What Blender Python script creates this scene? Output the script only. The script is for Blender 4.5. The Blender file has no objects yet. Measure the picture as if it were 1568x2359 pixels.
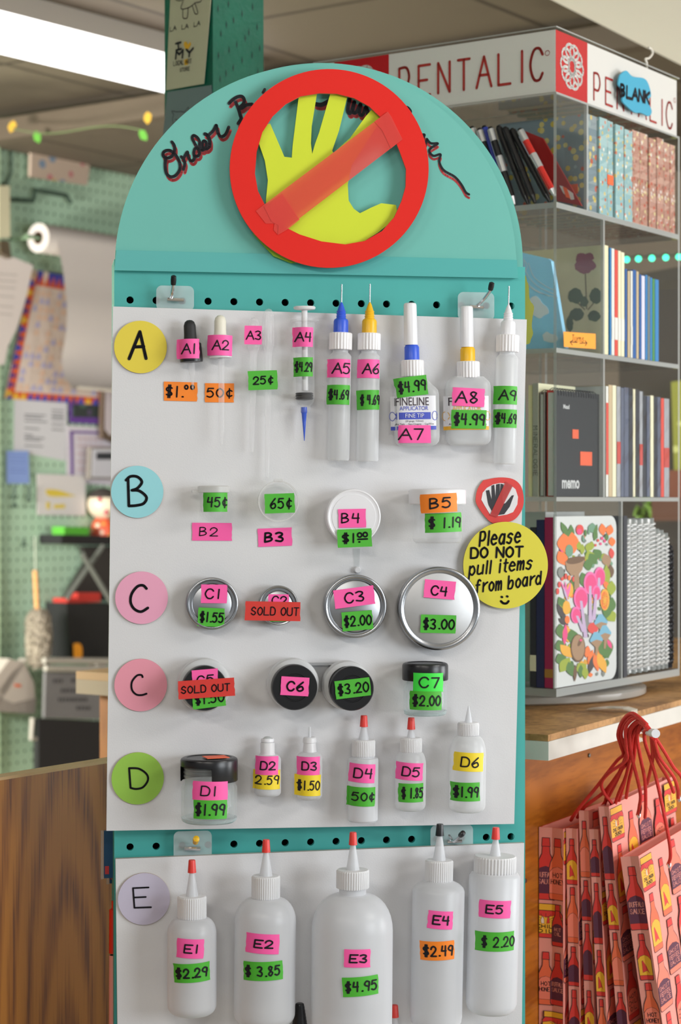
import bpy, math, random
from mathutils import Vector, Matrix
random.seed(7)
sc = bpy.context.scene
PI = math.pi
# ------------------------------------------------------------------ camera
F = 4550.0            # focal length in pixels of the 1568x2359 frame
H = 1.35              # camera height
HX, HY = 784.0, 1155.0
cam_d = bpy.data.cameras.new('camera'); cam = bpy.data.objects.new('camera', cam_d)
sc.collection.objects.link(cam); sc.camera = cam
cam.location = (0, 0, H); cam.rotation_euler = (PI/2, 0, 0)
cam_d.sensor_fit = 'VERTICAL'; cam_d.lens = 50.0; cam_d.sensor_height = 50.0*2359/F; cam_d.sensor_width = 50.0*1568/F
cam_d.shift_y = -(1179.5-HY)/2359.0
cam_d.clip_start = .05; cam_d.clip_end = 60
cam_d.dof.use_dof = True; cam_d.dof.focus_distance = 1.955; cam_d.dof.aperture_fstop = 50.0/8.0
# ------------------------------------------------------------------ world, lights, exposure
sc.view_settings.view_transform = 'Standard'; sc.view_settings.look = 'None'
sc.view_settings.gamma = 1.0; sc.view_settings.use_curve_mapping = False
sc.view_settings.exposure = 0.68
sc.cycles.transparent_max_bounces = 24; sc.cycles.max_bounces = 8
sc.cycles.caustics_reflective = False; sc.cycles.caustics_refractive = False
sc.cycles.sample_clamp_indirect = 6.0
wd = bpy.data.worlds.new('world'); sc.world = wd; wd.use_nodes = True
wd.node_tree.nodes['Background'].inputs[0].default_value = (.86, .93, 1.0, 1)
wd.node_tree.nodes['Background'].inputs[1].default_value = .17
def area(name, loc, target, sx, sy, power, color):
    l = bpy.data.lights.new(name, 'AREA'); l.shape = 'RECTANGLE'; l.size = sx; l.size_y = sy; l.energy = power; l.color = color
    o = bpy.data.objects.new(name, l); sc.collection.objects.link(o); o.location = loc
    d = Vector(target)-Vector(loc); o.rotation_euler = d.to_track_quat('-Z', 'Y').to_euler(); return o
area('window_daylight', (2.45, .20, 1.40), (0, 1.95, 1.08), 1.3, .95, 26, (.90, .96, 1.0))
area('window_daylight', (3.4, 2.5, 1.20), (.6, 3.0, 1.95), 1.5, 1.2, 36, (.95, .98, 1.0))  # unseen fill, added to brighten the soffit underside and the rack's right side
area('ceiling_lamp_light', (-.35, -.10, 2.12), (-.1, 1.95, 1.2), .45, .12, 3.4, (1.0, .96, .90))
area('ceiling_lamp_light', (.30, -.55, 2.12), (.1, 1.95, 1.2), .45, .12, 3.4, (1.0, .96, .90))
area('ceiling_lamp_light', (-1.25, .35, 2.12), (-.2, 1.95, 1.2), .45, .12, 3.2, (1.0, .96, .90))
area('shop_lamp_light', (-2.1, 3.3, 1.4), (-1.0, 6.0, .75), 1.0, .3, 105, (1.0, .97, .92))  # fill added to brighten the green pegboard wall; no fixture hangs here
area('shop_lamp_light', (1.7, 1.2, 2.1), (.6, 3.2, 1.1), 1.0, .3, 9, (1.0, .97, .93))
# ------------------------------------------------------------------ materials
def lin(c):
    c = c/255.0
    return c/12.92 if c <= .04045 else ((c+.055)/1.055)**2.4
GAIN = 1.0
def rgb(r, g, b, k=None):
    k = k or GAIN
    return tuple(min(.95, lin(v)/k) for v in (r, g, b))+(1.0,)
MATS = {}
def principled(name, col, rough=.6, metal=0., spec=.5, noise=0., nscale=40., bump=0., bscale=300.):
    if name in MATS: return MATS[name]
    m = bpy.data.materials.new(name); m.use_nodes = True; nt = m.node_tree; b = nt.nodes['Principled BSDF']
    b.inputs['Base Color'].default_value = col; b.inputs['Roughness'].default_value = rough
    b.inputs['Metallic'].default_value = metal; b.inputs['Specular IOR Level'].default_value = spec
    if noise or bump:
        tc = nt.nodes.new('ShaderNodeTexCoord')
    if noise:
        n = nt.nodes.new('ShaderNodeTexNoise'); n.inputs['Scale'].default_value = nscale; n.inputs['Detail'].default_value = 4
        nt.links.new(tc.outputs['Object'], n.inputs['Vector'])
        mp = nt.nodes.new('ShaderNodeMapRange'); mp.inputs['To Min'].default_value = 1-noise; mp.inputs['To Max'].default_value = 1+noise
        nt.links.new(n.outputs['Fac'], mp.inputs['Value'])
        mx = nt.nodes.new('ShaderNodeMix'); mx.data_type = 'RGBA'; mx.blend_type = 'MULTIPLY'; mx.inputs[0].default_value = 1
        mx.inputs[6].default_value = col; nt.links.new(mp.outputs['Result'], mx.inputs[7]); nt.links.new(mx.outputs[2], b.inputs['Base Color'])
    if bump:
        n2 = nt.nodes.new('ShaderNodeTexNoise'); n2.inputs['Scale'].default_value = bscale
        nt.links.new(tc.outputs['Object'], n2.inputs['Vector'])
        bp_ = nt.nodes.new('ShaderNodeBump'); bp_.inputs['Strength'].default_value = bump; bp_.inputs['Distance'].default_value = .002
        nt.links.new(n2.outputs['Fac'], bp_.inputs['Height']); nt.links.new(bp_.outputs['Normal'], b.inputs['Normal'])
    MATS[name] = m; return m
def P(name, r, g, b, rough=.6, **k):
    return principled(name, rgb(r, g, b), rough, **k)
def see_through(name, alpha, col, rough=.25, tint=(1, 1, 1, 1), spec=.5, edge=.75):
    """thin-walled plastic or glass: part clear, part body colour, with gloss"""
    if name in MATS: return MATS[name]
    m = bpy.data.materials.new(name); m.use_nodes = True; nt = m.node_tree
    b = nt.nodes['Principled BSDF']; out = nt.nodes['Material Output']
    b.inputs['Base Color'].default_value = col; b.inputs['Roughness'].default_value = rough; b.inputs['Specular IOR Level'].default_value = spec
    t = nt.nodes.new('ShaderNodeBsdfTransparent'); t.inputs[0].default_value = tint
    fr = nt.nodes.new('ShaderNodeLayerWeight'); fr.inputs['Blend'].default_value = .18
    ad = nt.nodes.new('ShaderNodeMath'); ad.operation = 'MAXIMUM'; ad.inputs[1].default_value = alpha
    sm = nt.nodes.new('ShaderNodeMath'); sm.operation = 'MULTIPLY_ADD'; sm.inputs[1].default_value = edge; sm.inputs[2].default_value = alpha*.8
    nt.links.new(fr.outputs['Facing'], sm.inputs[0]); nt.links.new(sm.outputs[0], ad.inputs[0])
    ad.use_clamp = True
    mx = nt.nodes.new('ShaderNodeMixShader')
    nt.links.new(ad.outputs[0], mx.inputs[0]); nt.links.new(t.outputs[0], mx.inputs[1]); nt.links.new(b.outputs[0], mx.inputs[2])
    nt.links.new(mx.outputs[0], out.inputs[0]); MATS[name] = m; return m
def clear(name, tint=(.96, .97, .97, 1), rough=.04, strength=1.0, haze=0.0, hazecol=(.8, .8, .8, 1)):
    """clear sheet: transparent with a fresnel reflection and an optional faint haze"""
    if name in MATS: return MATS[name]
    m = bpy.data.materials.new(name); m.use_nodes = True; nt = m.node_tree; out = nt.nodes['Material Output']
    nt.nodes.remove(nt.nodes['Principled BSDF'])
    t = nt.nodes.new('ShaderNodeBsdfTransparent'); t.inputs[0].default_value = tint
    g = nt.nodes.new('ShaderNodeBsdfGlossy'); g.inputs['Roughness'].default_value = rough
    fr = nt.nodes.new('ShaderNodeFresnel'); fr.inputs[0].default_value = 1.45
    mu = nt.nodes.new('ShaderNodeMath'); mu.operation = 'MULTIPLY'; mu.inputs[1].default_value = strength; mu.use_clamp = True
    ge = nt.nodes.new('ShaderNodeNewGeometry'); fb = nt.nodes.new('ShaderNodeMath'); fb.operation = 'SUBTRACT'; fb.inputs[0].default_value = 1.0
    nt.links.new(ge.outputs['Backfacing'], fb.inputs[1]); ff = nt.nodes.new('ShaderNodeMath'); ff.operation = 'MULTIPLY'
    nt.links.new(fr.outputs[0], ff.inputs[0]); nt.links.new(fb.outputs[0], ff.inputs[1]); nt.links.new(ff.outputs[0], mu.inputs[0])
    mx = nt.nodes.new('ShaderNodeMixShader'); nt.links.new(mu.outputs[0], mx.inputs[0])
    nt.links.new(t.outputs[0], mx.inputs[1]); nt.links.new(g.outputs[0], mx.inputs[2]); last = mx
    if haze:
        d = nt.nodes.new('ShaderNodeBsdfDiffuse'); d.inputs[0].default_value = hazecol
        m2 = nt.nodes.new('ShaderNodeMixShader'); m2.inputs[0].default_value = haze
        nt.links.new(mx.outputs[0], m2.inputs[1]); nt.links.new(d.outputs[0], m2.inputs[2]); last = m2
    nt.links.new(last.outputs[0], out.inputs[0]); MATS[name] = m; return m
def glow(name, col, strength):
    m = bpy.data.materials.new(name); m.use_nodes = True; nt = m.node_tree
    e = nt.nodes.new('ShaderNodeEmission'); e.inputs[0].default_value = col; e.inputs[1].default_value = strength
    nt.links.new(e.outputs[0], nt.nodes['Material Output'].inputs[0]); return m
def wood(name, c1, c2, scale=(1, 1, 1), rough=.5, dist=6., wscale=3.):
    if name in MATS: return MATS[name]
    m = bpy.data.materials.new(name); m.use_nodes = True; nt = m.node_tree; b = nt.nodes['Principled BSDF']
    b.inputs['Roughness'].default_value = rough
    tc = nt.nodes.new('ShaderNodeTexCoord'); mp = nt.nodes.new('ShaderNodeMapping'); mp.inputs['Scale'].default_value = scale
    nt.links.new(tc.outputs['Object'], mp.inputs['Vector'])
    w = nt.nodes.new('ShaderNodeTexNoise'); w.inputs['Scale'].default_value = wscale; w.inputs['Detail'].default_value = 6
    w.inputs['Roughness'].default_value = .65; w.inputs['Distortion'].default_value = dist*.1
    nt.links.new(mp.outputs[0], w.inputs['Vector'])
    f = nt.nodes.new('ShaderNodeTexNoise'); f.inputs['Scale'].default_value = wscale*14; f.inputs['Detail'].default_value = 3
    nt.links.new(mp.outputs[0], f.inputs['Vector'])
    a = nt.nodes.new('ShaderNodeMath'); a.operation = 'MULTIPLY_ADD'; a.inputs[1].default_value = .35
    nt.links.new(f.outputs['Fac'], a.inputs[0]); nt.links.new(w.outputs['Fac'], a.inputs[2])
    r = nt.nodes.new('ShaderNodeValToRGB'); r.color_ramp.elements[0].position = .52; r.color_ramp.elements[1].position = .74
    r.color_ramp.elements[0].color = c1; r.color_ramp.elements[1].color = c2
    nt.links.new(a.outputs[0], r.inputs[0]); nt.links.new(r.outputs[0], b.inputs['Base Color']); MATS[name] = m; return m
def cathedral(name, c1, c2, c3):
    """oak veneer: long arched grain"""
    m = bpy.data.materials.new(name); m.use_nodes = True; nt = m.node_tree; b = nt.nodes['Principled BSDF']
    b.inputs['Roughness'].default_value = .42
    tc = nt.nodes.new('ShaderNodeTexCoord'); mp = nt.nodes.new('ShaderNodeMapping'); mp.inputs['Scale'].default_value = (1, 1, .16)
    nt.links.new(tc.outputs['Object'], mp.inputs['Vector'])
    w = nt.nodes.new('ShaderNodeTexWave'); w.wave_type = 'RINGS'; w.rings_direction = 'Y'
    w.inputs['Scale'].default_value = 15; w.inputs['Distortion'].default_value = 2.4; w.inputs['Detail'].default_value = 3
    w.inputs['Detail Scale'].default_value = 3.0
    mp.inputs['Location'].default_value = (.06, 0, -.11)
    nt.links.new(mp.outputs[0], w.inputs['Vector'])
    mp2 = nt.nodes.new('ShaderNodeMapping'); mp2.inputs['Scale'].default_value = (1, 1, .03)
    nt.links.new(tc.outputs['Object'], mp2.inputs['Vector'])
    n = nt.nodes.new('ShaderNodeTexNoise'); n.inputs['Scale'].default_value = 330; n.inputs['Detail'].default_value = 3
    nt.links.new(mp2.outputs[0], n.inputs['Vector'])
    a = nt.nodes.new('ShaderNodeMath'); a.operation = 'MULTIPLY_ADD'; a.inputs[1].default_value = .42
    nt.links.new(w.outputs['Fac'], a.inputs[0]); nt.links.new(n.outputs['Fac'], a.inputs[2])
    r = nt.nodes.new('ShaderNodeValToRGB'); e = r.color_ramp.elements
    e[0].position = .40; e[0].color = c1; e[1].position = .86; e[1].color = c3
    x = e.new(.56); x.color = c2
    nt.links.new(a.outputs[0], r.inputs[0]); nt.links.new(r.outputs[0], b.inputs['Base Color']); return m
def spotted(name, base, cols, scale=60., rough=.5, width=.16, tint=None):
    """patterned paper: voronoi flecks of several colours on a base"""
    m = bpy.data.materials.new(name); m.use_nodes = True; nt = m.node_tree; b = nt.nodes['Principled BSDF']
    b.inputs['Roughness'].default_value = rough
    tc = nt.nodes.new('ShaderNodeTexCoord'); v = nt.nodes.new('ShaderNodeTexVoronoi'); v.inputs['Scale'].default_value = scale
    nt.links.new(tc.outputs['Object'], v.inputs['Vector'])
    sep = nt.nodes.new('ShaderNodeSeparateColor'); nt.links.new(v.outputs['Color'], sep.inputs[0])
    r = nt.nodes.new('ShaderNodeValToRGB'); r.color_ramp.interpolation = 'CONSTANT'; el = r.color_ramp.elements
    el[0].color = cols[0]; el[1].position = 1/len(cols); el[1].color = cols[1]
    for i in range(2, len(cols)):
        x = el.new(i/len(cols)); x.color = cols[i]
    nt.links.new(sep.outputs[0], r.inputs[0])
    c = nt.nodes.new('ShaderNodeMath'); c.operation = 'LESS_THAN'; c.inputs[1].default_value = width*3
    nt.links.new(v.outputs['Distance'], c.inputs[0])
    mx = nt.nodes.new('ShaderNodeMix'); mx.data_type = 'RGBA'; mx.inputs[6].default_value = base
    nt.links.new(c.outputs[0], mx.inputs[0]); nt.links.new(r.outputs[0], mx.inputs[7]); nt.links.new(mx.outputs[2], b.inputs['Base Color'])
    return m
def dotted_pegboard(name, base, hole, pitch, rad):
    m = bpy.data.materials.new(name); m.use_nodes = True; nt = m.node_tree; b = nt.nodes['Principled BSDF']
    b.inputs['Roughness'].default_value = .6
    tc = nt.nodes.new('ShaderNodeTexCoord'); sp = nt.nodes.new('ShaderNodeSeparateXYZ'); nt.links.new(tc.outputs['Object'], sp.inputs[0])
    sq = []
    for k in (0, 1):
        d = nt.nodes.new('ShaderNodeMath'); d.operation = 'DIVIDE'; d.inputs[1].default_value = pitch; nt.links.new(sp.outputs[k], d.inputs[0])
        fr = nt.nodes.new('ShaderNodeMath'); fr.operation = 'FRACT'; nt.links.new(d.outputs[0], fr.inputs[0])
        s = nt.nodes.new('ShaderNodeMath'); s.operation = 'SUBTRACT'; s.inputs[1].default_value = .5; nt.links.new(fr.outputs[0], s.inputs[0])
        p = nt.nodes.new('ShaderNodeMath'); p.operation = 'POWER'; p.inputs[1].default_value = 2; nt.links.new(s.outputs[0], p.inputs[0]); sq.append(p)
    ad = nt.nodes.new('ShaderNodeMath'); ad.operation = 'ADD'; nt.links.new(sq[0].outputs[0], ad.inputs[0]); nt.links.new(sq[1].outputs[0], ad.inputs[1])
    lt = nt.nodes.new('ShaderNodeMath'); lt.operation = 'LESS_THAN'; lt.inputs[1].default_value = (rad/pitch)**2; nt.links.new(ad.outputs[0], lt.inputs[0])
    mx = nt.nodes.new('ShaderNodeMix'); mx.data_type = 'RGBA'; mx.inputs[6].default_value = base; mx.inputs[7].default_value = hole
    nt.links.new(lt.outputs[0], mx.inputs[0]); nt.links.new(mx.outputs[2], b.inputs['Base Color']); return m
def ceiling_boards(name, base, gap, stain):
    m = bpy.data.materials.new(name); m.use_nodes = True; nt = m.node_tree; b = nt.nodes['Principled BSDF']
    b.inputs['Roughness'].default_value = .7
    tc = nt.nodes.new('ShaderNodeTexCoord')
    n = nt.nodes.new('ShaderNodeTexNoise'); n.inputs['Scale'].default_value = 1.6; n.inputs['Detail'].default_value = 5
    nt.links.new(tc.outputs['Object'], n.inputs['Vector'])
    r = nt.nodes.new('ShaderNodeValToRGB'); r.color_ramp.elements[0].position = .34; r.color_ramp.elements[1].position = .5
    r.color_ramp.elements[0].color = stain; r.color_ramp.elements[1].color = base
    nt.links.new(n.outputs['Fac'], r.inputs[0])
    br = nt.nodes.new('ShaderNodeTexBrick'); br.offset = 0; br.inputs['Scale'].default_value = 1; br.inputs['Mortar Size'].default_value = .008
    br.inputs['Brick Width'].default_value = 1.22; br.inputs['Row Height'].default_value = .61
    br.inputs['Color1'].default_value = (1, 1, 1, 1); br.inputs['Color2'].default_value = (.92, .92, .92, 1); br.inputs['Mortar'].default_value = gap
    nt.links.new(tc.outputs['Object'], br.inputs['Vector'])
    mx = nt.nodes.new('ShaderNodeMix'); mx.data_type = 'RGBA'; mx.blend_type = 'MULTIPLY'; mx.inputs[0].default_value = 1
    nt.links.new(r.outputs[0], mx.inputs[6]); nt.links.new(br.outputs['Color'], mx.inputs[7]); nt.links.new(mx.outputs[2], b.inputs['Base Color']); return m
# ------------------------------------------------------------------ geometry helpers
def link(o, parent=None, matrix=None):
    sc.collection.objects.link(o)
    if parent is not None: o.parent = parent
    if matrix is not None: o.matrix_local = matrix
    return o
def mesh(name, verts, faces, mats, parent=None, matrix=None, smooth=False, fm=None, sharp=None):
    me = bpy.data.meshes.new(name); me.from_pydata([tuple(v) for v in verts], [], faces)
    if not isinstance(mats, (list, tuple)): mats = [mats]
    for m in mats: me.materials.append(m)
    if fm: me.polygons.foreach_set('material_index', fm)
    if smooth:
        me.polygons.foreach_set('use_smooth', [True]*len(me.polygons))
        try: me.set_sharp_from_angle(angle=math.radians(sharp or 38))
        except Exception: pass
    me.update()
    return link(bpy.data.objects.new(name, me), parent, matrix)
def tag(o, label, cat, group=None):
    o['label'] = label; o['category'] = cat
    if group: o['group'] = group
    return o
def struct(o):
    o['kind'] = 'structure'; return o
def empty(name, matrix):
    o = bpy.data.objects.new(name, None); o.empty_display_size = .01; return link(o, None, matrix)
class Geo:
    """collects pieces that belong to ONE mesh"""
    def __init__(s): s.v = []; s.f = []; s.m = []
    def add(s, v, f, mi=0):
        n = len(s.v); s.v += [Vector(p) for p in v]; s.f += [[i+n for i in q] for q in f]; s.m += [mi]*len(f); return s
    def box(s, x0, x1, y0, y1, z0, z1, mi=0, M=None):
        v = [Vector((x, y, z)) for z in (z0, z1) for y in (y0, y1) for x in (x0, x1)]
        if M is not None: v = [M @ p for p in v]
        return s.add(v, [[0, 2, 3, 1], [4, 5, 7, 6], [0, 1, 5, 4], [2, 6, 7, 3], [0, 4, 6, 2], [1, 3, 7, 5]], mi)
    def prism(s, pts, z0, z1, mi=0, side=None):
        n = len(pts); a = sum(pts[i][0]*pts[(i+1) % n][1]-pts[(i+1) % n][0]*pts[i][1] for i in range(n))
        if a < 0: pts = pts[::-1]
        v = [(p[0], p[1], z0) for p in pts]+[(p[0], p[1], z1) for p in pts]
        k = len(s.v); s.v += [Vector(p) for p in v]
        s.f += [[k+i for i in range(n)][::-1], [k+n+i for i in range(n)]]; s.m += [mi, mi]
        for i in range(n):
            j = (i+1) % n; s.f.append([k+i, k+j, k+n+j, k+n+i]); s.m.append(mi if side is None else side)
        return s
    def sheet(s, pts, zf, mi=0):
        k = len(s.v); n = len(pts); a = sum(pts[i][0]*pts[(i+1) % n][1]-pts[(i+1) % n][0]*pts[i][1] for i in range(n))
        if a < 0: pts = pts[::-1]
        s.v += [Vector((p[0], p[1], zf if not callable(zf) else zf(*p))) for p in pts]; s.f.append([k+i for i in range(n)]); s.m.append(mi); return s
    def lathe(s, prof, axis='Y', seg=40, mi=0, keep=None, oval=1.0):
        """prof: (radius, height) pairs; oval squashes the depth"""
        k = len(s.v); n = len(prof)
        for r, h in prof:
            for j in range(seg):
                a = 2*PI*j/seg; c, q = r*math.sin(a), r*math.cos(a)*oval
                s.v.append(Vector((c, h, q)) if axis == 'Y' else Vector((c, r*math.cos(a), h)) if axis == 'Z' else Vector((h, c, q)))
        for i in range(n-1):
            for j in range(seg):
                if keep and not keep(i, 2*PI*(j+.5)/seg): continue
                j2 = (j+1) % seg; q = [k+i*seg+j, k+i*seg+j2, k+(i+1)*seg+j2, k+(i+1)*seg+j]
                s.f.append(q if axis != 'Z' else q[::-1]); s.m.append(mi)
        return s
    def tube(s, pts, r, seg=8, mi=0, cap=True):
        pts = [Vector(p) for p in pts]; k = len(s.v); n = len(pts); up = Vector((0, 0, 1)); prev = None
        for i, p in enumerate(pts):
            t = (pts[min(i+1, n-1)]-pts[max(i-1, 0)]).normalized()
            if prev is None:
                a = t.orthogonal().normalized()
            else:
                a = (prev-t*prev.dot(t)).normalized()
            prev = a; b = t.cross(a); rr = r[i] if isinstance(r, (list, tuple)) else r
            for j in range(seg):
                an = 2*PI*j/seg; s.v.append(p+a*math.cos(an)*rr+b*math.sin(an)*rr)
        for i in range(n-1):
            for j in range(seg):
                j2 = (j+1) % seg; s.f.append([k+i*seg+j, k+i*seg+j2, k+(i+1)*seg+j2, k+(i+1)*seg+j]); s.m.append(mi)
        if cap:
            s.f.append([k+j for j in range(seg)][::-1]); s.f.append([k+(n-1)*seg+j for j in range(seg)]); s.m += [mi, mi]
        return s
    def build(s, name, mats, parent=None, matrix=None, smooth=False, sharp=None):
        return mesh(name, s.v, s.f, mats, parent, matrix, smooth, s.m, sharp)
def spline(pts, n=6, closed=False):
    pts = [Vector(p) for p in pts]; out = []
    if len(pts) < 3: return pts
    for i in range(len(pts)-1):
        p0 = pts[max(i-1, 0)]; p1 = pts[i]; p2 = pts[i+1]; p3 = pts[min(i+2, len(pts)-1)]
        for k in range(n):
            t = k/n
            out.append(.5*((2*p1)+(p2-p0)*t+(2*p0-5*p1+4*p2-p3)*t*t+(3*p1-p0-3*p2+p3)*t**3))
    out.append(pts[-1]); return out
def circle(cx, cy, rx, ry=None, n=48, a0=0, a1=2*PI):
    ry = ry or rx; full = abs(a1-a0-2*PI) < 1e-6
    return [(cx+rx*math.cos(a0+(a1-a0)*i/(n if full else n-1)), cy+ry*math.sin(a0+(a1-a0)*i/(n if full else n-1))) for i in range(n)]
def rrect(x0, y0, x1, y1, r, n=6):
    out = []
    for cx, cy, a in ((x1-r, y1-r, 0), (x0+r, y1-r, PI/2), (x0+r, y0+r, PI), (x1-r, y0+r, 1.5*PI)):
        out += [(cx+r*math.cos(a+PI/2*i/n), cy+r*math.sin(a+PI/2*i/n)) for i in range(n+1)]
    return out
# vertical planes of the place, addressed through the photograph's pixels
class Plane:
    def __init__(s, px, depth, d):
        s.d = Vector((d[0], d[1], 0)).normalized(); s.n = Vector((s.d.y, -s.d.x, 0)); s.up = Vector((0, 0, 1))
        s.O = Vector(((px-HX)/F*depth, depth, H))
        s.M = Matrix(((s.d.x, 0, s.n.x, s.O.x), (s.d.y, 0, s.n.y, s.O.y), (0, 1, 0, s.O.z), (0, 0, 0, 1)))
    def hit(s, x, y, w=0.):
        """local (u, v, w) of the point of the plane offset by w that stands at pixel (x, y)"""
        C = Vector((0, 0, H)); r = Vector(((x-HX)/F, 1, -(y-HY)/F)); t = (w+s.n.dot(s.O-C))/s.n.dot(r)
        p = C+r*t-s.O; return Vector((p.dot(s.d), p.z, w))
    def world(s, x, y, w=0.): return s.M @ s.hit(x, y, w)
    def at(s, x, y, w=0., tilt=0.):
        return s.M @ Matrix.Translation(s.hit(x, y, w)) @ Matrix.Rotation(tilt, 4, 'Z')
    def scale(s, x, y, w=0.): return s.world(x, y, w).y/F
def at_depth(x, y, Y): return Vector(((x-HX)/F*Y, Y, H-(y-HY)/F*Y))
class Item:
    """a thing on a plane: an Empty with its parts; loc() maps photograph pixels into its frame"""
    def __init__(s, plane, name, label, cat, x, y, w=0., tilt=0., group=None, root=True):
        s.pl = plane; s.w = w; s.x = x; s.y = y; s.M = plane.at(x, y, w, tilt); s.I = s.M.inverted(); s.s = plane.scale(x, y, w)
        s.root = empty(name, s.M) if root else None
        if root and label: tag(s.root, label, cat, group)
    def loc(s, x, y, z=0.): return s.I @ s.pl.M @ s.pl.hit(x, y, s.w+z)
    def L(s, px): return px*s.s
    def prof(s, pts): return [(max(hw, .0)*s.s, (s.y-y)*s.s) for y, hw in pts]
    def lathe(s, name, pts, mat, axis_z=0., oval=1., seg=40, keep=None, dx=0., sharp=38, parent=None):
        g = Geo().lathe(s.prof(pts), 'Y', seg, 0, keep, oval)
        for v in g.v: v.z += axis_z; v.x += dx*s.s
        return g.build(name, mat, parent or s.root, None, True, sharp)
# ------------------------------------------------------------------ marker lettering: single strokes
GL = {'A': "045ea4 2888", 'B': "141e ~1e5e7c5a19 ~1969876514", 'C': "~9c6e3d1936 64 96", 'D': "141e ~1e5e8c99855414", 'E': "9e1e1494 1979", 'F': "9e1e14 1979",
 'G': "~9c6e2c19365496 969868", 'H': "141e 949e 1999", 'I': "3e34", 'K': "141e 9e19 3a94", 'L': "1e1494", 'M': "141e599e94", 'N': "141e949e", 'O': "~5e2c19265486998c5e",
 'P': "141e ~1e6e8b6818", 'R': "141e ~1e6e8b6919 4994", 'S': "~8c5e2c2a78865416", 'T': "1e9e 5e54", 'U': "~1e1654969e", 'V': "1e549e", 'W': "1e3459749e", 'Y': "1e59 9e5954", 'X': "149e 1e94", 'Z': "1e9e1494",
 '1': "343e", '2': "~1b2d5e8c7914 1494", '3': "~1d4e7d7b49 ~4978866415", '4': "2e1989 7e74", '5': "8e2e1a ~1a5b88754415", '6': "~7e3a173464866927", '7': "1e8e44", '8': "~7d4e2c59875426597d", '9': "~8d4e1b49898d 8d74",
 '0': "~5e2c19265486998c5e", '$': "~8c5d2c2a78865526 4f43 6f63", 'c': "~8a5b28264485", '¢': "~8b5c29365586 5e53", '.': "3444 3444", ',': "3443",
 'a': "~8a4b1744768a 8b84", 'b': "1e14 ~174a7a876414", 'd': "8e84 ~894b174486", 'e': "~28887a4b174485", 'f': "~8d6e4c44 2a7a", 'g': "~8a4b1744768a ~8b814030", 'h': "1e14 ~175b7884", 'i': "3b34 3d3e", 'k': "1e14 7b17 3884", 'l': "2e24",
 'm': "1b14 ~184b5854 ~588b9894", 'n': "1b14 ~185b7884", 'o': "~5b29265486895b", 'p': "1b10 ~195b875416", 'r': "2b24 ~285a8b", 's': "~8a5b29775415", 't': "4e4564 2b7b", 'u': "~1b154475 8b84", 'v': "1b548b", 'w': "1b34587 494b"[:6]+"74ab", 'y': "1b54 8b30", 'z': "1b8b1484", ' ': "",
 '-': "2989", '&': "84 3c", ':': "3a3b 3535", "'": "4e4c"}
ADV = {'1': 6.5, 'I': 6, 'i': 6, 'l': 5, '.': 5.5, ' ': 7, 'm': 12, 'M': 12, 't': 9, 'r': 9.5, 'W': 12, ',': 5, ':': 5}
def hexpt(a, b): return (int(a, 16), int(b, 16)-4)
def glyph(ch):
    out = []
    src = ''.join(c for c in GL.get(ch, '') if c in '0123456789abcdef~ ')
    if ch == 'C': src = "~9c7e4e2c1926447496"
    if ch == 'c': src = "~8a5b28264485"
    for st in src.split():
        sp = st[0] == '~'; st = st.lstrip('~')
        if len(st) < 4: continue
        pts = [hexpt(st[i], st[i+1]) for i in range(0, len(st)-1, 2)]
        out.append([tuple(p) for p in (spline([Vector((x, y, 0)) for x, y in pts], 5) if sp else [Vector((x, y, 0)) for x, y in pts])])
    return out
def write(text, height, track=1.0, slant=.06, wob=.25, condense=1.0, seed=1):
    """polylines of a line of lettering, centred on (0, 0), in metres"""
    rnd = random.Random(seed+len(text)); k = height/10.; x = 0.; out = []
    for ch in text:
        dy = rnd.uniform(-wob, wob); q = rnd.uniform(-.03, .03)*(wob > 0)
        for st in glyph(ch):
            out.append([((x+(p[0]+q*p[1])*condense+slant*p[1])*k, (p[1]+dy)*k) for p in st])
        x += ADV.get(ch, 11.)*condense*track
    w = (x-2*condense)*k
    return [[(p[0]-w/2, p[1]-height/2) for p in st] for st in out]
def ribbons(g, polys, lw, zf, mi=0, step=None, cap=8):
    """flat marker strokes with round ends laid on the surface z = zf(x, y)"""
    z = zf if callable(zf) else (lambda x, y: zf)
    for st in polys:
        pts = [Vector((p[0], p[1])) for p in st]
        if step:
            q = []
            for a, b in zip(pts, pts[1:]):
                n = max(1, int((b-a).length/step)); q += [a+(b-a)*i/n for i in range(n)]
            pts = q+[pts[-1]]
        for a, b in zip(pts, pts[1:]):
            d = b-a
            if d.length < 1e-9: continue
            t = Vector((-d.y, d.x)).normalized()*lw/2; c = [a+t, a-t, b-t, b+t]
            g.add([(p.x, p.y, z(p.x, p.y)) for p in c], [[0, 1, 2, 3]], mi)
        for p in pts:
            c = [(p.x+lw/2*math.cos(2*PI*i/cap), p.y+lw/2*math.sin(2*PI*i/cap)) for i in range(cap)]
            g.add([(x, y, z(x, y)) for x, y in c], [list(range(cap))], mi)
    return g
def rot2(polys, a, dx=0., dy=0.):
    c, s = math.cos(a), math.sin(a)
    return [[(p[0]*c-p[1]*s+dx, p[0]*s+p[1]*c+dy) for p in st] for st in polys]
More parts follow.
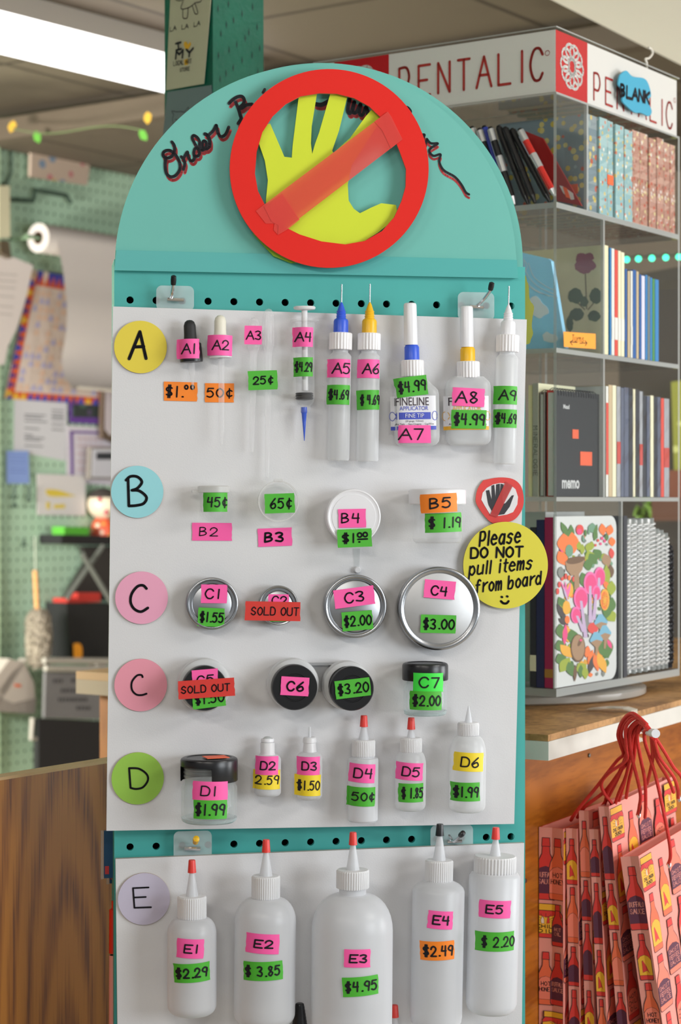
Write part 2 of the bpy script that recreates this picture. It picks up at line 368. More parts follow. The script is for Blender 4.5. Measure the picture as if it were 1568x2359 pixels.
def typeset(text, size, extrude=0.0, bold=0.0, font_scale_x=1.0):
    """printed lettering as verts/faces, centred, from the built-in typeface"""
    cu = bpy.data.curves.new('type', 'FONT'); cu.body = text; cu.size = size; cu.offset = bold; cu.align_x = 'CENTER'; cu.align_y = 'CENTER'; cu.resolution_u = 3
    o = bpy.data.objects.new('type', cu); sc.collection.objects.link(o); bpy.context.view_layer.update()
    me = bpy.data.meshes.new_from_object(o.evaluated_get(bpy.context.evaluated_depsgraph_get()))
    v = [(p.co.x*font_scale_x, p.co.y) for p in me.vertices]; f = [list(p.vertices) for p in me.polygons]
    bpy.data.objects.remove(o); bpy.data.curves.remove(cu); bpy.data.meshes.remove(me); return v, f
INK = P('marker_ink', 24, 22, 28, .6, spec=.25)
TAPE = {'pink': P('pink_tape', 253, 92, 168, .55), 'green': P('green_tape', 72, 176, 44, .55), 'orange': P('orange_tape', 250, 134, 26, .55), 'yellow': P('yellow_tape', 240, 212, 40, .55),
        'lime': P('bright_green_tape', 58, 222, 66, .55), 'coral': P('coral_sticker', 255, 100, 50, .5), 'red': P('red_tape', 208, 50, 40, .5), 'tan': P('tan_tape', 250, 170, 60, .5)}
def tape(it, cx, cy, w, h, col, text='', th=24, rot=0., tx=0., ty=0., lw=3.4, zf=None, z=0., name='price_label', parent=None, cond=.9, extra=None, label=None, seed=None, top=False, track=1.0, teeth=.9):
    """a strip of coloured tape with handwriting; cx.. are pixels of the photograph, zf the surface it clings to"""
    s = it.s; zz = zf if zf else (lambda x, y: z)
    c0 = it.loc(cx, cy, 0)
    zc = zz(c0.x, c0.y); c0 = it.loc(cx, cy, zc); a = math.radians(rot); ca, sa = math.cos(a), math.sin(a)
    nx, ny = 16, 6; hw, hh = w*s/2, h*s/2; rnd = random.Random(int(cx*7+cy)); v = []; f = []
    for j in range(ny+1):
        for i in range(nx+1):
            x = -hw+2*hw*i/nx; y = -hh+2*hh*j/ny
            if i in (0, nx): x += (rnd.uniform(-teeth, teeth))*s
            X = c0.x+x*ca-y*sa; Y = c0.y+x*sa+y*ca; v.append((X, Y, zz(X, Y)+.0005))
    for j in range(ny):
        for i in range(nx):
            q = j*(nx+1)+i; f.append([q, q+1, q+nx+2, q+nx+1])
    o = mesh(name, v, f, TAPE[col], parent or it.root, None, True)
    if text:
        pl = write(text, th*s, track, condense=cond, seed=seed or int(cx))
        xs = [p[0] for st in pl for p in st]; f = min(1., (.86 if not extra else .5)*w*s/(max(xs)-min(xs)))
        pl = rot2([[(p[0]*f, p[1]) for p in st] for st in pl], a)
        lim = max(0, (.97*w*s-f*(max(xs)-min(xs)))/2)/s; tx = max(-lim, min(lim, tx))
        pl = [[(p[0]+c0.x+(tx*ca)*s, p[1]+c0.y-ty*s) for p in st] for st in pl]
        if extra: pl += [[(c0.x+p[0]*s, c0.y-p[1]*s) for p in st] for st in extra]
        g = ribbons(Geo(), pl, lw*s, lambda x, y: zz(x, y)+.0009, step=3*s)
        g.build('handwriting', INK, o)
    if label: o['label'] = label
    return o
# ------------------------------------------------------------------ the place: axes of the room
R = Vector((.577, .817, 0)); Lx = Vector((-.817, .577, 0))
C9, S9 = math.cos(math.radians(9.0)), math.sin(math.radians(9.0))
BOARD = Plane(736, 1.955, (C9, S9))
WALL = Plane(150, 6.0, R)
BACK = Plane(693, 7.0, (.817, -.577))
POSTL = Plane(490, 2.55, (.7071, -.7071)); POSTR = Plane(490, 2.55, (.7071, .7071))
CEIL = 2.38
rotR = Matrix.Rotation(math.atan2(R.y, R.x), 4, 'Z')
def slab(name, x0, x1, y0, y1, z0, z1, m, M=None):
    return struct(Geo().box(x0, x1, y0, y1, z0, z1).build(name, m, None, M))
slab('floor', -5.5, 5.5, -5.5, 5.5, -.1, 0, wood('floor_boards', rgb(186, 172, 152), rgb(214, 202, 184), (.5, 6, 1)), Matrix.Translation((0, 2.6, 0)) @ rotR)
slab('ceiling', -5.5, 5.5, -5.5, 5.5, 0, .1, ceiling_boards('ceiling_paint', rgb(93, 81, 67), (.35, .3, .25, 1), rgb(66, 54, 42)), Matrix.Translation((0, 2.6, CEIL)) @ rotR)
m_pegwall = dotted_pegboard('green_pegboard', rgb(170, 200, 174, .92), rgb(92, 118, 96, .92), .0315, .0046)
slab('wall_left', -3.2, 1.2, -H, CEIL-H, -.1, 0, m_pegwall, WALL.M)
slab('wall_back', 0, 4.2, -H, CEIL-H, -.1, 0, P('taupe_wall', 106, 94, 82, .8, noise=.25, nscale=1.5), BACK.M)
# plain painted board at the far left edge of the pegboard, and the beam under the ceiling
c = WALL.hit(-4, 900); slab('trim_1', c.x-.25, c.x-.012, -H, CEIL-H, 0, .02, P('mint_board', 186, 212, 176, .6), WALL.M)
b0 = at_depth(28, 318, 4550*.95/837.)
bm = Matrix(((-Lx.x, R.x, 0, b0.x), (-Lx.y, R.y, 0, b0.y), (0, 0, 1, b0.z), (0, 0, 0, 1)))
beam = Geo().box(-.12, 3.2, 0, .05, 0, .055).build('ceiling_beam', P('beam_paint', 80, 67, 53, .7, noise=.15, nscale=4), None, bm); struct(beam)
# the lowered soffit over the photographer, top right
s0 = at_depth(1270, 0, 3.152); s1 = at_depth(1568, 150, 3.622); sd = (s1-s0).normalized(); sn = Vector((sd.y, -sd.x, 0))
sm_ = Matrix(((sd.x, -sn.x, 0, s0.x), (sd.y, -sn.y, 0, s0.y), (0, 0, 1, s0.z), (0, 0, 0, 1)))
so = Geo().box(-2.2, 3.0, -1.3, 0, 0, CEIL-s0.z).build('ceiling_soffit', P('soffit_paint', 222, 216, 206, .7), None, sm_); struct(so)
# fluorescent fixture
l0 = at_depth(0, 118, 4.01); l1 = at_depth(382, 210, 4.394); ld = Vector((l1.x-l0.x, l1.y-l0.y, 0)).normalized(); ln = Vector((-ld.y, ld.x, 0))
lm = Matrix(((ld.x, ln.x, 0, l0.x), (ld.y, ln.y, 0, l0.y), (0, 0, 1, H+.93), (0, 0, 0, 1)))
lt = empty('ceiling_light', lm); tag(lt, 'long white fluorescent tube fixture glowing on the brown ceiling, top left', 'ceiling light')
Geo().box(-.6, .78, -.035, .075, .055, .10).build('housing', P('lamp_housing', 190, 182, 172, .5), lt)
Geo().prism([(-.035, 0.012), (-.03, 0), (.07, 0), (.075, .012), (.075, .055), (-.035, .055)], -.6, .78).build('diffuser', glow('tube_glow', (1, .985, .96, 1), 2.3), lt, Matrix(((0, 0, 1, 0), (1, 0, 0, 0), (0, 1, 0, 0), (0, 0, 0, 1))))
# ------------------------------------------------------------------ green post
pc = POSTL.O; e1 = Vector((-.7071, .7071, 0))*.0965; e2 = Vector((.7071, .7071, 0))*.089
g = Geo(); q = [pc, pc+e2, pc+e1+e2, pc+e1]
g.prism([(p.x-pc.x, p.y-pc.y) for p in q], -H, CEIL-H)
rnd = random.Random(3)
for i in range(60):
    for j in range(7):
        px = 503+j*18+(i % 2)*6+rnd.uniform(-2, 2); py = -300+i*54+rnd.uniform(-4, 4)+(j*37) % 50
        if px > 600 or py > 700: continue
        a = POSTR.world(px, py, .0004)-pc; k = .0012; d = e2.normalized()*k
        g.add([a-d, a+Vector((0, 0, -.005)), a+d, a+Vector((0, 0, .006))], [[0, 1, 2, 3]], 1)
post = g.build('wooden_post', [P('dark_green_paint', 14, 96, 74, .38, noise=.3, nscale=14, bump=.5, bscale=120), P('incision', 8, 46, 40, .5)], None, Matrix.Translation(pc))
tag(post, 'dark green painted wooden post with rows of short cuts, behind the round sign top', 'post')
def sheet_on(plane, pts, w, name, mat, label, cat, group=None, thick=.0006):
    c = plane.hit(sum(p[0] for p in pts)/len(pts), sum(p[1] for p in pts)/len(pts), w)
    M = plane.M @ Matrix.Translation(c)
    loc = [(plane.hit(x, y, w)-c) for x, y in pts]
    g = Geo().prism([(p.x, p.y) for p in loc], 0, thick)
    o = g.build(name, mat, None, M)
    if label: tag(o, label, cat, group)
    o_loc = lambda x, y: plane.hit(x, y, w)-c
    return o, o_loc
def drawn(parent, o_loc, strokes, lw, z, name='drawing', mat=None, smooth=False):
    g = Geo(); pl = []
    for st in strokes:
        p = [o_loc(x, y) for x, y in st]; p = [Vector((q.x, q.y, 0)) for q in p]
        pl.append([(q.x, q.y) for q in (spline(p, 5) if smooth else p)])
    ribbons(g, pl, lw, z); return g.build(name, mat or INK, parent)
o, ol = sheet_on(POSTL, [(394, -30), (489, -30), (470, 193), (383, 208)], .003, 'sticker_sheet', P('cream_sticker', 178, 170, 146, .7), 'cream sheet of stickers reading LA LA LA on the green post', 'sheet')
zz = .0012
def cr(pts, sx, ox, oy): return [(ox+x/sx, oy+y/sx) for x, y in pts]
k = 6.272
drawn(o, ol, [cr(p, k, 370, 0) for p in ([(330, 20), (305, 130), (420, 110), (510, 40)], [(330, 135), (330, 250), (360, 270), (395, 250), (405, 110)], [(465, 80), (500, 190), (530, 205), (545, 180), (505, 50)], [(520, 40), (580, 30), (600, 0)], [(230, 0), (270, 15), (340, 0)])], .0011, zz, 'figure_drawing', smooth=True)
def along(plane, ol, text, x0, y0, x1, y1, th, lw, cond=.9, track=1., wob=.25, slant=.06):
    """lettering on a plane along the pixel line (x0,y0)-(x1,y1); th in pixels; fills the line"""
    a = ol(x0, y0); b = ol(x1, y1); d = b-a; s = abs(ol(x0, y0-th).y-a.y); pl = write(text, s, track, slant, wob, cond)
    xs = [p[0] for st in pl for p in st]; w0 = max(xs)-min(xs); f = d.length/max(w0, 1e-6); ux, uy = d.x/d.length, d.y/d.length
    m = (a+b)/2; mx = (max(xs)+min(xs))/2
    return [[(m.x+(p[0]-mx)*f*ux, m.y+(p[0]-mx)*f*uy+p[1]) for p in st] for st in pl]
g = Geo()
for t, p in (('LA', (393, 68, 407, 64)), ('LA', (420, 63, 435, 60)), ('LA', (448, 57, 462, 53))):
    ribbons(g, along(POSTL, ol, t, *p, 10, 0), .001, zz)
ribbons(g, [[tuple(ol(*q))[:2] for q in st] for st in ([(411, 99), (413, 114)], [(406, 101), (418, 98)], [(407, 116), (419, 113)])], .0028, zz)
for t, p, th, lw in (('MY', (406, 127, 446, 120), 17, .0032), ('LOCAL ART', (401, 147, 442, 141), 10, .0009), ('STORE', (416, 162, 438, 158), 8, .0008)):
    ribbons(g, along(POSTL, ol, t, *p, th, 0), lw, zz)
g.build('lettering', INK, o)
hp = [(430, 118), (424, 103), (426, 96), (431, 97), (434, 103), (439, 97), (441, 102), (437, 110)]
Geo().prism([(ol(*p).x, ol(*p).y) for p in hp], .0006, .0011).prism([(ol(*p).x, ol(*p).y) for p in [(425, 138), (433, 135), (434, 149), (426, 151)]], .0006, .0009).build('heart', P('mustard', 214, 160, 20, .6), o)
o, ol = sheet_on(POSTL, [(386, 212), (487, 196), (489, 230), (476, 420), (365, 420)], .003, 'sticker_card', P('slate_card', 96, 108, 112, .6), 'blue grey card with a cat drawing on the post, under the cream sheet', 'card')
drawn(o, ol, [cr(p, 6.03, 360, 180) for p in ([(245, 640), (235, 560), (250, 510), (225, 460), (290, 470), (350, 465), (400, 470), (455, 405), (450, 470)], [(270, 572), (285, 580), (300, 572)])], .0009, zz, 'cat_drawing', smooth=True)
# ------------------------------------------------------------------ display stand with pegboard
TEAL = P('teal_pegboard', 70, 172, 166, .5, noise=.05, nscale=30); TEAL2 = P('teal_board', 104, 182, 171, .55, noise=.03, nscale=8)
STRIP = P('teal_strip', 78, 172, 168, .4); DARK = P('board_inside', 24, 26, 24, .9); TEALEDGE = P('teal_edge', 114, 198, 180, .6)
stand = empty('display_stand', BOARD.M @ Matrix.Translation((0, -H, 0)))
tag(stand, 'tall teal pegboard stand with a rounded header and white sample boards', 'display stand')
I9 = BOARD.M.inverted(); offs = Vector((0, H, 0))
def bl(x, y, w=0.):
    return BOARD.hit(x, y, w)+offs
uL, uR = bl(263, 1155).x, bl(1209, 1155).x; vT = bl(736, 606).y
h0 = bl(299.5, 691); pit = .0254; ncol, nrow = 16, 26; hr = .0036
g = Geo(); cx0 = h0.x-pit/2; cyT = h0.y+pit/2; SEG = 16
for r_ in range(nrow):
    for c_ in range(ncol):
        x, y = h0.x+c_*pit, h0.y-r_*pit; vs = []
        for i in range(SEG):
            a = 2*PI*i/SEG+PI/4; cs, sn_ = math.cos(a), math.sin(a); mm = max(abs(cs), abs(sn_))
            vs.append((x+pit/2*cs/mm, y+pit/2*sn_/mm, 0))
        vs += [(x+hr*math.cos(2*PI*i/SEG+PI/4), y+hr*math.sin(2*PI*i/SEG+PI/4), 0) for i in range(SEG)]
        vs += [(p[0], p[1], -.006) for p in vs[SEG:2*SEG]]
        g.add(vs, [[i, (i+1) % SEG, SEG+(i+1) % SEG, SEG+i] for i in range(SEG)]+[[SEG+i, SEG+(i+1) % SEG, 2*SEG+(i+1) % SEG, 2*SEG+i] for i in range(SEG)])
xa, xb, yb = cx0, cx0+ncol*pit, cyT-nrow*pit
for x0, x1, y0, y1 in ((uL, uR, cyT, vT), (uL, xa, yb, cyT), (xb, uR, yb, cyT), (uL, uR, .02, yb)):
    g.add([(x0, y0, 0), (x1, y0, 0), (x1, y1, 0), (x0, y1, 0)], [[0, 1, 2, 3]])
g.build('pegboard', TEAL, stand)
g = Geo(); g.box(uL, uL+.012, 0, vT, -.056, -.0005); g.build('side_panel', TEAL, stand)
g = Geo(); g.box(uR-.012, uR, 0, vT, -.056, -.0005); g.build('side_panel', TEAL, stand)
Geo().box(uL+.012, uR-.012, .0, vT, -.034, -.028).build('inner_board', DARK, stand)  # dark sheet put behind the holes as the shade inside the stand
Geo().box(uL+.012, uR-.012, 0, vT, -.056, -.05).build('back_panel', TEAL, stand)
Geo().box(uL+.012, uR-.012, 0, .02, -.05, 0).build('base', TEAL, stand)
def arch(cx, cy, r, w0, w1, ends, mi=0):
    pts = [bl(cx+r*math.cos(a), cy-r*math.sin(a), w1) for a in [PI*i/64 for i in range(65)]]
    return [(p.x, p.y) for p in pts]+[(bl(x, y, w1).x, bl(x, y, w1).y) for x, y in ends]
head = Geo().prism(arch(727, 611, 462, -.004, .004, [(265, 622), (1190, 640)]), -.004, .004, 0, 1).build('header_board', [TEAL2, TEALEDGE], stand)
Geo().prism(arch(742, 607, 463, -.03, -.026, [(279, 640), (1205, 645)]), -.034, -.028, 0, 1).build('rear_header_board', [TEAL2, TEALEDGE], stand)
q = [bl(*p, .0055) for p in ((268, 576), (1190, 599), (1193, 641), (263, 623))]
Geo().prism([(p.x, p.y) for p in q], .0042, .0062).build('header_strip', STRIP, stand)
# cursive lettering, black with a red shadow
k5 = lambda pts: [(360+x/6.03, 180+y/6.03) for x, y in pts]
k6 = lambda pts: [(700+x/3.92, 180+y/3.92) for x, y in pts]
let = [(k5([(215, 885), (250, 940), (250, 1020), (215, 1085), (150, 1110), (100, 1085), (95, 1040), (130, 1008), (190, 1005), (240, 1040), (290, 1100), (325, 1180), (325, 1270), (270, 1350), (200, 1370), (145, 1330), (125, 1250), (125, 1150), (140, 1105)]), 5.6),
 (k5([(345, 1090), (380, 1130), (395, 1190), (375, 1270)]), 5.2), (k5([(380, 1110), (430, 1025), (440, 1080), (470, 1140), (500, 1150), (530, 1110), (520, 1040), (540, 975), (585, 990), (600, 1050), (570, 1085), (535, 1080)]), 5.4),
 (k5([(590, 1000), (530, 900), (498, 830), (520, 795), (570, 825), (600, 880), (600, 950), (640, 1005), (690, 950), (690, 890), (660, 870), (640, 910), (650, 970), (700, 985), (740, 950)]), 5.2),
 (k5([(675, 775), (715, 800), (740, 870), (738, 945)]), 6.5), (k5([(715, 800), (790, 730), (830, 655), (840, 700), (860, 770), (900, 812), (960, 780), (1005, 680)]), 5.6),
 (k5([(1010, 350), (1060, 300), (1130, 258), (1190, 255), (1220, 300), (1205, 360), (1150, 412), (1185, 418), (1250, 372), (1330, 362)]), 6.), (k5([(1100, 330), (1140, 430), (1165, 520), (1175, 565), (1135, 630)]), 6.),
 (k5([(1505, 155), (1480, 200)]), 5.), (k6([(105, 235), (160, 240), (222, 208)]), 8.), (k6([(415, 180), (395, 290), (420, 315), (455, 215), (440, 300), (470, 310), (510, 235), (500, 320), (530, 330), (560, 260), (575, 330)]), 6.5),
 (k6([(915, 258), (955, 262), (985, 300), (970, 332)]), 4.), (k6([(1070, 515), (1108, 512), (1085, 570), (1110, 600), (1130, 550)]), 4.5),
 (k6([(1130, 550), (1165, 588), (1228, 590), (1165, 632), (1152, 665), (1190, 702), (1252, 688), (1240, 750), (1280, 830), (1380, 890), (1440, 960), (1480, 1030), (1510, 1050)]), 4.2)]
g = Geo(); sB = 1.94/F
for pts, lw in let:
    for (dx, dy), mi, w in (((3.5, 8), 1, .0043), ((0, 0), 0, .0047)):
        if pts[0][0] > 900: dx = -5
        pl = [(bl(x+dx, y+dy, w).x, bl(x+dx, y+dy, w).y) for x, y in pts]
        pl = [(p.x, p.y) for p in spline([Vector((a, b, 0)) for a, b in pl], 5)]
        ribbons(g, [pl], lw*1.28*sB, w, mi)
g.build('lettering', [P('marker_black', 24, 26, 36, .5), P('marker_red', 200, 66, 70, .5)], head)
# ------------------------------------------------------------------ no-touching sign
sg = Item(BOARD, 'no_touching_sign', 'big round prohibition sign, red ring over a yellow hand, on the teal header', 'sign', 758, 388, .006)
RED = P('red_card', 222, 34, 24, .6, spec=.25); YEL = P('yellow_card', 206, 220, 36, .55); CARDEDGE = P('card_edge', 170, 120, 96, .8)
n = 112; g = Geo(); rnd = random.Random(5)
inner = [(587, 400), (591, 350), (604, 305), (628, 268), (658, 240), (692, 222), (735, 215), (775, 216), (815, 226), (850, 245), (880, 274), (905, 312), (920, 348), (935, 390), (934, 430), (925, 462), (908, 500), (880, 532), (840, 555), (795, 563), (740, 556), (690, 540), (650, 520), (614, 480), (594, 440)]
ins = []
for i in range(len(inner)):
    a, b = inner[i], inner[(i+1) % len(inner)]
    for t in range(4): ins.append((a[0]+(b[0]-a[0])*t/4, a[1]+(b[1]-a[1])*t/4))
ins.sort(key=lambda p: math.atan2(-(p[1]-388), p[0]-758)); n = len(ins)
outp = []
for p in ins:
    a = math.atan2(-(p[1]-388), p[0]-758); outp.append((758+229*math.cos(a), 388-229*math.sin(a)))
V = []
for z in (.0095, .0125):
    for ring in (outp, ins):
        for x, y in ring:
            q = sg.loc(x, y, .0125); V.append((q.x, q.y, z))
Fc = []; fm = []
for i in range(n):
    j = (i+1) % n
    Fc += [[2*n+i, 2*n+j, 3*n+j, 3*n+i][::-1], [i, j, n+j, n+i], [i, 2*n+i, 2*n+j, j][::-1], [n+i, n+j, 3*n+j, 3*n+i][::-1]]; fm += [0, 0, 1, 1]
mesh('ring', V, Fc, [RED, CARDEDGE], sg.root, fm=fm)
hand = [(592, 318), (606, 290), (622, 284), (655, 361), (672, 363), (674, 335), (688, 222), (692, 200), (734, 200), (729, 222), (718, 290), (716, 330), (719, 354), (726, 330), (735, 305), (760, 218), (765, 195), (806, 195), (800, 222), (781, 300), (765, 347), (768, 352), (806, 318), (842, 268), (858, 250), (880, 262), (872, 285), (810, 380), (801, 425), (803, 462), (815, 481), (829, 491), (855, 478), (878, 468), (912, 472), (915, 490), (900, 512), (870, 536), (838, 556), (800, 566), (750, 562), (700, 548), (664, 530), (640, 505), (612, 466), (617, 415), (610, 370)]
hl = [sg.loc(x, y, .007) for x, y in hand]
Geo().prism([(p.x, p.y) for p in hl], .005, .0065, 0, 1).build('hand', [YEL, P('card_edge_dark', 120, 120, 40, .8)], sg.root)
sg2 = [(583, 540), (605, 560), (640, 583), (655, 598), (640, 600), (600, 566)]
RT = see_through('red_translucent_tape', .80, rgb(222, 56, 46), .5)
for nm, pts, z in (('bar_tape', [(589, 486), (602, 476), (893, 257), (901, 268), (927, 321), (640, 541), (630, 530), (632, 515), (612, 515)], .0131), ('bar_tape', [(608, 476), (650, 446), (690, 506), (663, 528), (640, 541), (641, 519), (625, 510)], .0135), ('bar_tape', [(862, 280), (893, 257), (903, 275), (927, 321), (900, 342), (880, 300)], .0136)):
    q = [sg.loc(x, y, z) for x, y in pts]; Geo().sheet([(p.x, p.y) for p in q], z).build(nm, RT, sg.root)
# a card scrap showing under the ring's lower left
q = [sg.loc(x, y, .004) for x, y in [(582, 538), (600, 545), (650, 585), (690, 604), (670, 606), (630, 590)]]
Geo().prism([(p.x, p.y) for p in q], .001, .0045).build('card_scrap', P('lime_card', 150, 190, 40, .6), sg.root)
# ------------------------------------------------------------------ white sample boards
PW = .016
WHITE = P('white_board', 214, 214, 216, .62, noise=.015, nscale=25, bump=.06, bscale=700); WEDGE = P('white_board_edge', 188, 184, 176, .8)
TABM = see_through('hang_tab_plastic', .35, rgb(214, 226, 228), .3)
def panel(name, label, pts, tabs):
    c = BOARD.hit(736, (pts[0][1]+pts[2][1])/2, .010); r = empty(name, BOARD.M @ Matrix.Translation(c)); tag(r, label, 'board', 'white sample boards on the teal stand')
    q = [BOARD.hit(x, y, PW)-c for x, y in pts]
    Geo().prism([(p.x, p.y) for p in q], 0, PW-.010, 0, 1).build('board', [WHITE, WEDGE], r)
    for x0, y0, x1, y1 in tabs:
        a = BOARD.hit(x0, y0, .011)-c; b = BOARD.hit(x1, y1, .011)-c
        Geo().prism(rrect(a.x, b.y, b.x, a.y, .0055), -.0005, -.0013).build('hang_tab', TABM, r)
    return r
panel('upper_sample_board', 'upper white board with sample rows A to D, hung on the teal pegboard', [(260, 706), (1213, 736), (1184, 1898), (245, 1914)], [(360, 657, 447, 716), (1055, 672, 1139, 738)])
panel('lower_sample_board', 'lower white board with big squeeze bottles of row E', [(266, 1979), (1207, 1942), (1200, 2500), (272, 2500)], [(400, 1916, 488, 1985), (992, 1902, 1090, 1955)])
CHROME = principled('chrome', (.72, .72, .74, 1), .18, 1.0); BLACKP = P('black_plastic', 22, 22, 24, .35); RUB = P('black_rubber', 30, 30, 32, .6)
def hook(label, bar, stem, tip, group='pegboard hooks holding the white boards', tipr=.0026):
    r = empty('pegboard_hook', BOARD.at(bar[0][0], bar[0][1], .0)); tag(r, label, 'hook', group); I = r.matrix_basis.inverted() @ BOARD.M
    P3 = lambda pts: [I @ BOARD.hit(x, y, w) for x, y, w in pts]
    g = Geo().tube(P3([(bar[0][0], bar[0][1], .0148), (bar[1][0], bar[1][1], .0148)]), .0019, 8)
    m_ = ((bar[0][0]+bar[1][0])/2, (bar[0][1]+bar[1][1])/2)
    g.tube(P3([(m_[0], m_[1], .0), (m_[0], m_[1], .0148)]), .0017, 8)
    g.tube(spline(P3(stem), 6), .0016, 8); g.build('rod', CHROME, r, smooth=True)
    t = P3(tip); Geo().tube([t[0], t[0]+(t[-1]-t[0])*.06, t[0]+(t[-1]-t[0])*.5, t[0]+(t[-1]-t[0])*.9, t[-1]], [tipr*.9, tipr, tipr*1.1, tipr, tipr*.4], 12).build('rubber_tip', BLACKP, r, smooth=True)
hook('chrome hook with black tip holding the left tab above disc A', [(385, 689), (423, 691)], [(394, 687, .0148), (397, 672, .022), (399, 655, .026)], [(399, 656, .026), (400, 634, .03)])
hook('chrome hook with black tip holding the right tab of the upper board', [(1082, 706), (1113, 708)], [(1098, 704, .0148), (1112, 692, .022), (1126, 674, .028), (1130, 666, .03)], [(1129, 668, .03), (1133, 650, .034)])
hook('chrome hook with black tip between the two white boards', [(1030, 1938), (1063, 1937)], [(1034, 1925, .0148), (1044, 1938, .024), (1056, 1930, .034), (1063, 1922, .038)], [(1060, 1925, .038), (1067, 1918, .046)])
r = empty('push_pin', BOARD.at(450, 1936, 0)); tag(r, 'yellow push pin on a metal bar holding the lower board tab', 'push pin'); I = r.matrix_basis.inverted() @ BOARD.M
P3 = lambda pts: [I @ BOARD.hit(x, y, w) for x, y, w in pts]
Geo().tube(P3([(424, 1954, .014), (461, 1955, .014)]), .0022, 8).tube(P3([(440, 1954, 0), (440, 1954, .014)]), .0015).build('bar', CHROME, r, smooth=True)
a = P3([(449, 1944, .0148), (452, 1932, .034)]); d = a[1]-a[0]
Geo().tube([a[0]+d*t for t in (0, .35, .36, .55, .8, 1, 1.05)], [.0009, .0016, .0028, .0026, .0034, .003, .0006], 14).build('pin_head', P('pin_yellow', 242, 190, 30, .35), r, smooth=True)
# ------------------------------------------------------------------ lettered discs on the boards
def disc(label, cx, cy, r, col, strokes, lw, rot=0, name='letter_disc', group='lettered paper discs naming the rows', w=PW+.0015, ink=True, ry=None):
    it = Item(BOARD, name, label, 'disc', cx, cy, w, group=group)
    Geo().prism(circle(0, 0, r*it.s, (ry or r)*it.s, 72), -.0012, .0008, 0, 1).build('paper_disc', [col, P('paper_edge', 176, 150, 120, .8)], it.root)
    g = Geo()
    for st in strokes:
        pl = [tuple(it.loc(x, y, .001))[:2] for x, y in st]
        ribbons(g, [pl], lw*it.s, .0013, step=4*it.s, cap=12)
    g.build('marker_letter', INK, it.root); return it
def sp(pts, n=6): return [(p.x, p.y) for p in spline([Vector((a, b, 0)) for a, b in pts], n)]
z1 = lambda pts: [(240+x/3.136, 600+y/3.136) for x, y in pts]
z3 = lambda pts: [(240+x/3.136, 1080+y/3.136) for x, y in pts]
z5 = lambda pts: [(240+x/3.136, 1480+y/3.136) for x, y in pts]
z7 = lambda pts: [(240+x/3.136, 1880+y/3.136) for x, y in pts]
disc('yellow paper disc with a black letter A at the upper left of the white board', 323.5, 799.5, 60.5, P('disc_yellow', 226, 206, 66, .6), [z1([(180, 710), (258, 515), (302, 708)]), z1([(218, 625), (285, 622)])], 7.4)
disc('pale blue paper disc with a black letter B, second disc from the top', 316, 1133, 60, P('disc_blue', 148, 212, 220, .6), [z3([(172, 70), (178, 268)]), sp(z3([(158, 82), (190, 55), (240, 58), (272, 95), (240, 140), (200, 155)])), sp(z3([(200, 155), (255, 160), (305, 205), (285, 250), (230, 265), (178, 268)]))], 6.4)
disc('pink paper disc with a bold letter C beside the silver tins', 326, 1377, 60.5, P('disc_pink', 232, 162, 190, .6), [sp(z3([(305, 865), (280, 842), (240, 850), (200, 900), (190, 960), (215, 1010), (265, 1032), (315, 1005)]))], 6.2)
disc('pink paper disc with a thin letter C beside the black jar lids', 324, 1578, 60.5, P('disc_rose', 230, 150, 168, .6), [sp(z5([(277, 250), (268, 235), (235, 240), (200, 285), (200, 340), (230, 375), (270, 380), (305, 370)]))], 4.4)
disc('lime green paper disc with a letter D left of the empty glass jar', 317, 1793, 60, P('disc_lime', 148, 196, 74, .6), [z5([(180, 910), (190, 1048)]), sp(z5([(180, 908), (250, 912), (305, 950), (315, 995), (280, 1045), (230, 1058), (190, 1050)]))], 4.6)
disc('lavender paper disc with a letter E on the lower white board', 331.5, 2070.5, 59.8, P('disc_lavender', 192, 186, 206, .6), [z7([(208, 520), (218, 660)]), z7([(208, 520), (320, 515)]), z7([(212, 588), (300, 584)]), z7([(218, 662), (338, 658)])], 3.8)
# big yellow notice, partly behind the largest tin
it = disc('large yellow paper disc with the handwritten request DO NOT pull items from board', 1164, 1302, 100, P('notice_yellow', 214, 204, 58, .55), [], 4, name='notice_disc', group=None, w=PW+.006)
it.root['category'] = 'notice'
z8 = lambda pts: [(1068+x/3.136, 1100+y/3.136) for x, y in pts]
g = Geo(); s = it.s
def line(text, x0, y0, x1, y1, th, lw, **k):
    ribbons(g, along(BOARD, lambda x, y: it.loc(x, y, .001), text, x0, y0, x1, y1, th, 0, **k), lw*s, .0013, step=4*s)
line('Please', 1104, 1242, 1198, 1232, 32, 4.6, slant=.18); line('DO NOT', 1084, 1274, 1204, 1270, 23, 4.8, cond=.9)
line('pull items', 1079, 1311, 1225, 1296, 29, 4.2, slant=.15, cond=.8); line('from board', 1097, 1351, 1246, 1331, 29, 4.1, slant=.12, cond=.85)
for pts in (z8([(272, 862), (277, 864)]), z8([(311, 858), (316, 860)]), sp(z8([(268, 893), (285, 908), (308, 909), (323, 893)]))):
    ribbons(g, [[tuple(it.loc(x, y, .001))[:2] for x, y in pts]], 5.2*s, .0013)
g.build('handwriting', INK, it.root)
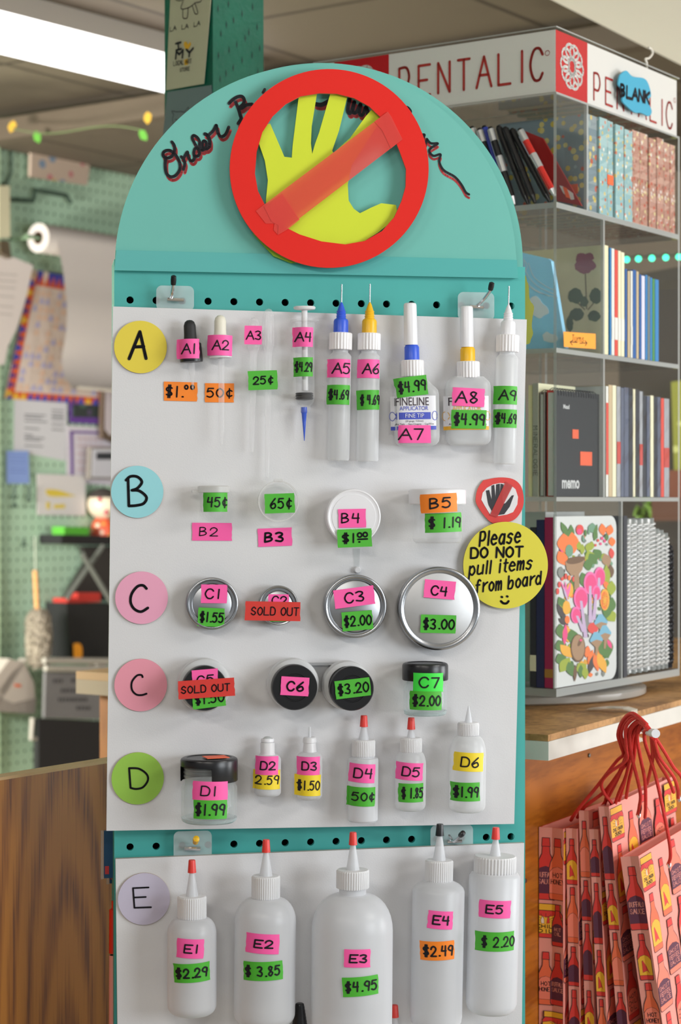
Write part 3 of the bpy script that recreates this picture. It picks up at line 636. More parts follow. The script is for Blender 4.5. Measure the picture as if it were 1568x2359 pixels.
# small painted no-touching sign
it = Item(BOARD, 'no_touching_badge', 'small hand-painted red ring crossing a black hand, above the yellow notice', 'sign', 1149, 1152, PW+.002)
zz8 = lambda pts: [tuple(it.loc(x, y, 0))[:2] for x, y in z8(pts)]
ob = zz8(sp([(140, 20), (250, 0), (350, 10), (410, 60), (432, 150), (420, 230), (370, 300), (300, 325), (210, 330), (150, 280), (95, 200), (85, 150), (100, 80), (140, 20)], 4)[:-1])
ib = zz8([(165, 75), (210, 50), (260, 40), (325, 45), (372, 85), (390, 140), (385, 195), (355, 250), (310, 268), (250, 278), (190, 270), (150, 205), (125, 160), (135, 110)])
PR = P('painted_red', 214, 62, 58, .6, noise=.12, nscale=60); PK = P('painted_black', 44, 42, 48, .6)
Geo().prism(ob, -.0014, .0004, 0, 1).build('card', [PR, P('paper_edge', 176, 150, 120, .8)], it.root)
Geo().prism(ib, .0004, .0007).build('white_field', P('white_paper', 222, 220, 222, .7), it.root)
g = Geo().prism(zz8([(178, 200), (172, 180), (158, 95), (182, 90), (200, 165), (198, 60), (218, 52), (228, 150), (232, 50), (258, 45), (258, 140), (264, 45), (285, 50), (275, 150), (285, 190), (300, 185), (345, 130), (360, 128), (330, 210), (290, 265), (245, 272), (210, 262)]), .0007, .001)
g.build('hand', PK, it.root)
Geo().sheet(zz8([(185, 272), (300, 30), (352, 60), (238, 288)]), .0013).build('bar', see_through('painted_red_bar', .85, rgb(186, 52, 50), .6), it.root)
# ------------------------------------------------------------------ plastics and glass
LDPE = see_through('frosted_plastic', .46, rgb(226, 228, 230), .30, spec=.55)
LDPE2 = see_through('milky_plastic', .60, rgb(224, 226, 230), .34, spec=.5)
LDPED = see_through('frosted_plastic_cap', .9, rgb(228, 228, 230), .36, spec=.5)
CAPW = P('white_ribbed_cap', 232, 230, 232, .38); WPLA = P('white_plastic', 230, 230, 234, .28)
GLASS = see_through('clear_glass', .08, rgb(220, 226, 226), .05, (.97, .98, .98, 1), .6, .42)
CLEARP = see_through('clear_plastic', .08, rgb(232, 234, 236), .16, (.98, .98, .98, 1), .5, .40)
TUBE = see_through('clear_tube', .18, rgb(238, 238, 240), .12, (.99, .99, .99, 1), .6, .5)
BLUEP = P('blue_nozzle', 52, 92, 214, .35); YELP = P('yellow_nozzle', 240, 186, 26, .35); REDC = P('red_cap', 226, 62, 54, .38); STEEL = principled('steel', (.55, .55, .57, 1), .25, 1.0)
SMP = 'samples hung in rows on the white boards'
def cyl(r): return lambda x, y: math.sqrt(max(r*r-x*x, (r*.12)**2))
def item(name, label, cat, x, y, r, tilt=0., w=PW):
    it = Item(BOARD, name, label, cat, x, y, w+r*1.03*(1.955/F)+.0014, tilt=math.radians(tilt), group=SMP); it.r = r*it.s; return it
def ribbed(it, name, y0, y1, r, mat, n=22, dx=0., bev=2.):
    seg = n*4; g = Geo(); k = 0; pr = [(y0, .35, 0), (y0, r-bev, 0), (y0+bev, r, .6), (y1-1.5, r, 1), (y1, r-.6, 1), (y1, .5, 0)]
    for y, rr, d in pr:
        for j in range(seg):
            a = 2*PI*j/seg; q = rr*(1-.055*d*(1 if (j % 4) in (0, 1) else 0)); g.v.append(Vector((q*math.sin(a)*it.s+dx*it.s, (it.y-y)*it.s, q*math.cos(a)*it.s)))
    for i in range(len(pr)-1):
        for j in range(seg):
            j2 = (j+1) % seg; g.f.append([i*seg+j, i*seg+j2, (i+1)*seg+j2, (i+1)*seg+j]); g.m.append(0)
    return g.build(name, mat, it.root, None, False)
def arcp(y0, r0, y1, r1, n=8):
    """quarter-round shoulder from (y0, r0) out to (y1, r1)"""
    return [(y1-(y1-y0)*math.cos(PI/2*i/n), r0+(r1-r0)*math.sin(PI/2*i/n)) for i in range(n+1)]
def foot(y, r, b=6, n=5):
    return [(y-b+b*math.sin(PI/2*i/n), r-b+b*math.cos(PI/2*i/n)) for i in range(n+1)]+[(y, 0)]
# row A -----------------------------------------------------------
it = item('glass_dropper', 'short glass dropper with a black rubber bulb, sample A1', 'dropper', 436, 737, 25, 3)
it.lathe('rubber_bulb', [(737, 0), (738, 6), (742, 11), (750, 13.8), (770, 14.2), (785, 15), (790, 17)], RUB)
it.lathe('cap', [(788, 17), (790, 22), (792, 24.5), (830, 26.5), (834, 26), (835, 6)], BLACKP)
it.lathe('glass_pipette', [(833, 7.2), (862, 7.2), (868, 4), (895, 2.2), (899, 0)], TUBE)
tape(it, 434, 803, 51, 45, 'pink', 'A1', 22, -2, lw=3.2, zf=cyl(26.8*it.s))
it = item('glass_dropper', 'long glass dropper with a white rubber bulb, sample A2', 'dropper', 507, 726, 27, 0)
it.lathe('rubber_bulb', [(726, 0), (727, 6), (732, 11.5), (740, 13.6), (760, 13.6), (772, 14.6), (775, 18)], P('ivory_rubber', 226, 222, 206, .5))
it.lathe('cap', [(772, 18), (774, 24), (776, 27), (818, 27.5), (824, 26), (825, 6)], WPLA)
it.lathe('glass_pipette', [(823, 7), (994, 6.4), (1000, 5), (1026, 2.2), (1028, 0)], TUBE, dx=3)
tape(it, 508, 795, 57, 47, 'pink', 'A2', 21, -1, lw=3, zf=cyl(28.6*it.s))
for cx, y0, yb, ys, ym, lab in ((585, 731, 807, 815, 1042, 'left one of the two clear plastic pipettes at sample A3'), (618.5, 711, 798, 812, 1100, 'taller right one of the two clear plastic pipettes beside sample A3')):
    it = item('plastic_pipette', lab, 'pipette', cx, y0, 15, -1 if cx < 600 else -.5)
    it.lathe('bulb', [(y0, 0), (y0+2, 6), (y0+8, 11), (y0+18, 12.5), (yb-6, 14), (yb, 12), (ys, 8.5)], TUBE)
    it.lathe('stem', [(ys, 8.5), (ys+40, 8), ((ys+ym)/2, 7.8), ((ys+ym)/2+4, 6), (ym-20, 5), (ym, 3.4), (ym+1, 0)], TUBE)
    if cx < 600:
        tape(it, 583, 772, 40, 43, 'pink', 'A3', 19, 1, tx=1, lw=2.8, zf=lambda x, y: .0065)
    else:
        tape(it, 605, 876, 67, 44, 'green', '25¢', 17, 3, lw=3.2, zf=lambda x, y: .0068)
it = item('syringe', 'plastic syringe with a black plunger seal and blue needle tip, sample A4', 'syringe', 701, 706, 24, .5)
it.lathe('plunger', [(706, 0), (706, 24), (709, 26), (713, 24), (715, 7), (735, 7), (900, 7), (900, 0)], LDPED, oval=.75)
it.lathe('barrel', [(736, 19), (737, 33), (741, 34), (744, 24), (755, 22), (920, 21.5), (928, 19), (934, 12), (950, 10.5), (951, 0)], CLEARP)
it.lathe('plunger_seal', [(905, 0), (905, 19), (907, 21), (909, 19), (912, 21), (915, 19), (918, 21), (921, 18), (923, 0)], BLACKP, dx=-2)
it.lathe('needle_tip', [(938, 0), (938, 7), (950, 7.4), (952, 6), (975, 4), (1015, .8), (1016, 0)], see_through('blue_clear_plastic', .8, rgb(56, 96, 216), .25), dx=-3)
tape(it, 699, 776, 46, 45, 'pink', 'A4', 20, -1, lw=3.2, zf=cyl(24*it.s))
tape(it, 699.5, 845, 43, 44, 'green', '$4.29', 20, 0, lw=3, zf=cyl(23*it.s), cond=.7)
def needle_bottle(label, tip, xt, yt, y1, y2, y3, yb, cxb, nm, tilt, tapes):
    it = item('needle_bottle', label, 'bottle', tip, yt, 26, tilt)
    it.lathe('needle', [(yt, 0), (yt, 1.7), (y1+4, 1.7), (y1+4, 0)], STEEL)
    h = y2-y1
    it.lathe('nozzle', [(y1, 1.5), (y1+h*.1, 5), (y1+h*.28, 9.2), (y1+h*.3, 11), (y1+h*.35, 9.6), (y1+h*.38, 11.3), (y1+h*.42, 10), (y1+h*.46, 11.6), (y1+h*.5, 10.5), (y1+h*.54, 12), (y1+h*.56, 15), (y1+h*.62, 17), (y2+2, 17.2)], nm)
    ribbed(it, 'ribbed_cap', y2, y3, 26.6, CAPW)
    it.lathe('body', [(y3-2, 18), (y3+6, 18), (y3+10, 22), (y3+15, 25.4), (yb-4, 25.4), (yb, 23), (yb, 0)], LDPE)
    for a in tapes: tape(it, *a[:4], a[4], a[5], a[6], a[7], lw=3.3, zf=cyl(26.3*it.s), tx=a[8], cond=a[9])
    return it
needle_bottle('slim frosted bottle with a blue nozzle and steel needle, sample A5', 787, 0, 655, 696, 767, 806, 1061, 781, BLUEP, -1.2, [(782, 848, 51, 42, 'pink', 'A5', 23, 0, 8, .9), (781, 909, 51, 45, 'green', '$4.69', 20, 0, 0, .72)])
needle_bottle('slim frosted bottle with a yellow nozzle and steel needle, sample A6', 852, 0, 654, 696, 768, 807, 1063, 848, YELP, -.9, [(851, 849, 50, 43, 'pink', 'A6', 22, 0, 4, .9), (850, 921, 51, 45, 'green', '$ 4.69', 20, 2, 4, .68)])
needle_bottle('slim frosted bottle with a white nozzle and needle, sample A9', 1172, 0, 659, 701, 772, 811, 1069, 1165, WPLA, -1.5, [(1167, 910, 53, 42, 'green', 'A9', 22, 0, 3, .9), (1167, 964, 53, 42, 'green', '$4.69', 21, 0, 0, .72)])
def squat(label, xc, yc, y1, y2, y3, ysh, yb, xb, nm, accent, tilt, second):
    it = item('applicator_bottle', label, 'bottle', xc, yc, 26, tilt)
    it.lathe('long_cap', [(yc, 0), (yc, 11), (yc+2, 14), (yc+6, 15), (y1-4, 16), (y1, 16), (y1, 3)], WPLA)
    it.lathe('nozzle', [(y1-2, 13), (y1, 14), (y1+5, 17), (y2+2, 17.2)], nm, dx=2)
    ribbed(it, 'ribbed_cap', y2, y3, 26.4, CAPW, dx=3)
    W_, D_ = 52.5, 26.
    # flat oval body as stacked superellipse rings
    prof = [(y3-2, 20, 18), (y3+4, 21, 18), (ysh-16, 36, 20), (ysh-8, 45, 23), (ysh-2, 50, 25), (ysh+8, 52, 26), (yb-22, 52, 26), (yb-10, 50, 25), (yb-3, 44, 22), (yb, 36, 18), (yb, 0, 0)]
    g = Geo(); seg = 48; dx = (xb-xc)*it.s
    for y, a, b in prof:
        for j in range(seg):
            t = 2*PI*j/seg; e = .55; cx_, cz_ = math.copysign(abs(math.sin(t))**e, math.sin(t)), math.copysign(abs(math.cos(t))**e, math.cos(t))
            g.v.append(Vector((a*it.s*cx_+dx, (it.y-y)*it.s, b*it.s*cz_)))
    for i in range(len(prof)-1):
        for j in range(seg):
            j2 = (j+1) % seg; g.f.append([i*seg+j, i*seg+j2, (i+1)*seg+j2, (i+1)*seg+j]); g.m.append(0)
    g.build('body', LDPE, it.root, None, True)
    c1 = 2/.55
    zf = lambda x, y: D_*it.s*max(0., 1-min(1., abs((x-dx)/(52*it.s)))**c1)**(1/c1)+.0003
    # printed label wrapped round the body
    lb = it.loc(xb, 951, D_*it.s); hw, hh = 51*it.s, 39*it.s; g = Geo(); nx = 24
    for j in (0, 1):
        for i in range(nx+1):
            x = lb.x-hw+2*hw*i/nx; y = lb.y+hh*(2*j-1)*(-1); g.v.append(Vector((x, y, zf(x, y)+.0003)))
    for i in range(nx): g.f.append([i+nx+1, i+nx+2, i+1, i]); g.m.append(0)
    yb0, yb1 = lb.y-hh*.78, lb.y-hh
    k0 = len(g.v)
    for y in (yb0, yb1):
        for i in range(nx+1):
            x = lb.x-hw+2*hw*i/nx; g.v.append(Vector((x, y, zf(x, y)+.0005)))
    for i in range(nx): g.f.append([k0+i+nx+1, k0+i+nx+2, k0+i+1, k0+i]); g.m.append(1)
    acc, dark = accent
    if not second:
        x0, x1 = lb.x-40*it.s, lb.x+38*it.s; k0 = len(g.v)
        for y in (it.loc(xb, 950, .01).y, it.loc(xb, 966, .01).y):
            for i in range(13):
                x = x0+(x1-x0)*i/12; g.v.append(Vector((x, y, zf(x, y)+.0005)))
        for i in range(12): g.f.append([k0+i+13, k0+i+14, k0+i+1, k0+i]); g.m.append(1)
    lo = g.build('printed_label', [P('label_white', 226, 226, 232, .4), acc], it.root)
    g = Geo()
    def put(text, px, py, size, mi, sx=1.0, dz=.0008):
        v, f = typeset(text, size*it.s, font_scale_x=sx); c = it.loc(px, py, D_*it.s)
        g.add([(c.x+a, c.y+b, zf(c.x+a, c.y+b)+dz) for a, b in v], f, mi)
    put('FINELINE', xb-5, 926, 27, 0, .72); put('APPLICATOR', xb-1, 941, 13.5, 1, .84)
    if not second: put('FINE TIP', xb, 958, 13.5, 2, .9, .0011)
    put('(20 gauge / 0.5mm)', xb, 970, 6, 0, .9); put('Air Tight  -  Non-Clogging  -  Cap/Wire', xb+2, 977, 6, 0, .9)
    for sx in (-1, 1): ribbons(g, [circle(it.loc(xb+sx*47, 958, .01).x, it.loc(xb, 958, .01).y, 6.5*it.s, 10*it.s, 24)], 1.2*it.s, lambda x, y: zf(x, y)+.0007, 1)
    g.build('label_print', [P('print_dark', 52, 36, 48, .5), acc, P('label_white', 226, 226, 232, .4)], lo)
    return it, zf
it, zf = squat('squat applicator bottle with blue nozzle and blue printed label, sample A7', 944, 698, 795, 830, 868, 902, 1028, 954, BLUEP, (P('label_blue', 70, 84, 190, .5), 0), 1.2, False)
tape(it, 948, 890, 72, 45, 'green', '$4.99', 23, 6, lw=3.6, zf=lambda x, y: zf(x, y)+.0008, cond=.8)
tape(it, 955, 1000, 74, 41, 'pink', 'A7', 24, -1, tx=-9, lw=3.4, zf=lambda x, y: zf(x, y)+.0008, cond=1.2)
it, zf2 = squat('squat applicator bottle with yellow nozzle and tapes over its label, sample A8', 1074, 705, 800, 833, 871, 884, 1026, 1076, YELP, (P('label_yellow', 232, 176, 50, .5), 0), .5, True)
tape(it, 1079, 915, 75, 42, 'pink', 'A8', 25, -3, tx=-4, lw=3.6, zf=lambda x, y: zf2(x, y)+.0012, cond=1.05)
tape(it, 1080, 966, 81, 43, 'green', '$4.99', 24, -1, lw=4., zf=lambda x, y: zf2(x, y)+.0012, cond=.85)
# tapes stuck straight on the white board
def tag_on_board(label, cx, cy, w, h, col, text, th, rot, **k):
    it = Item(BOARD, 'price_tag', label, 'price tag', cx, cy, PW, group='tape tags stuck on the white board')
    o = tape(it, cx, cy, w, h, col, text, th, rot, z=.0003, name='tape', **k); return it
tag_on_board('orange tape tag reading $1.00 under the black dropper', 416, 902, 77, 44, 'orange', '$1.', 24, -1, tx=-16, lw=3.6, cond=1.0, extra=[circle(13, -10, 3.6, 4.4, 14)+[(16.6, -10)], circle(27, -10, 3.6, 4.4, 14)+[(30.6, -10)]])
tag_on_board('orange tape tag reading 50¢ behind the long glass tube', 505, 905, 67, 44, 'orange', '50¢', 20, 0, lw=3.2, cond=1.0)
tag_on_board('pink tape tag reading B2 under the small tub', 488, 1225, 92, 41, 'pink', 'B2', 19, -.5, tx=-9, lw=2.4, cond=1.15)
tag_on_board('pink tape tag reading B3 under the round cup', 633, 1237.5, 79, 42, 'pink', 'B3', 20, 2, tx=-3, lw=4.6, cond=1.15)
# row B ---------------------------------------------------------------
it = item('small_tub', 'tiny clear tub with a snap lid and green 45¢ tape, sample B2', 'tub', 492, 1119, 32, 0)
it.lathe('lid', [(1119, 0), (1119, 34), (1121, 37), (1134, 36.5), (1135, 32)], see_through('tub_lid', .5, rgb(222, 222, 220), .35))
Geo().box(-.021, -.013, -.0065, -.0045, -.004, .004).build('lid_tab', MATS['tub_lid'], it.root)
it.lathe('tub_body', [(1135, 32), (1160, 31.5), (1176, 31), (1180, 28), (1181, 0)], CLEARP)
tape(it, 497, 1157, 56, 44, 'green', '45¢', 21, 0, tx=3, lw=3.4, zf=cyl(33*it.s), cond=.75)
def faceon(name, label, cat, cx, cy, depth, w=PW):
    it = Item(BOARD, name, label, cat, cx, cy, w+depth, group=SMP); it.depth = depth; return it
def zl(it, name, pr, mat, seg=64, dx=0, dy=0, sharp=38, parent=None):
    """pr: (radius px, height above the board m)"""
    g = Geo().lathe([(r*it.s, z-it.depth) for r, z in pr], 'Z', seg)
    for v in g.v: v.x += dx*it.s; v.y += dy*it.s
    return g.build(name, mat, parent or it.root, None, True, sharp)
it = faceon('round_cup', 'round clear plastic cup seen from its lid with green 65¢ tape, sample B3', 'cup', 641, 1155, .02)
zl(it, 'cup_body', [(0, .001), (36, .001), (39, .004), (42, .018)], CLEARP)
zl(it, 'lid', [(46, .015), (47.5, .017), (47.5, .021), (45, .022), (42, .0205), (34, .020), (32, .0192), (0, .0192)], CLEARP)
zl(it, 'lid_rim', [(46, .0205), (47.6, .0205), (47.6, .0222), (44.5, .0222), (44.5, .0205)], see_through('tub_lid', .5, rgb(222, 222, 220), .35))
Geo().prism(rrect(-10*it.s, 44*it.s, 10*it.s, 52*it.s, 3*it.s), -.003, -.0005).build('lid_tab', MATS['tub_lid'], it.root)
tape(it, 644, 1159.5, 69, 45, 'green', '65¢', 22, 2, tx=2, lw=3.4, z=.0024, cond=.75)
it = faceon('white_jar', 'white plastic jar seen from its round lid, sample B4', 'jar', 815, 1190, .024)
zl(it, 'jar_body', [(0, .0), (52, .0), (56, .003), (57, .014)], WPLA)
zl(it, 'lid', [(60, .010), (63.5, .012), (64, .021), (62.5, .0236), (60, .024), (58, .0234), (52, .0234), (51, .0238), (0, .0238)], WPLA)
tape(it, 811, 1194, 64, 43, 'pink', 'B4', 21, 1, tx=-5, lw=3.3, z=.0003, cond=1.05)
tape(it, 816, 1239.5, 80, 42, 'green', '$1.', 20, 2, tx=-10, lw=3.8, z=.0008, cond=1., extra=[circle(12, -7, 5, 5, 12), circle(25, -8, 5, 5, 12), [(8, 3), (30, 2)]])
it = item('screw_jar', 'clear plastic jar with a white screw lid, sample B5', 'jar', 1007, 1124, 58, 0)
it.lathe('lid', [(1126, 0), (1126, 58), (1128, 64), (1131, 66), (1160, 66), (1162, 64), (1162, 55)], WPLA, seg=64)
it.lathe('jar_body', [(1162, 56), (1166, 58), (1236, 58), (1246, 55), (1251, 50), (1251, 0)], CLEARP, seg=64)
it.lathe('jar_base', [(1240, 56.5), (1248, 54), (1250, 49), (1250, 0)], CLEARP, seg=64)
tape(it, 1013, 1159, 83, 43, 'orange', 'B5', 22, 3, lw=3.8, zf=cyl(67*it.s), cond=1.15)
tape(it, 1024, 1204, 88, 44, 'green', '$ 1.19', 22, 2, tx=1, lw=3.6, zf=cyl(60*it.s), cond=.85)
# tie nub of clear plastic under B4
it = Item(BOARD, 'cable_tie', 'clear plastic tie with a round white nub between B4 and the tin C3', 'cable tie', 822, 1290, PW, group=None)
Geo().prism([(-9*it.s, 26*it.s), (7*it.s, 26*it.s), (5*it.s, -16*it.s), (-6*it.s, -16*it.s)], .0002, .001).build('strap', clear('tie_clear', haze=.12), it.root)
g = Geo().lathe([(0, .0002), (8*it.s, .0002), (8*it.s, .004), (6*it.s, .005), (0, .005)], 'Z', 24)
for v in g.v: v.y -= 23*it.s
g.build('nub', LDPED, it.root, None, True)
# silver tins ---------------------------------------------------------
TIN = principled('tin', (.42, .43, .445, 1), .30, 1.0, bump=.02, bscale=500); TIN2 = principled('tin_face', (.45, .46, .475, 1), .36, 1.0, noise=.05, nscale=120)
TIN3 = principled('bright_tin', (.56, .56, .56, 1), .5, 1.0, noise=.04, nscale=160)  # lighter tin tone stands in for the bright room reflected in the lid
def tin(label, cx, cy, r, depth, rings, rim=TIN, face=TIN2):
    it = faceon('round_tin', label, 'tin', cx, cy, depth); R_ = r; d = depth
    zl(it, 'tin_body', [(0, .0), (R_*.93, .0), (R_*.95, .002), (R_*.95, d*.55)], rim)
    zl(it, 'lid', [(R_*.96, d*.45), (R_, d*.48), (R_, d*.93), (R_*.985, d*.975), (R_*.95, d), (R_*.90, d*.985), (R_*.875, d*.94)]+rings[:2], rim)
    zl(it, 'lid_face', rings[1:], face)
    return it
it = tin('silver round tin with green $1.55 tape, sample C1', 489, 1391, 60.5, .017, [(47, .0158), (45, .0148), (43, .0152), (0, .0152)])
tape(it, 493, 1368, 60, 43, 'pink', 'C1', 21, -1, tx=-5, lw=3.4, z=-.001, cond=1.1); tape(it, 486.5, 1422, 61, 43, 'green', '$1.55', 21, -3, lw=3.6, z=-.0008, cond=.75)
it = tin('smallest silver tin crossed by red sold out tape, sample C2', 641.5, 1395, 46, .016, [(35, .015), (33, .0138), (31, .0142), (0, .0142)])
tape(it, 641, 1386, 48, 34, 'pink', 'C2', 18, -1, tx=1, ty=-3, lw=3., z=-.001, cond=1.); tape(it, 641, 1424, 44, 16, 'green', '', z=-.001)
tape(it, 628, 1408, 128, 44, 'red', 'SOLD OUT', 18, -1.5, tx=4, lw=2.6, z=.0006, cond=1.0, name='sold_out_tape', label='red tape reading SOLD OUT')
it = tin('silver round tin with a tilted pink tape, sample C3', 818.5, 1397, 73.5, .018, [(61, .0168), (59, .0157), (57, .0161), (0, .0161)])
tape(it, 815.5, 1375.5, 94, 43, 'pink', 'C3', 22, 7, tx=-1, lw=3.6, z=-.0006, cond=1.1); tape(it, 822.5, 1430, 72, 44, 'green', '$2.00', 22, 4, lw=3.6, z=-.0008, cond=.8)
it = tin('largest silver tin with green $3.00 tape, sample C4', 1012, 1402, 96.5, .021, [(83, .0196), (81.5, .0186), (80, .0189), (0, .0189)], face=TIN3)
tape(it, 1012, 1358, 73, 42, 'pink', 'C4', 20, -5, tx=-2, ty=3, lw=3.6, z=-.0008, cond=1.); tape(it, 1009, 1437.5, 83, 42, 'green', '$3.00', 22, -2, lw=3.8, z=-.0008, cond=.9)
# jars seen from their black lids -------------------------------------
FROST = see_through('frosted_jar', .8, rgb(216, 218, 220), .4); BLID = P('black_lid', 24, 24, 26, .32)
def lidjar(label, cx, cy, ro, lx, ly, rl, d=.034):
    it = faceon('cosmetic_jar', label, 'jar', cx, cy, d)
    zl(it, 'jar_body', [(0, .0), (ro*.9, .0), (ro*.97, .003), (ro, .008), (ro, d*.55), (ro*.97, d*.62), (ro*.88, d*.66), (rl*.9, d*.67)], FROST)
    zl(it, 'black_lid', [(rl*.98, d*.64), (rl, d*.66), (rl, d*.96), (rl*.96, d), (rl*.62, d), (rl*.6, d*.985), (rl*.56, d*.985), (rl*.54, d), (0, d)], BLID, dx=lx-cx, dy=cy-ly)
    return it
it = lidjar('frosted jar with a black lid crossed by red sold out tape, sample C5', 474, 1582, 62.5, 472, 1586, 52)
tape(it, 472, 1562, 60, 40, 'pink', 'C5', 19, 4, ty=4, lw=3.2, z=.0003, cond=1.1); tape(it, 481, 1614, 76, 32, 'green', '$1.50', 20, 6, ty=-5, lw=3.4, z=.0003)
tape(it, 475, 1586, 130, 42, 'red', 'SOLD OUT', 16, 3, tx=-3, lw=2.8, z=.0022, cond=1.15, name='sold_out_tape', label='red tape reading SOLD OUT')
it = lidjar('frosted jar with a black lid and pink tape, sample C6, left of the metal plate', 681, 1579, 59.5, 679, 1584, 52.5)
tape(it, 679, 1581, 65, 43, 'pink', 'C6', 20, -4, lw=4.2, z=.0006, cond=1.05)
it = lidjar('frosted jar with a black lid and tilted green $3.20 tape', 805.5, 1582.5, 57, 811, 1587, 51)
tape(it, 812, 1585.5, 82, 42, 'green', '$3.20', 22, 6, lw=3.6, z=.0006, cond=.85)
it = Item(BOARD, 'metal_plate', 'small grey metal plate behind the two black-lidded jars C6', 'plate', 745, 1558, PW)
Geo().box(-52*it.s, 48*it.s, -33*it.s, 32*it.s, .0003, .0022).box(-52*it.s, 48*it.s, 27*it.s, 32*it.s, .0022, .008).build('plate', principled('plate_metal', (.5, .5, .5, 1), .4, 1.0), it.root)
def glassjar(label, cx, y0, rl, y1, rb, yb, chip=False):
    it = item('glass_jar', label, 'jar', cx, y0, rl, 0)
    keep = None
    if chip: keep = lambda i, a: not (i >= 3 and (PI*1.55 < a < PI*2.08))
    it.lathe('black_lid', [(y0+5, 0), (y0+5, rl*.78), (y0+3.5, rl*.8), (y0+3.5, rl-6), (y0+6, rl-1.5), (y0+10, rl), (y0+22, rl), (y1-2, rl), (y1, rl-1), (y1, rl-3)], BLID, seg=96, keep=(lambda i, a: not (i >= 6 and PI*1.5 < a < PI*2.08)) if chip else None)
    it.lathe('glass_body', [(y0+10, rb*.86), (y1+4, rb*.88), (y1+8, rb*.95), (y1+14, rb), (yb-10, rb), (yb-3, rb*.97), (yb, rb*.9), (yb, 0)], GLASS, seg=72)
    it.lathe('glass_inner', [(y0+10, rb*.8), (y1+8, rb*.86), (y1+16, rb*.9), (yb-14, rb*.9), (yb-9, rb*.8), (yb-8, 0)], GLASS, seg=72)
    it.lathe('glass_base', [(yb-10, rb*.995), (yb-3, rb*.972), (yb+.3, rb*.9), (yb+.3, rb*.6), (yb-1, rb*.58), (yb-1, 0)], see_through('glass_base', .25, rgb(190, 206, 206), .08, (.9, .95, .95, 1)), seg=72)
    if chip:
        for k in range(3): it.lathe('screw_thread', [(y0+24+k*9, rb*.87), (y0+26+k*9, rb*.91), (y0+29+k*9, rb*.91), (y0+31+k*9, rb*.87)], GLASS, seg=72)
    return it
it = glassjar('small clear glass jar with black lid and bright green tape, sample C7', 979, 1523, 53, 1566, 50, 1646)
tape(it, 988, 1572.5, 69, 43, 'lime', 'C7', 22, -1, lw=3.6, zf=cyl(54.5*it.s), cond=1.15); tape(it, 982.5, 1614.5, 72, 43, 'green', '$2.00', 22, -1, lw=3.6, zf=cyl(54.6*it.s), cond=.85)
# row D ---------------------------------------------------------------
it = glassjar('larger glass jar with a chipped black lid, sample D1', 481.5, 1741, 66, 1798, 64.5, 1892, True)
p = it.loc(496, 1757, 0)
Geo().box(-.011, .011, 0, .0006, -.009, .009).build('orange_sticker', TAPE['coral'], it.root, Matrix.Translation((.006, (it.y-1744)*it.s+.0002, .004)) @ Matrix.Rotation(.2, 4, 'Y'))
tape(it, 485, 1822.5, 80, 43, 'pink', 'D1', 21, -2, tx=-6, lw=3.2, zf=cyl(66.5*it.s), cond=1.15); tape(it, 485.5, 1865.5, 76, 43, 'green', '$1.99', 24, -1, tx=-2, lw=3.8, zf=cyl(66.8*it.s), cond=.85)
it = item('roller_bottle', 'small milky roller bottle with yellow 2.59 tape, sample D2', 'bottle', 616, 1697, 31, 0)
it.lathe('roller_ball', [(1696, 0), (1697, 6), (1700, 10.5), (1706, 12)], P('grey_ball', 186, 190, 190, .3))
it.lathe('roller_collar', [(1701, 11), (1701, 14), (1704, 15.5), (1709, 15), (1711, 13)], WPLA)
it.lathe('neck', [(1710, 15), (1712, 16.5), (1734, 16.5), (1742, 20)], LDPED)
it.lathe('body', [(1736, 17)]+arcp(1738, 17, 1752, 31)+foot(1833, 31, 9), LDPE2)
tape(it, 616, 1764, 52, 43, 'pink', 'D2', 18, -1, lw=3.3, zf=cyl(31.8*it.s), cond=1., z=0); tape(it, 616, 1797, 61.5, 44, 'yellow', '2.59', 19, -1, lw=2.8, zf=cyl(31.3*it.s), cond=.9)
it = item('dropper_bottle', 'small frosted bottle with a thin open spout and yellow $1.50 tape, sample D3', 'bottle', 713, 1674, 30, -.3)
it.lathe('spout', [(1674, 2.6), (1698, 3.6), (1700, 9)], LDPE2)
it.lathe('collar', [(1698, 0), (1698, 13), (1700, 15), (1710, 16), (1711, 14), (1732, 16), (1733, 14)], LDPED)
it.lathe('body', [(1730, 14)]+arcp(1732, 14, 1748, 29.5)+foot(1842, 29.5, 12), LDPE)
tape(it, 712, 1765, 51, 42, 'pink', 'D3', 18, 0, tx=0, lw=3.3, zf=cyl(30.4*it.s), cond=1.); tape(it, 710.5, 1810, 58.5, 48, 'yellow', '$1.50', 20, -1, lw=3., zf=cyl(30*it.s), cond=.95)
def squeeze(label, name, cx, yt, capcol, y1, rt, y2, rc, y3, rcap, y4, rcol, body, mat, tapes, tilt=0., ribs=True, rb=40):
    """squeeze bottle: coloured tip, cone, screw collar and body"""
    it = item(name, label, 'bottle', cx, yt, rb, tilt)
    if capcol: it.lathe('tip_cap', [(yt, 0), (yt, rt*.72), (yt+2, rt*.8), (y1, rt), (y1, rt*.5)], capcol, seg=24)
    it.lathe('cone_spout', [((y1 if capcol else yt)-3 if capcol else yt, rt*.55 if capcol else 1.4), (y2, rc), (y2+1, rc*.6)], LDPE2)
    if ribs: ribbed(it, 'collar', y3, y4, rcap, LDPED, 40, bev=3)
    else: it.lathe('collar', [(y3, 0), (y3, rcap-3), (y3+2, rcap-.5), (y3+6, rcap), (y4-2, rcap), (y4, rcap-2), (y4, rcol)], LDPED)
    it.lathe('body', body, mat, seg=64)
    for a in tapes:
        tape(it, *a[:7], rot=a[7], tx=a[8], lw=a[9], cond=a[10], zf=cyl(rb*1.012*it.s))
    return it
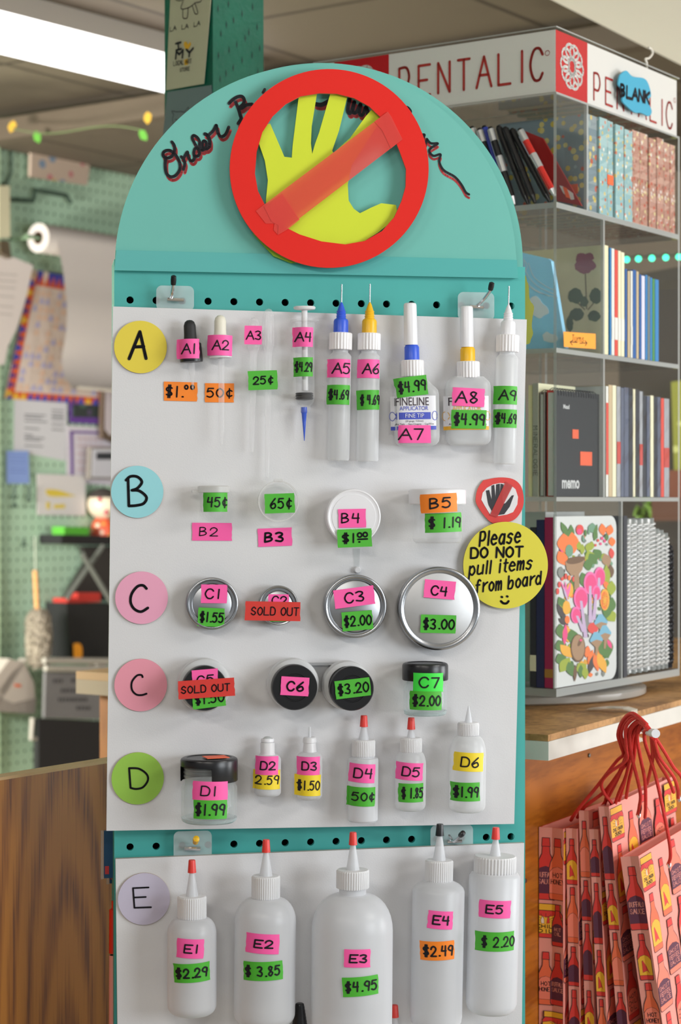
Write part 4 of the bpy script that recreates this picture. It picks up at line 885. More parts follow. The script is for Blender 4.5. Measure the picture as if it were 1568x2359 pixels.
squeeze('narrow squeeze bottle with red tip and 50¢ tape, sample D4', 'squeeze_bottle', 838, 1648, REDC, 1674, 9.5, 1708, 13, 1704, 27, 1742, 22, [(1738, 24), (1745, 26), (1746, 33), (1750, 34.5), (1888, 34.5), (1892, 31), (1892, 0)], LDPE2, [(836, 1782, 58, 43, 'pink', 'D4', 21, -3, 0, 3.3, 1.05), (834, 1836, 62, 44, 'green', '50¢', 18, -1, 3, 3.2, .95)], -.7, True, 34.5)
squeeze('round-shouldered squeeze bottle with red tip and $1.85 tape, sample D5', 'squeeze_bottle', 947, 1653, REDC, 1680, 9.5, 1703, 10.5, 1699, 25.5, 1732, 20, [(1729, 22)]+arcp(1731, 22, 1764, 35.5)+[(1840, 35.5)]+foot(1867, 35.5, 15), LDPE, [(946, 1778, 59, 40, 'pink', 'D5', 20, -3, 0, 3.3, 1.05), (948, 1827, 56, 43, 'green', '$ 1.85', 22, 1, 2, 3.3, .8)], -.8, True, 35.5)
squeeze('frosted squeeze bottle with an open cone and yellow D6 tape', 'squeeze_bottle', 1079, 1626, None, 1626, 3, 1667, 9.5, 1664, 25, 1694, 20, [(1691, 22)]+arcp(1694, 22, 1742, 42)+[(1840, 42)]+foot(1870, 42, 16), LDPE, [(1082, 1756, 67, 43, 'yellow', 'D6', 21, -2, 0, 3.4, 1.05), (1075, 1825, 62, 43, 'green', '$1.99', 22, 1, -1, 3.6, .9)], -.9, True, 42)
# row E ---------------------------------------------------------------
squeeze('short round squeeze bottle with red tip, sample E1', 'squeeze_bottle', 442, 1981, REDC, 2010, 10, 2073, 16, 2064, 33.5, 2114, 28, [(2110, 31)]+arcp(2114, 31, 2150, 56.5)+[(2290, 56.5)]+foot(2337, 56.5, 24, 8), LDPE2, [(439, 2186, 61, 44, 'pink', 'E1', 18, -3, 0, 3.6, 1.2), (443, 2242, 82, 43, 'green', '$2.29', 20, 3, -2, 4., .95)], 0, True, 56.5)
squeeze('medium round squeeze bottle with red tip, sample E2', 'squeeze_bottle', 613, 1934, REDC, 1963, 10, 2025, 16.5, 2017, 33, 2068, 28, [(2064, 30)]+arcp(2068, 30, 2122, 70.5)+[(2312, 70.5)]+foot(2359, 70.5, 26, 8), LDPE2, [(606, 2175, 74, 45, 'pink', 'E2', 17, -3, 0, 3.8, 1.3), (608, 2238, 88, 43, 'green', '$ 3.85', 21, 2, -3, 3.8, .95)], -.6, True, 70.5)
squeeze('widest round squeeze bottle with red tip, sample E3', 'squeeze_bottle', 813, 1917, REDC, 1946, 10, 2013, 17, 2003, 38, 2045, 32, [(2041, 31), (2058, 31)]+arcp(2060, 34, 2142, 93.5)+[(2330, 93.5)]+foot(2392, 93.5, 32, 8), LDPE2, [(823, 2208, 60, 41, 'pink', 'E3', 17, -1, 1, 3.8, 1.25), (831, 2272, 83, 44, 'green', '$4.95', 21, 3, 0, 3.8, .95)], -.5, True, 93.5)
squeeze('tall straight squeeze bottle with black tip and orange $2.49 tape, sample E4', 'squeeze_bottle', 1013, 1898, BLACKP, 1925, 10, 1987, 16, 1981, 32.5, 2029, 28, [(2025, 30), (2029, 33), (2036, 48), (2044, 57), (2052, 60), (2340, 60), (2352, 58), (2359, 50), (2361, 0)], LDPE2, [(1015, 2120, 57, 41, 'pink', 'E4', 19, -3, 0, 4., 1.05), (1009.5, 2191, 76, 43, 'orange', '$2.49', 22, 3, 0, 3.8, .95)], -1.2, True, 60)
squeeze('tall straight squeeze bottle with a wide lid and red tip, sample E5', 'squeeze_bottle', 1142, 1906, REDC, 1933, 10, 1980, 14.5, 1971, 49, 2013, 44, [(2008, 50), (2012, 55), (2018, 59), (2310, 59), (2324, 54), (2331, 44), (2331, 0)], LDPE2, [(1142, 2095.5, 71, 40, 'pink', 'E5', 18, -1, -4, 3.6, 1.1), (1143, 2170, 88, 44, 'green', '$ 2.20', 22, 1, 18, 3.2, .9)], -1.6, True, 59)
# tips of two bottles of the row below
it = item('squeeze_bottle', 'black ribbed cone tip of a bottle rising at the bottom edge below E2', 'bottle', 690, 2311, 40, 0)
it.lathe('cone_spout', [(2311, 0), (2311, 8), (2313, 10)]+[(2316+4*i, 10.4+.62*i+(.5 if i % 2 else 0)) for i in range(22)]+[(2404, 24)], BLACKP, seg=24)
it.lathe('collar', [(2404, 24), (2404, 33), (2440, 33), (2440, 30)], BLACKP); it.lathe('body', [(2438, 28)]+arcp(2440, 28, 2480, 48)+[(2560, 48), (2570, 42), (2570, 0)], LDPE2)
it = item('squeeze_bottle', 'red tip of a bottle rising at the bottom edge below E3', 'bottle', 908, 2314, 40, 0)
it.lathe('tip_cap', [(2314, 0), (2315, 7.4), (2317, 8.6), (2343, 10.5), (2343, 5)], REDC, seg=24)
it.lathe('cone_spout', [(2340, 6), (2395, 16)], LDPE2); it.lathe('collar', [(2393, 0), (2393, 30), (2396, 33), (2440, 33), (2440, 28)], LDPED); it.lathe('body', [(2438, 28)]+arcp(2440, 28, 2480, 48)+[(2560, 48), (2570, 42), (2570, 0)], LDPE2)
# ------------------------------------------------------------------ wooden counter on the right
cc = at_depth(1262, 1693, 2.114); Rc = Vector((.483, .876, 0)).normalized(); Nc = Vector((Rc.y, -Rc.x, 0))   # Nc: out of the counter front
CM = Matrix(((Rc.x, -Nc.x, 0, cc.x), (Rc.y, -Nc.y, 0, cc.y), (0, 0, 1, cc.z), (0, 0, 0, 1)))                 # x along the front, y inwards, z up from the top
ctr = empty('wooden_counter', CM @ Matrix.Translation((0, 0, -cc.z))); tag(ctr, 'orange wooden counter with a worn brown top and white edge strip, right side', 'counter')
tz = cc.z
g = Geo().box(0, 1.5, 0, .46, tz-.007, tz); g.build('counter_top', wood('particle_board', rgb(128, 88, 46), rgb(190, 142, 88), (1, 1, 1), .6, 4, 9), ctr)
Geo().box(-.0008, 1.5, -.0008, .46, tz-.0275, tz-.0072).build('edge_strip', P('white_edge', 214, 208, 198, .5, noise=.1, nscale=30), ctr)
cab = wood('orange_veneer', rgb(138, 72, 12), rgb(174, 100, 26), (1.2, 1, 9), .38, 5, 2.2)
Geo().box(.004, 1.49, .05, .45, 0.0, tz-.0275).build('cabinet_body', cab, ctr)
ci = (CM @ Matrix.Translation((0, 0, -cc.z))).inverted(); cf = Plane(1262, 2.114, (Rc.x, Rc.y)); cw = -.05+.0005
for px, py in ((1356, 1740), (1209, 2029)):
    p = ci @ cf.world(px, py, cw); g = Geo().lathe([(0, 0), (.0026, 0), (.0022, .0012), (0, .0014)], 'Z', 16)
    g.build('screw', principled('screw_metal', (.3, .28, .25, 1), .4, 1.0), ctr, Matrix.Translation(p+Vector((0, -.0002, 0))) @ Matrix.Rotation(PI/2, 4, 'X'), True)
# ------------------------------------------------------------------ turning acrylic rack
RK0 = at_depth(1281, HY, 2.35); Rr = Vector((.5588, .8293, 0)).normalized(); Lr = Vector((-Rr.y, Rr.x, 0))
RM = Matrix(((Rr.x, Lr.x, 0, RK0.x), (Rr.y, Lr.y, 0, RK0.y), (0, 0, 1, RK0.z), (0, 0, 0, 1))); RI = RM.inverted()   # a right, b left, z up from eye height
RACKR = Plane(1281, 2.35, (Rr.x, Rr.y)); RACKL = Plane(1281, 2.35, (-Lr.x, -Lr.y))
zp = lambda y: -(y-HY)/F*2.35
def aof(px): k = (px-HX)/F; return (2.35*k-RK0.x)/(Rr.x-Rr.y*k)
S = .352
ACR = clear('acrylic', (.955, .965, .965, 1), .03, 1.0, .014, rgb(190, 190, 186)); ACE = see_through('acrylic_edge', .55, rgb(186, 188, 184), .15)
ACS = clear('acrylic_shelf', (.90, .91, .91, 1), .05, 1.2, .10, rgb(170, 166, 160))
rack = empty('acrylic_rack', RM); tag(rack, 'tall clear acrylic turning rack of notebooks and pens on the brown counter', 'display rack')
def acr(name, a0, a1, b0, b1, z0, z1, big=None):
    d = (a1-a0, b1-b0, z1-z0); t = d.index(min(d)); g = Geo().box(a0, a1, b0, b1, z0, z1)
    g.m = [0 if t == ax else 1 for ax in (2, 2, 1, 1, 0, 0)]
    return g.build(name, [big or ACR, ACE], rack)
ZF = [(zp(478), zp(465)), (zp(812), zp(801)), (zp(1155), zp(1145)), (zp(1606), zp(1588))]
for z0, z1 in ZF: acr('shelf', 0, S, 0, S, z0, z1, ACS)
acr('shelf', 0, S, 0, S, zp(216), zp(211), ACS); acr('top_sheet', 0, S, 0, S, zp(62), zp(59), ACS)
lv = [(ZF[0][1], zp(216), .0795), (ZF[1][1], ZF[0][0], .1245), (ZF[2][1], ZF[1][0], .1245), (ZF[3][1], ZF[2][0], .175)]
for z0, z1, d in lv:
    acr('panel', .0005, d, .0, .004, z0, z1); acr('panel', d, d+.004, 0, .2, z0, z1)
    acr('panel', S-.005, S, 0, .2, z0, z1); acr('panel', .0, .004, .19, S, z0, z1)
    acr('panel', .004, d, .19, .194, z0, z1); acr('panel', d+.004, S-.006, .205, .209, z0, z1)
g = Geo().lathe([(0, 0), (.19, 0), (.19, .006), (.186, .008), (.186, tz-H and .0)], 'Z', 64) if False else Geo()
zb = tz-H
g.lathe([(0, zb+.0005), (.185, zb+.0005), (.19, zb+.003), (.19, zb+.010), (.186, zb+.0118), (.0, zb+.0118)], 'Z', 72)
for v in g.v: v.x += S/2; v.y += S/2
g.build('turntable', see_through('turntable_acrylic', .45, rgb(196, 190, 182), .12), rack, None, True)
g = Geo().lathe([(.05, zb+.011), (.05, ZF[3][0])], 'Z', 32)
for v in g.v: v.x += S/2; v.y += S/2
g.build('pivot', ACE, rack, None, True)
# header box with the printed name
SW = P('sign_white', 206, 203, 197, .35); SR = P('sign_red', 178, 24, 28, .35); SL = P('sign_letters', 160, 44, 36, .4)
sgn = Geo().box(.003, S-.003, .003, .006, zp(209), zp(66)).box(.003, .006, .006, S-.003, zp(209), zp(66)).build('header_sign', SW, rack)
g = Geo()
def onface(plane, M, pts, w):
    return [M @ plane.world(x, y, w) for x, y in pts]
aR0, aR1 = .0035, aof(1357); zt, zbm = zp(66), zp(209)
g.add([(aR0, .0026, zbm), (aR1, .0026, zbm), (aR1, .0026, zt), (aR0, .0026, zt)], [[0, 1, 2, 3]], 0)
g.add([(.0026, .238, zbm), (.0026, .238+aR1-aR0, zbm), (.0026, .238+aR1-aR0, zt), (.0026, .238, zt)], [[0, 3, 2, 1]], 0)
def facetext(text, x0, x1, y, hpx, lw, left):
    z = zp(y); h = hpx/F*2.35; pl = write(text, h, 1.25, 0, 0); xs = [p[0] for s_ in pl for p in s_]; f = (x1-x0)/(max(xs)-min(xs)); m = (x0+x1)/2; mx = (max(xs)+min(xs))/2
    gg = Geo(); ribbons(gg, [[((p[0]-mx)*f, p[1]) for p in s_] for s_ in pl], lw, 0)
    g.add([((m+v.x, .0024, z+v.y) if not left else (.0024, m-v.x, z+v.y)) for v in gg.v], gg.f, 1)
facetext('PENTALIC', aof(1372), aof(1552), zp and 163, 64, .0030, False)
bof = lambda px: (lambda k: (RK0.x-2.35*k)/(-Lr.x+Lr.y*k))((px-HX)/F)
facetext('PENTALIC', bof(1247), bof(917), 141, 72, .0034, True)
for left, c_ in ((False, aof(1557.5)), (True, bof(1258))):
    gg = Geo(); ribbons(gg, [circle(0, .03, .003, .003, 20)], .0007, 0); g.add([((c_+v.x, .0024, zp(125)+v.y-.03+.003) if not left else (.0024, c_-v.x, zp(118)+v.y-.03)) for v in gg.v], gg.f, 1)
# white knot emblem on the red square: a ring of interlaced loops
ca, cz = (aR0+aR1)/2, (zt+zbm)/2
for left, c_ in ((False, ca), (True, .238+(aR1-aR0)/2)):
    gg = Geo(); pl = []
    for i in range(10):
        t = 2*PI*i/10; x, y = .0185*math.cos(t), .0185*math.sin(t)
        pl.append([(x+.0105*math.cos(t+u)*(1.05), y+.0085*math.sin(t+u)) for u in [2*PI*q/14 for q in range(15)]])
    pl.append(circle(0, 0, .0088, .0088, 22)+[(.0088, 0)])
    ribbons(gg, pl, .0034, 0)
    g.add([((c_+v.x, .0022, cz+v.y) if not left else (.0022, c_-v.x, cz+v.y)) for v in gg.v], gg.f, 2)
g.build('sign_print', [SR, SL, SW], sgn)
# blue hand-lettered tag over the name
it = Item(RACKR, 'hand_lettered_tag', 'small bright blue card tag lettered BLANK over the white rack sign', 'tag', 1462, 215, .003)
q = [it.loc(1425+(x-1275)/2*1.0, y/2, .004) for x, y in sp([(1282, 345), (1310, 325), (1340, 352), (1390, 360), (1412, 385), (1425, 440), (1410, 465), (1428, 510), (1415, 535), (1380, 520), (1350, 518), (1315, 490), (1292, 462), (1300, 420), (1275, 390), (1282, 345)], 4)[:-1]]
Geo().prism([(p.x, p.y) for p in q], .0015, .0035).build('card', P('tag_blue', 60, 154, 184, .5), it.root)
pl = along(RACKR, lambda x, y: it.loc(x, y, .004), 'BLANK', 1429, 208, 1496, 226, 26, 0, cond=.8)
ribbons(Geo(), pl, .0042, .0039).build('handwriting', INK, it.root)
# white hook on the rack's top edge
it = Item(RACKR, 'white_hook', 'small white hook standing on the top edge of the rack sign', 'hook', 1490, 155, -.004)
Geo().tube([it.loc(x, y, -.002) for x, y in sp([(1489, 158), (1489, 146), (1486, 136), (1494, 134), (1502, 124), (1500, 114), (1493, 110)])], .0016, 8).build('hook_wire', P('cream_plastic', 206, 200, 188, .4), it.root, None, True)
# ------------------------------------------------------------------ what stands in the rack
def at_rack(name, label, cat, a, b, z, group, M2=None):
    r = empty(name, RM @ Matrix.Translation((a, b, z)) @ (M2 or Matrix())); return tag(r, label, cat, group)
PAGE = P('paper_pages', 226, 218, 198, .8); PAGEW = P('white_pages', 226, 226, 224, .8)
CELLO = clear('cellophane', (.97, .97, .97, 1), .12, 2.2)
def book(label, a0, a1, b0, b1, z0, z1, cover, spine='b', page=None, group=None, name='notebook', wrap=False, cat='notebook', lean=0., band=None, t=.0012):
    """upright book; spine 'b' faces the right side of the rack, 'a' the left side"""
    A, B, Z = a1-a0, b1-b0, z1-z0; r = at_rack(name, label, cat, a0, b0, z0, group, Matrix.Rotation(lean, 4, 'Y') if lean else None)
    g = Geo()
    if spine == 'b': g.box(0, t, 0, B, 0, Z).box(A-t, A, 0, B, 0, Z).box(t, A-t, 0, t, 0, Z); pg = Geo().box(t, A-t, t, B-.003, .002, Z-.002)
    else: g.box(0, A, 0, t, 0, Z).box(0, A, B-t, B, 0, Z).box(0, t, t, B-t, 0, Z); pg = Geo().box(t, A-.003, t, B-t, .002, Z-.002)
    g.build('cover', cover, r); pg.build('pages', page or PAGE, r)
    if band is not None:
        f0, f1, m = band; Geo().box(.0, A, -.0003, .0, Z*f0, Z*f1).build('spine_label', m, r) if spine == 'b' else Geo().box(-.0003, .0, 0, B, Z*f0, Z*f1).build('spine_label', m, r)
    if wrap:
        w = Geo(); rn = random.Random(int(a0*1e4)); n = 14
        for side in (0, 1):
            pass
        vs = []
        for i in range(n+1):
            z = Z*i/n; vs += [(-.0006+rn.uniform(-.0004, .0003), .03, z), (-.0006+rn.uniform(-.0005, .0003), -.0012+rn.uniform(-.0008, .0006), z), (A+.0006, -.0012+rn.uniform(-.0008, .0006), z), (A+.0006, .03, z)]
        w.add(vs, [[4*i+k, 4*i+k+1, 4*i+k+5, 4*i+k+4] for i in range(n) for k in range(3)]); w.build('cellophane_wrap', CELLO, r)
    return r
# tier 1, right: notebooks with speckled covers wrapped in cellophane
fl1 = spotted('blue_floral', rgb(124, 142, 148), [rgb(204, 178, 70), rgb(192, 92, 62), rgb(150, 170, 170), rgb(212, 196, 120)], 95, .5, .12)
fl2 = spotted('pale_floral', rgb(150, 190, 192), [rgb(220, 196, 110), rgb(206, 116, 84), rgb(236, 236, 226), rgb(170, 200, 196)], 150, .5, .12)
fl3 = spotted('red_floral', rgb(190, 140, 120), [rgb(196, 84, 60), rgb(226, 210, 150), rgb(150, 90, 70), rgb(230, 220, 210)], 150, .5, .12)
G1 = 'cellophane-wrapped patterned notebooks on the top tier'
edges = [1357, 1382, 1401, 1420, 1440, 1460, 1479, 1498, 1515, 1531, 1547, 1560]
words = ['first', 'second', 'third', 'fourth', 'fifth', 'sixth', 'seventh', 'eighth', 'ninth', 'tenth', 'eleventh']
for i in range(len(edges)-1):
    a0, a1 = aof(edges[i])+.0012, aof(edges[i+1])-.0012; rn = random.Random(i)
    m = fl1 if i == 0 else fl2 if i < 5 else fl3; dsc = 'blue grey speckled' if i == 0 else 'pale blue speckled' if i < 5 else 'reddish speckled'
    r = book('%s notebook in cellophane, %s from the left in the top tier row' % (dsc, words[i]), a0, a1, .001+rn.uniform(0, .004), .128, ZF[0][1]+.0006, ZF[0][1]+.118+rn.uniform(-.002, .003), m, 'b', PAGE, G1, wrap=True)
    if i == 0:
        Geo().box(-.0004, 0, .012, .040, .022, .034).build('price_sticker', TAPE['coral'], r)
    if i == 2: Geo().box(.002, a1-a0-.002, -.0018, -.0014, .040, .052).build('price_sticker', TAPE['coral'], r)
# tier 1, left: pens, and a dark red folder
r0, ol = sheet_on(RACKL, [(1197, 297), (1252, 319), (1342, 475), (1286, 464)], -.070, 'folder', P('dark_red_folder', 150, 28, 26, .45), 'dark red folder leaning behind the pens in the top tier', 'folder', None, .003)
Geo().prism([(ol(*p).x, ol(*p).y) for p in [(1291, 428), (1299, 430), (1322, 446), (1325, 460), (1318, 461), (1300, 446)]], .003, .0034).build('white_sticker', P('sticker_white', 214, 206, 200, .6), r0)
Geo().prism([(ol(*p).x, ol(*p).y) for p in [(1299, 431), (1308, 434), (1317, 459), (1306, 455)]], .0034, .0037).build('price_sticker', TAPE['coral'], r0)
SILV = principled('silver_plastic', (.62, .62, .63, 1), .3, .7); PBLK = P('pen_black', 20, 20, 22, .3); PRED = P('pen_red', 196, 40, 32, .3); PBLU = P('pen_blue', 34, 52, 150, .3)
pens = [((1066, 300), (1120, 476), 'chrome', .011), ((1075, 297), (1132, 476), 'chrome', .016), ((1086, 292), (1142, 476), 'red', .012), ((1103, 296), (1158, 476), 'silver', .010), ((1114, 290), (1170, 476), 'blue', .017), ((1128, 293), (1184, 475), 'silver', .009), ((1147, 290), (1216, 472), 'black', .014), ((1162, 293), (1232, 471), 'black', .010), ((1178, 297), (1266, 467), 'black', .015), ((1196, 297), (1278, 452), 'red', .009)]
plabel = {'chrome': 'chrome-topped pen at the left end of the pens in the top tier', 'red': 'red pen with silver bands', 'silver': 'black pen with a silver grip and chrome clip', 'blue': 'dark blue pen', 'black': 'all-black pen'}
pl2 = ['first pen from the left, chrome topped, half behind the sign', 'second pen from the left, chrome topped', 'red pen with a white top at the left among the pens', 'black pen with silver grip just left of the blue pen', 'only dark blue pen in the top tier', 'black pen with silver grip just right of the blue pen', 'leftmost of the three all-black pens', 'middle one of the three all-black pens', 'rightmost of the three all-black pens, beside the red pen', 'red pen with silver bands leaning at the right end of the pens']
for (t_, b_, kind, w), lab in zip(pens, pl2):
    A_ = RACKL.world(*b_, -w-.006); B_ = RACKL.world(*t_, -w-.006)
    A_.z = max(A_.z, H+ZF[0][1]+.004); ax = (B_-A_); Ln = ax.length; q = ax.to_track_quat('Z', 'Y').to_matrix().to_4x4(); r = empty('pen', Matrix.Translation(A_) @ q); tag(r, lab, 'pen', 'pens leaning in the top tier of the rack')
    col = {'chrome': SILV, 'red': PRED, 'silver': PBLK, 'blue': PBLU, 'black': PBLK}[kind]; rr = .0042
    def rod(nm, f0, f1, m, k=1.0, k2=None):
        Geo().lathe([(0, Ln*f0), (rr*k, Ln*f0), (rr*(k2 or k), Ln*f1), (0, Ln*f1)], 'Z', 14).build(nm, m, r, None, True)
    alt = SILV if kind in ('red', 'silver', 'chrome') else col
    rod('nib', 0, .1, alt, .45, .95); rod('lower_barrel', .1, .42, PBLK if kind == 'chrome' else col); rod('grip', .42, .62, alt, 1.12); rod('upper_barrel', .62, .82, col); rod('cap_band', .82, .97, alt if kind != 'blue' else col, 1.05); rod('stylus_tip', .97, 1., PBLK, 1.0, .6)
    Geo().box(-.0009, .0009, rr, rr+.0016, Ln*.62, Ln*.93).build('clip', CHROME if kind != 'black' else PBLK, r, Matrix.Rotation(PI*.9, 4, 'Z'))
# tier 2, right: botanical cover then thin spines
zf2_, = (ZF[1][1]+.0006,)
r = book('cream notebook with a botanical print of a pink flower and green leaves', aof(1395)+.0005, aof(1404)-.0005, .002, .125, zf2_, zf2_+.136, P('botanical_cream', 226, 216, 176, .5), 'b', PAGE, None)
PINKF = P('flower_mauve', 162, 92, 112, .6); LEAF = P('leaf_dark', 74, 98, 74, .6); STEM = P('flower_stem', 130, 116, 92, .6)
def cover_pts(pts):     # pixels on the cover facing the left side of the rack
    a = aof(1395); pl_ = RACKL; return [tuple((RI @ pl_.world(x, y, -a))[1:3]) for x, y in pts]
g = Geo()
def blot(pts, mi, lift):
    q = cover_pts(pts); g.add([(-lift, y-.002, z-zf2_) for y, z in q], [list(range(len(q)))], mi)
rn = random.Random(4)
for cx, cy, rx, ry in ((1345, 600, 19, 15), (1332, 613, 10, 12), (1361, 612, 12, 12), (1346, 620, 16, 11), (1338, 592, 12, 10), (1356, 592, 12, 10)):
    blot([(cx+rx*rn.uniform(.82, 1.1)*math.cos(t), cy+ry*rn.uniform(.82, 1.1)*math.sin(t)) for t in [2*PI*i/22 for i in range(22)]], 0, .0002+.0001*rn.random())
for x0, x1, y0, y1 in ((1346, 1349, 630, 712),): blot([(x0, y0), (x0+3, y0), (x1+3, y1), (x1, y1)], 2, .0002)
for pa in ([(1332, 697), (1347, 712), (1346, 715), (1330, 700)], [(1365, 698), (1352, 713), (1354, 715), (1367, 700)]): blot(pa, 2, .0002)
for cx, cy, rx, ry in ((1325, 682, 17, 18), (1345, 695, 10, 12), (1371, 682, 14, 19), (1328, 724, 16, 15), (1368, 728, 15, 13), (1312, 745, 8, 20)):
    blot([(cx+rx*rn.uniform(.86, 1.08)*math.cos(t), cy+ry*rn.uniform(.86, 1.08)*math.sin(t)) for t in [2*PI*i/22 for i in range(22)]], 1, .0004+.0001*rn.random())
g.build('botanical_print', [PINKF, LEAF, STEM], r)
# orange direction label on the clear corner panel
it = Item(RACKR, 'direction_label', 'orange tape label reading Turns with two arrows on the clear rack panel', 'label', 1334, 784, .0005)
q = [it.loc(x, y, 0) for x, y in [(1297, 764), (1371, 769), (1371, 804), (1298, 799)]]
Geo().prism([(p.x, p.y) for p in q], 0, .0003).build('tape', P('label_orange', 252, 156, 40, .5), it.root)
g = Geo(); ribbons(g, along(RACKR, lambda x, y: it.loc(x, y, 0), 'Turns', 1317, 779, 1343, 781, 15, 0, cond=.7), .0007, .0006)
ribbons(g, [[tuple(it.loc(x, y, 0))[:2] for x, y in st] for st in ([(1328, 789), (1312, 788)], [(1318, 784), (1312, 788), (1317, 795)], [(1334, 791), (1350, 790)], [(1346, 785), (1351, 790), (1347, 796)])], .0009, .0006); g.build('handwriting', INK, it.root)
B_ = {'blue': P('spine_blue', 52, 122, 178, .5), 'white': P('spine_white', 214, 214, 206, .5), 'red': P('spine_red', 206, 72, 58, .5), 'cream': P('spine_cream', 220, 214, 182, .5), 'green': P('spine_green', 74, 134, 76, .5), 'grey': P('spine_grey', 108, 118, 116, .5), 'dblue': P('spine_deep_blue', 40, 88, 150, .5), 'lilac': P('spine_lilac', 206, 204, 222, .5), 'black': P('spine_black', 42, 42, 48, .45), 'slate': P('spine_slate', 92, 98, 118, .5), 'tan': P('spine_tan', 186, 166, 132, .6), 'maroon': P('spine_crimson', 164, 26, 78, .6), 'navy': P('spine_navy', 34, 36, 78, .6), 'lgrey': P('spine_light_grey', 168, 170, 174, .5)}
G2 = 'thin notebooks on the second tier'
row = [(1407, 1410, 'blue', .134), (1411, 1417, 'white', .134), (1418, 1425, 'red', .133), (1426, 1432, 'cream', .133), (1433, 1440, 'cream', .132), (1442, 1446, 'dblue', .112), (1448, 1453, 'tan', .110), (1455, 1459, 'white', .111), (1460, 1467, 'dblue', .113), (1468, 1473, 'tan', .112), (1475, 1479, 'dblue', .109), (1480, 1487, 'lilac', .108), (1489, 1493, 'blue', .110), (1494, 1499, 'grey', .109), (1500, 1504, 'blue', .108), (1505, 1510, 'green', .107), (1511, 1519, 'blue', .107)]
cw_ = {'dblue': 'deep blue', 'lilac': 'pale lilac', 'tan': 'tan paper', 'lgrey': 'light grey'}
lab2 = ['thin blue spine right beside the botanical notebook', 'white spine with small print on the second tier', 'red spine between white and cream spines, second tier', 'left one of the two cream spines, second tier', 'right one of the two cream spines, second tier', 'deep blue spine just right of the cream pair, second tier', 'tan spine, first of the short spines with tan paper', 'white spine between tan and deep blue short spines', 'wide deep blue spine in the middle of the short row', 'tan spine right of the wide deep blue spine', 'narrow deep blue spine left of the pale lilac one', 'pale lilac spine, palest of the short row', 'narrow blue spine right of the pale lilac one', 'grey spine in the short row of the second tier', 'narrow blue spine between the grey and green spines', 'only green spine on the second tier', 'wide blue spine at the right end of the second tier row']
for (x0, x1, c, h), lb in zip(row, lab2):
    bnd = (.15, .36, B_['white']) if c in ('white', 'cream', 'red') else None
    book(lb, aof(x0), aof(x1), .0015, .10, zf2_, zf2_+h, B_[c], 'b', PAGE, G2, band=bnd, t=.0008)
# tier 2, left: sky blue notebook with clouds
r, ol = sheet_on(RACKL, [(1170, 574), (1268, 597), (1276, 603), (1309, 803), (1302, 805), (1176, 805)], -.055, 'notebook', P('sky_blue_cover', 158, 218, 253, .35), 'sky blue notebook with white clouds leaning in the second tier', 'notebook', None, .008)
g = Geo(); k6c = lambda pts: [(1068+x/3.136, 550+y/3.136) for x, y in pts]
for pts in (sp([(500, 440), (515, 425), (545, 418), (570, 440), (590, 470), (625, 500), (635, 540), (600, 560), (570, 580), (530, 560), (500, 550)], 4), sp([(590, 700), (620, 675), (650, 690), (690, 700), (700, 735), (660, 755), (600, 740)], 4)):
    g.prism([(ol(*p).x, ol(*p).y) for p in k6c(pts)], .008, .0083)
for st in ([(455, 160), (480, 260), (560, 350), (690, 410)], [(420, 160), (440, 260), (520, 360), (640, 420)], [(490, 180), (530, 280), (620, 350), (690, 380)], [(430, 280), (480, 210), (455, 150)], [(470, 330), (560, 390), (700, 430)]):
    ribbons(g, [[tuple(ol(*p))[:2] for p in sp(k6c(st))]], .0008, .0083)
g.build('cloud_print', P('cloud_white', 226, 234, 240, .5), r)
Geo().prism([(ol(*p).x, ol(*p).y) for p in [(1172, 577), (1266, 600), (1298, 801), (1178, 802)]], -.004, -.0002).build('pages', PAGEW, r)
# tier 3
zf3 = ZF[2][1]+.0006; G3 = 'booklets and pads on the third tier'
row = [(1398, 1403, 'white', .138), (1404, 1412, 'tan', .140), (1413, 1421, 'cream', .140), (1423, 1431, 'lgrey', .139), (1432, 1439, 'slate', .138), (1440, 1450, 'slate', .139), (1451, 1459, 'black', .139), (1460, 1465, 'cream', .138), (1466, 1474, 'black', .138), (1475, 1482, 'lgrey', .136), (1483, 1490, 'black', .131), (1492, 1499, 'slate', .131), (1500, 1507, 'cream', .132), (1508, 1515, 'black', .131), (1516, 1523, 'slate', .131), (1524, 1531, 'red', .130), (1532, 1543, 'lgrey', .130)]
nm3 = ['red and white edge beside the memo pad', 'tan spine right of the red edge, third tier', 'tall cream spine right of the tan one, third tier', 'light grey spine right of the tall cream one', 'narrow slate blue spine right of the light grey', 'wide slate blue spine, third tier', 'black spine right of the wide slate blue one', 'narrow cream spine between two black ones, third tier', 'black spine right of the narrow cream one', 'light grey spine in the middle of the dark row', 'short black spine right of the light grey one', 'slate blue spine left of the shorter cream one', 'shorter cream spine near the right of the third tier', 'black spine right of the shorter cream one', 'slate blue spine left of the red striped one', 'red striped spine near the right end, third tier', 'light grey wrapped spine at the right end, third tier']
for (x0, x1, c, h), lb in zip(row, nm3):
    book(lb, aof(x0), aof(x1), .0015, .10, zf3, zf3+h, B_[c], 'b', PAGEW, G3, wrap=c in ('slate', 'black', 'lgrey'), t=.0008, band=(.3, .5, B_['red']) if c == 'lgrey' else (.2, .85, B_['red']) if x0 == 1398 else None)
r = book('cream book with a long grey spine lettered MINERALOGIE, third tier', .004, .10, bof(1236), bof(1223), zf3, zf3+.136, P('mineral_cream', 226, 222, 186, .6), 'a', PAGE, G3, name='paperback', cat='book')
Bw = bof(1223)-bof(1236)
Geo().box(-.0004, 0, 0, Bw, 0, .136).build('grey_spine', P('spine_silver', 168, 164, 150, .5), r)
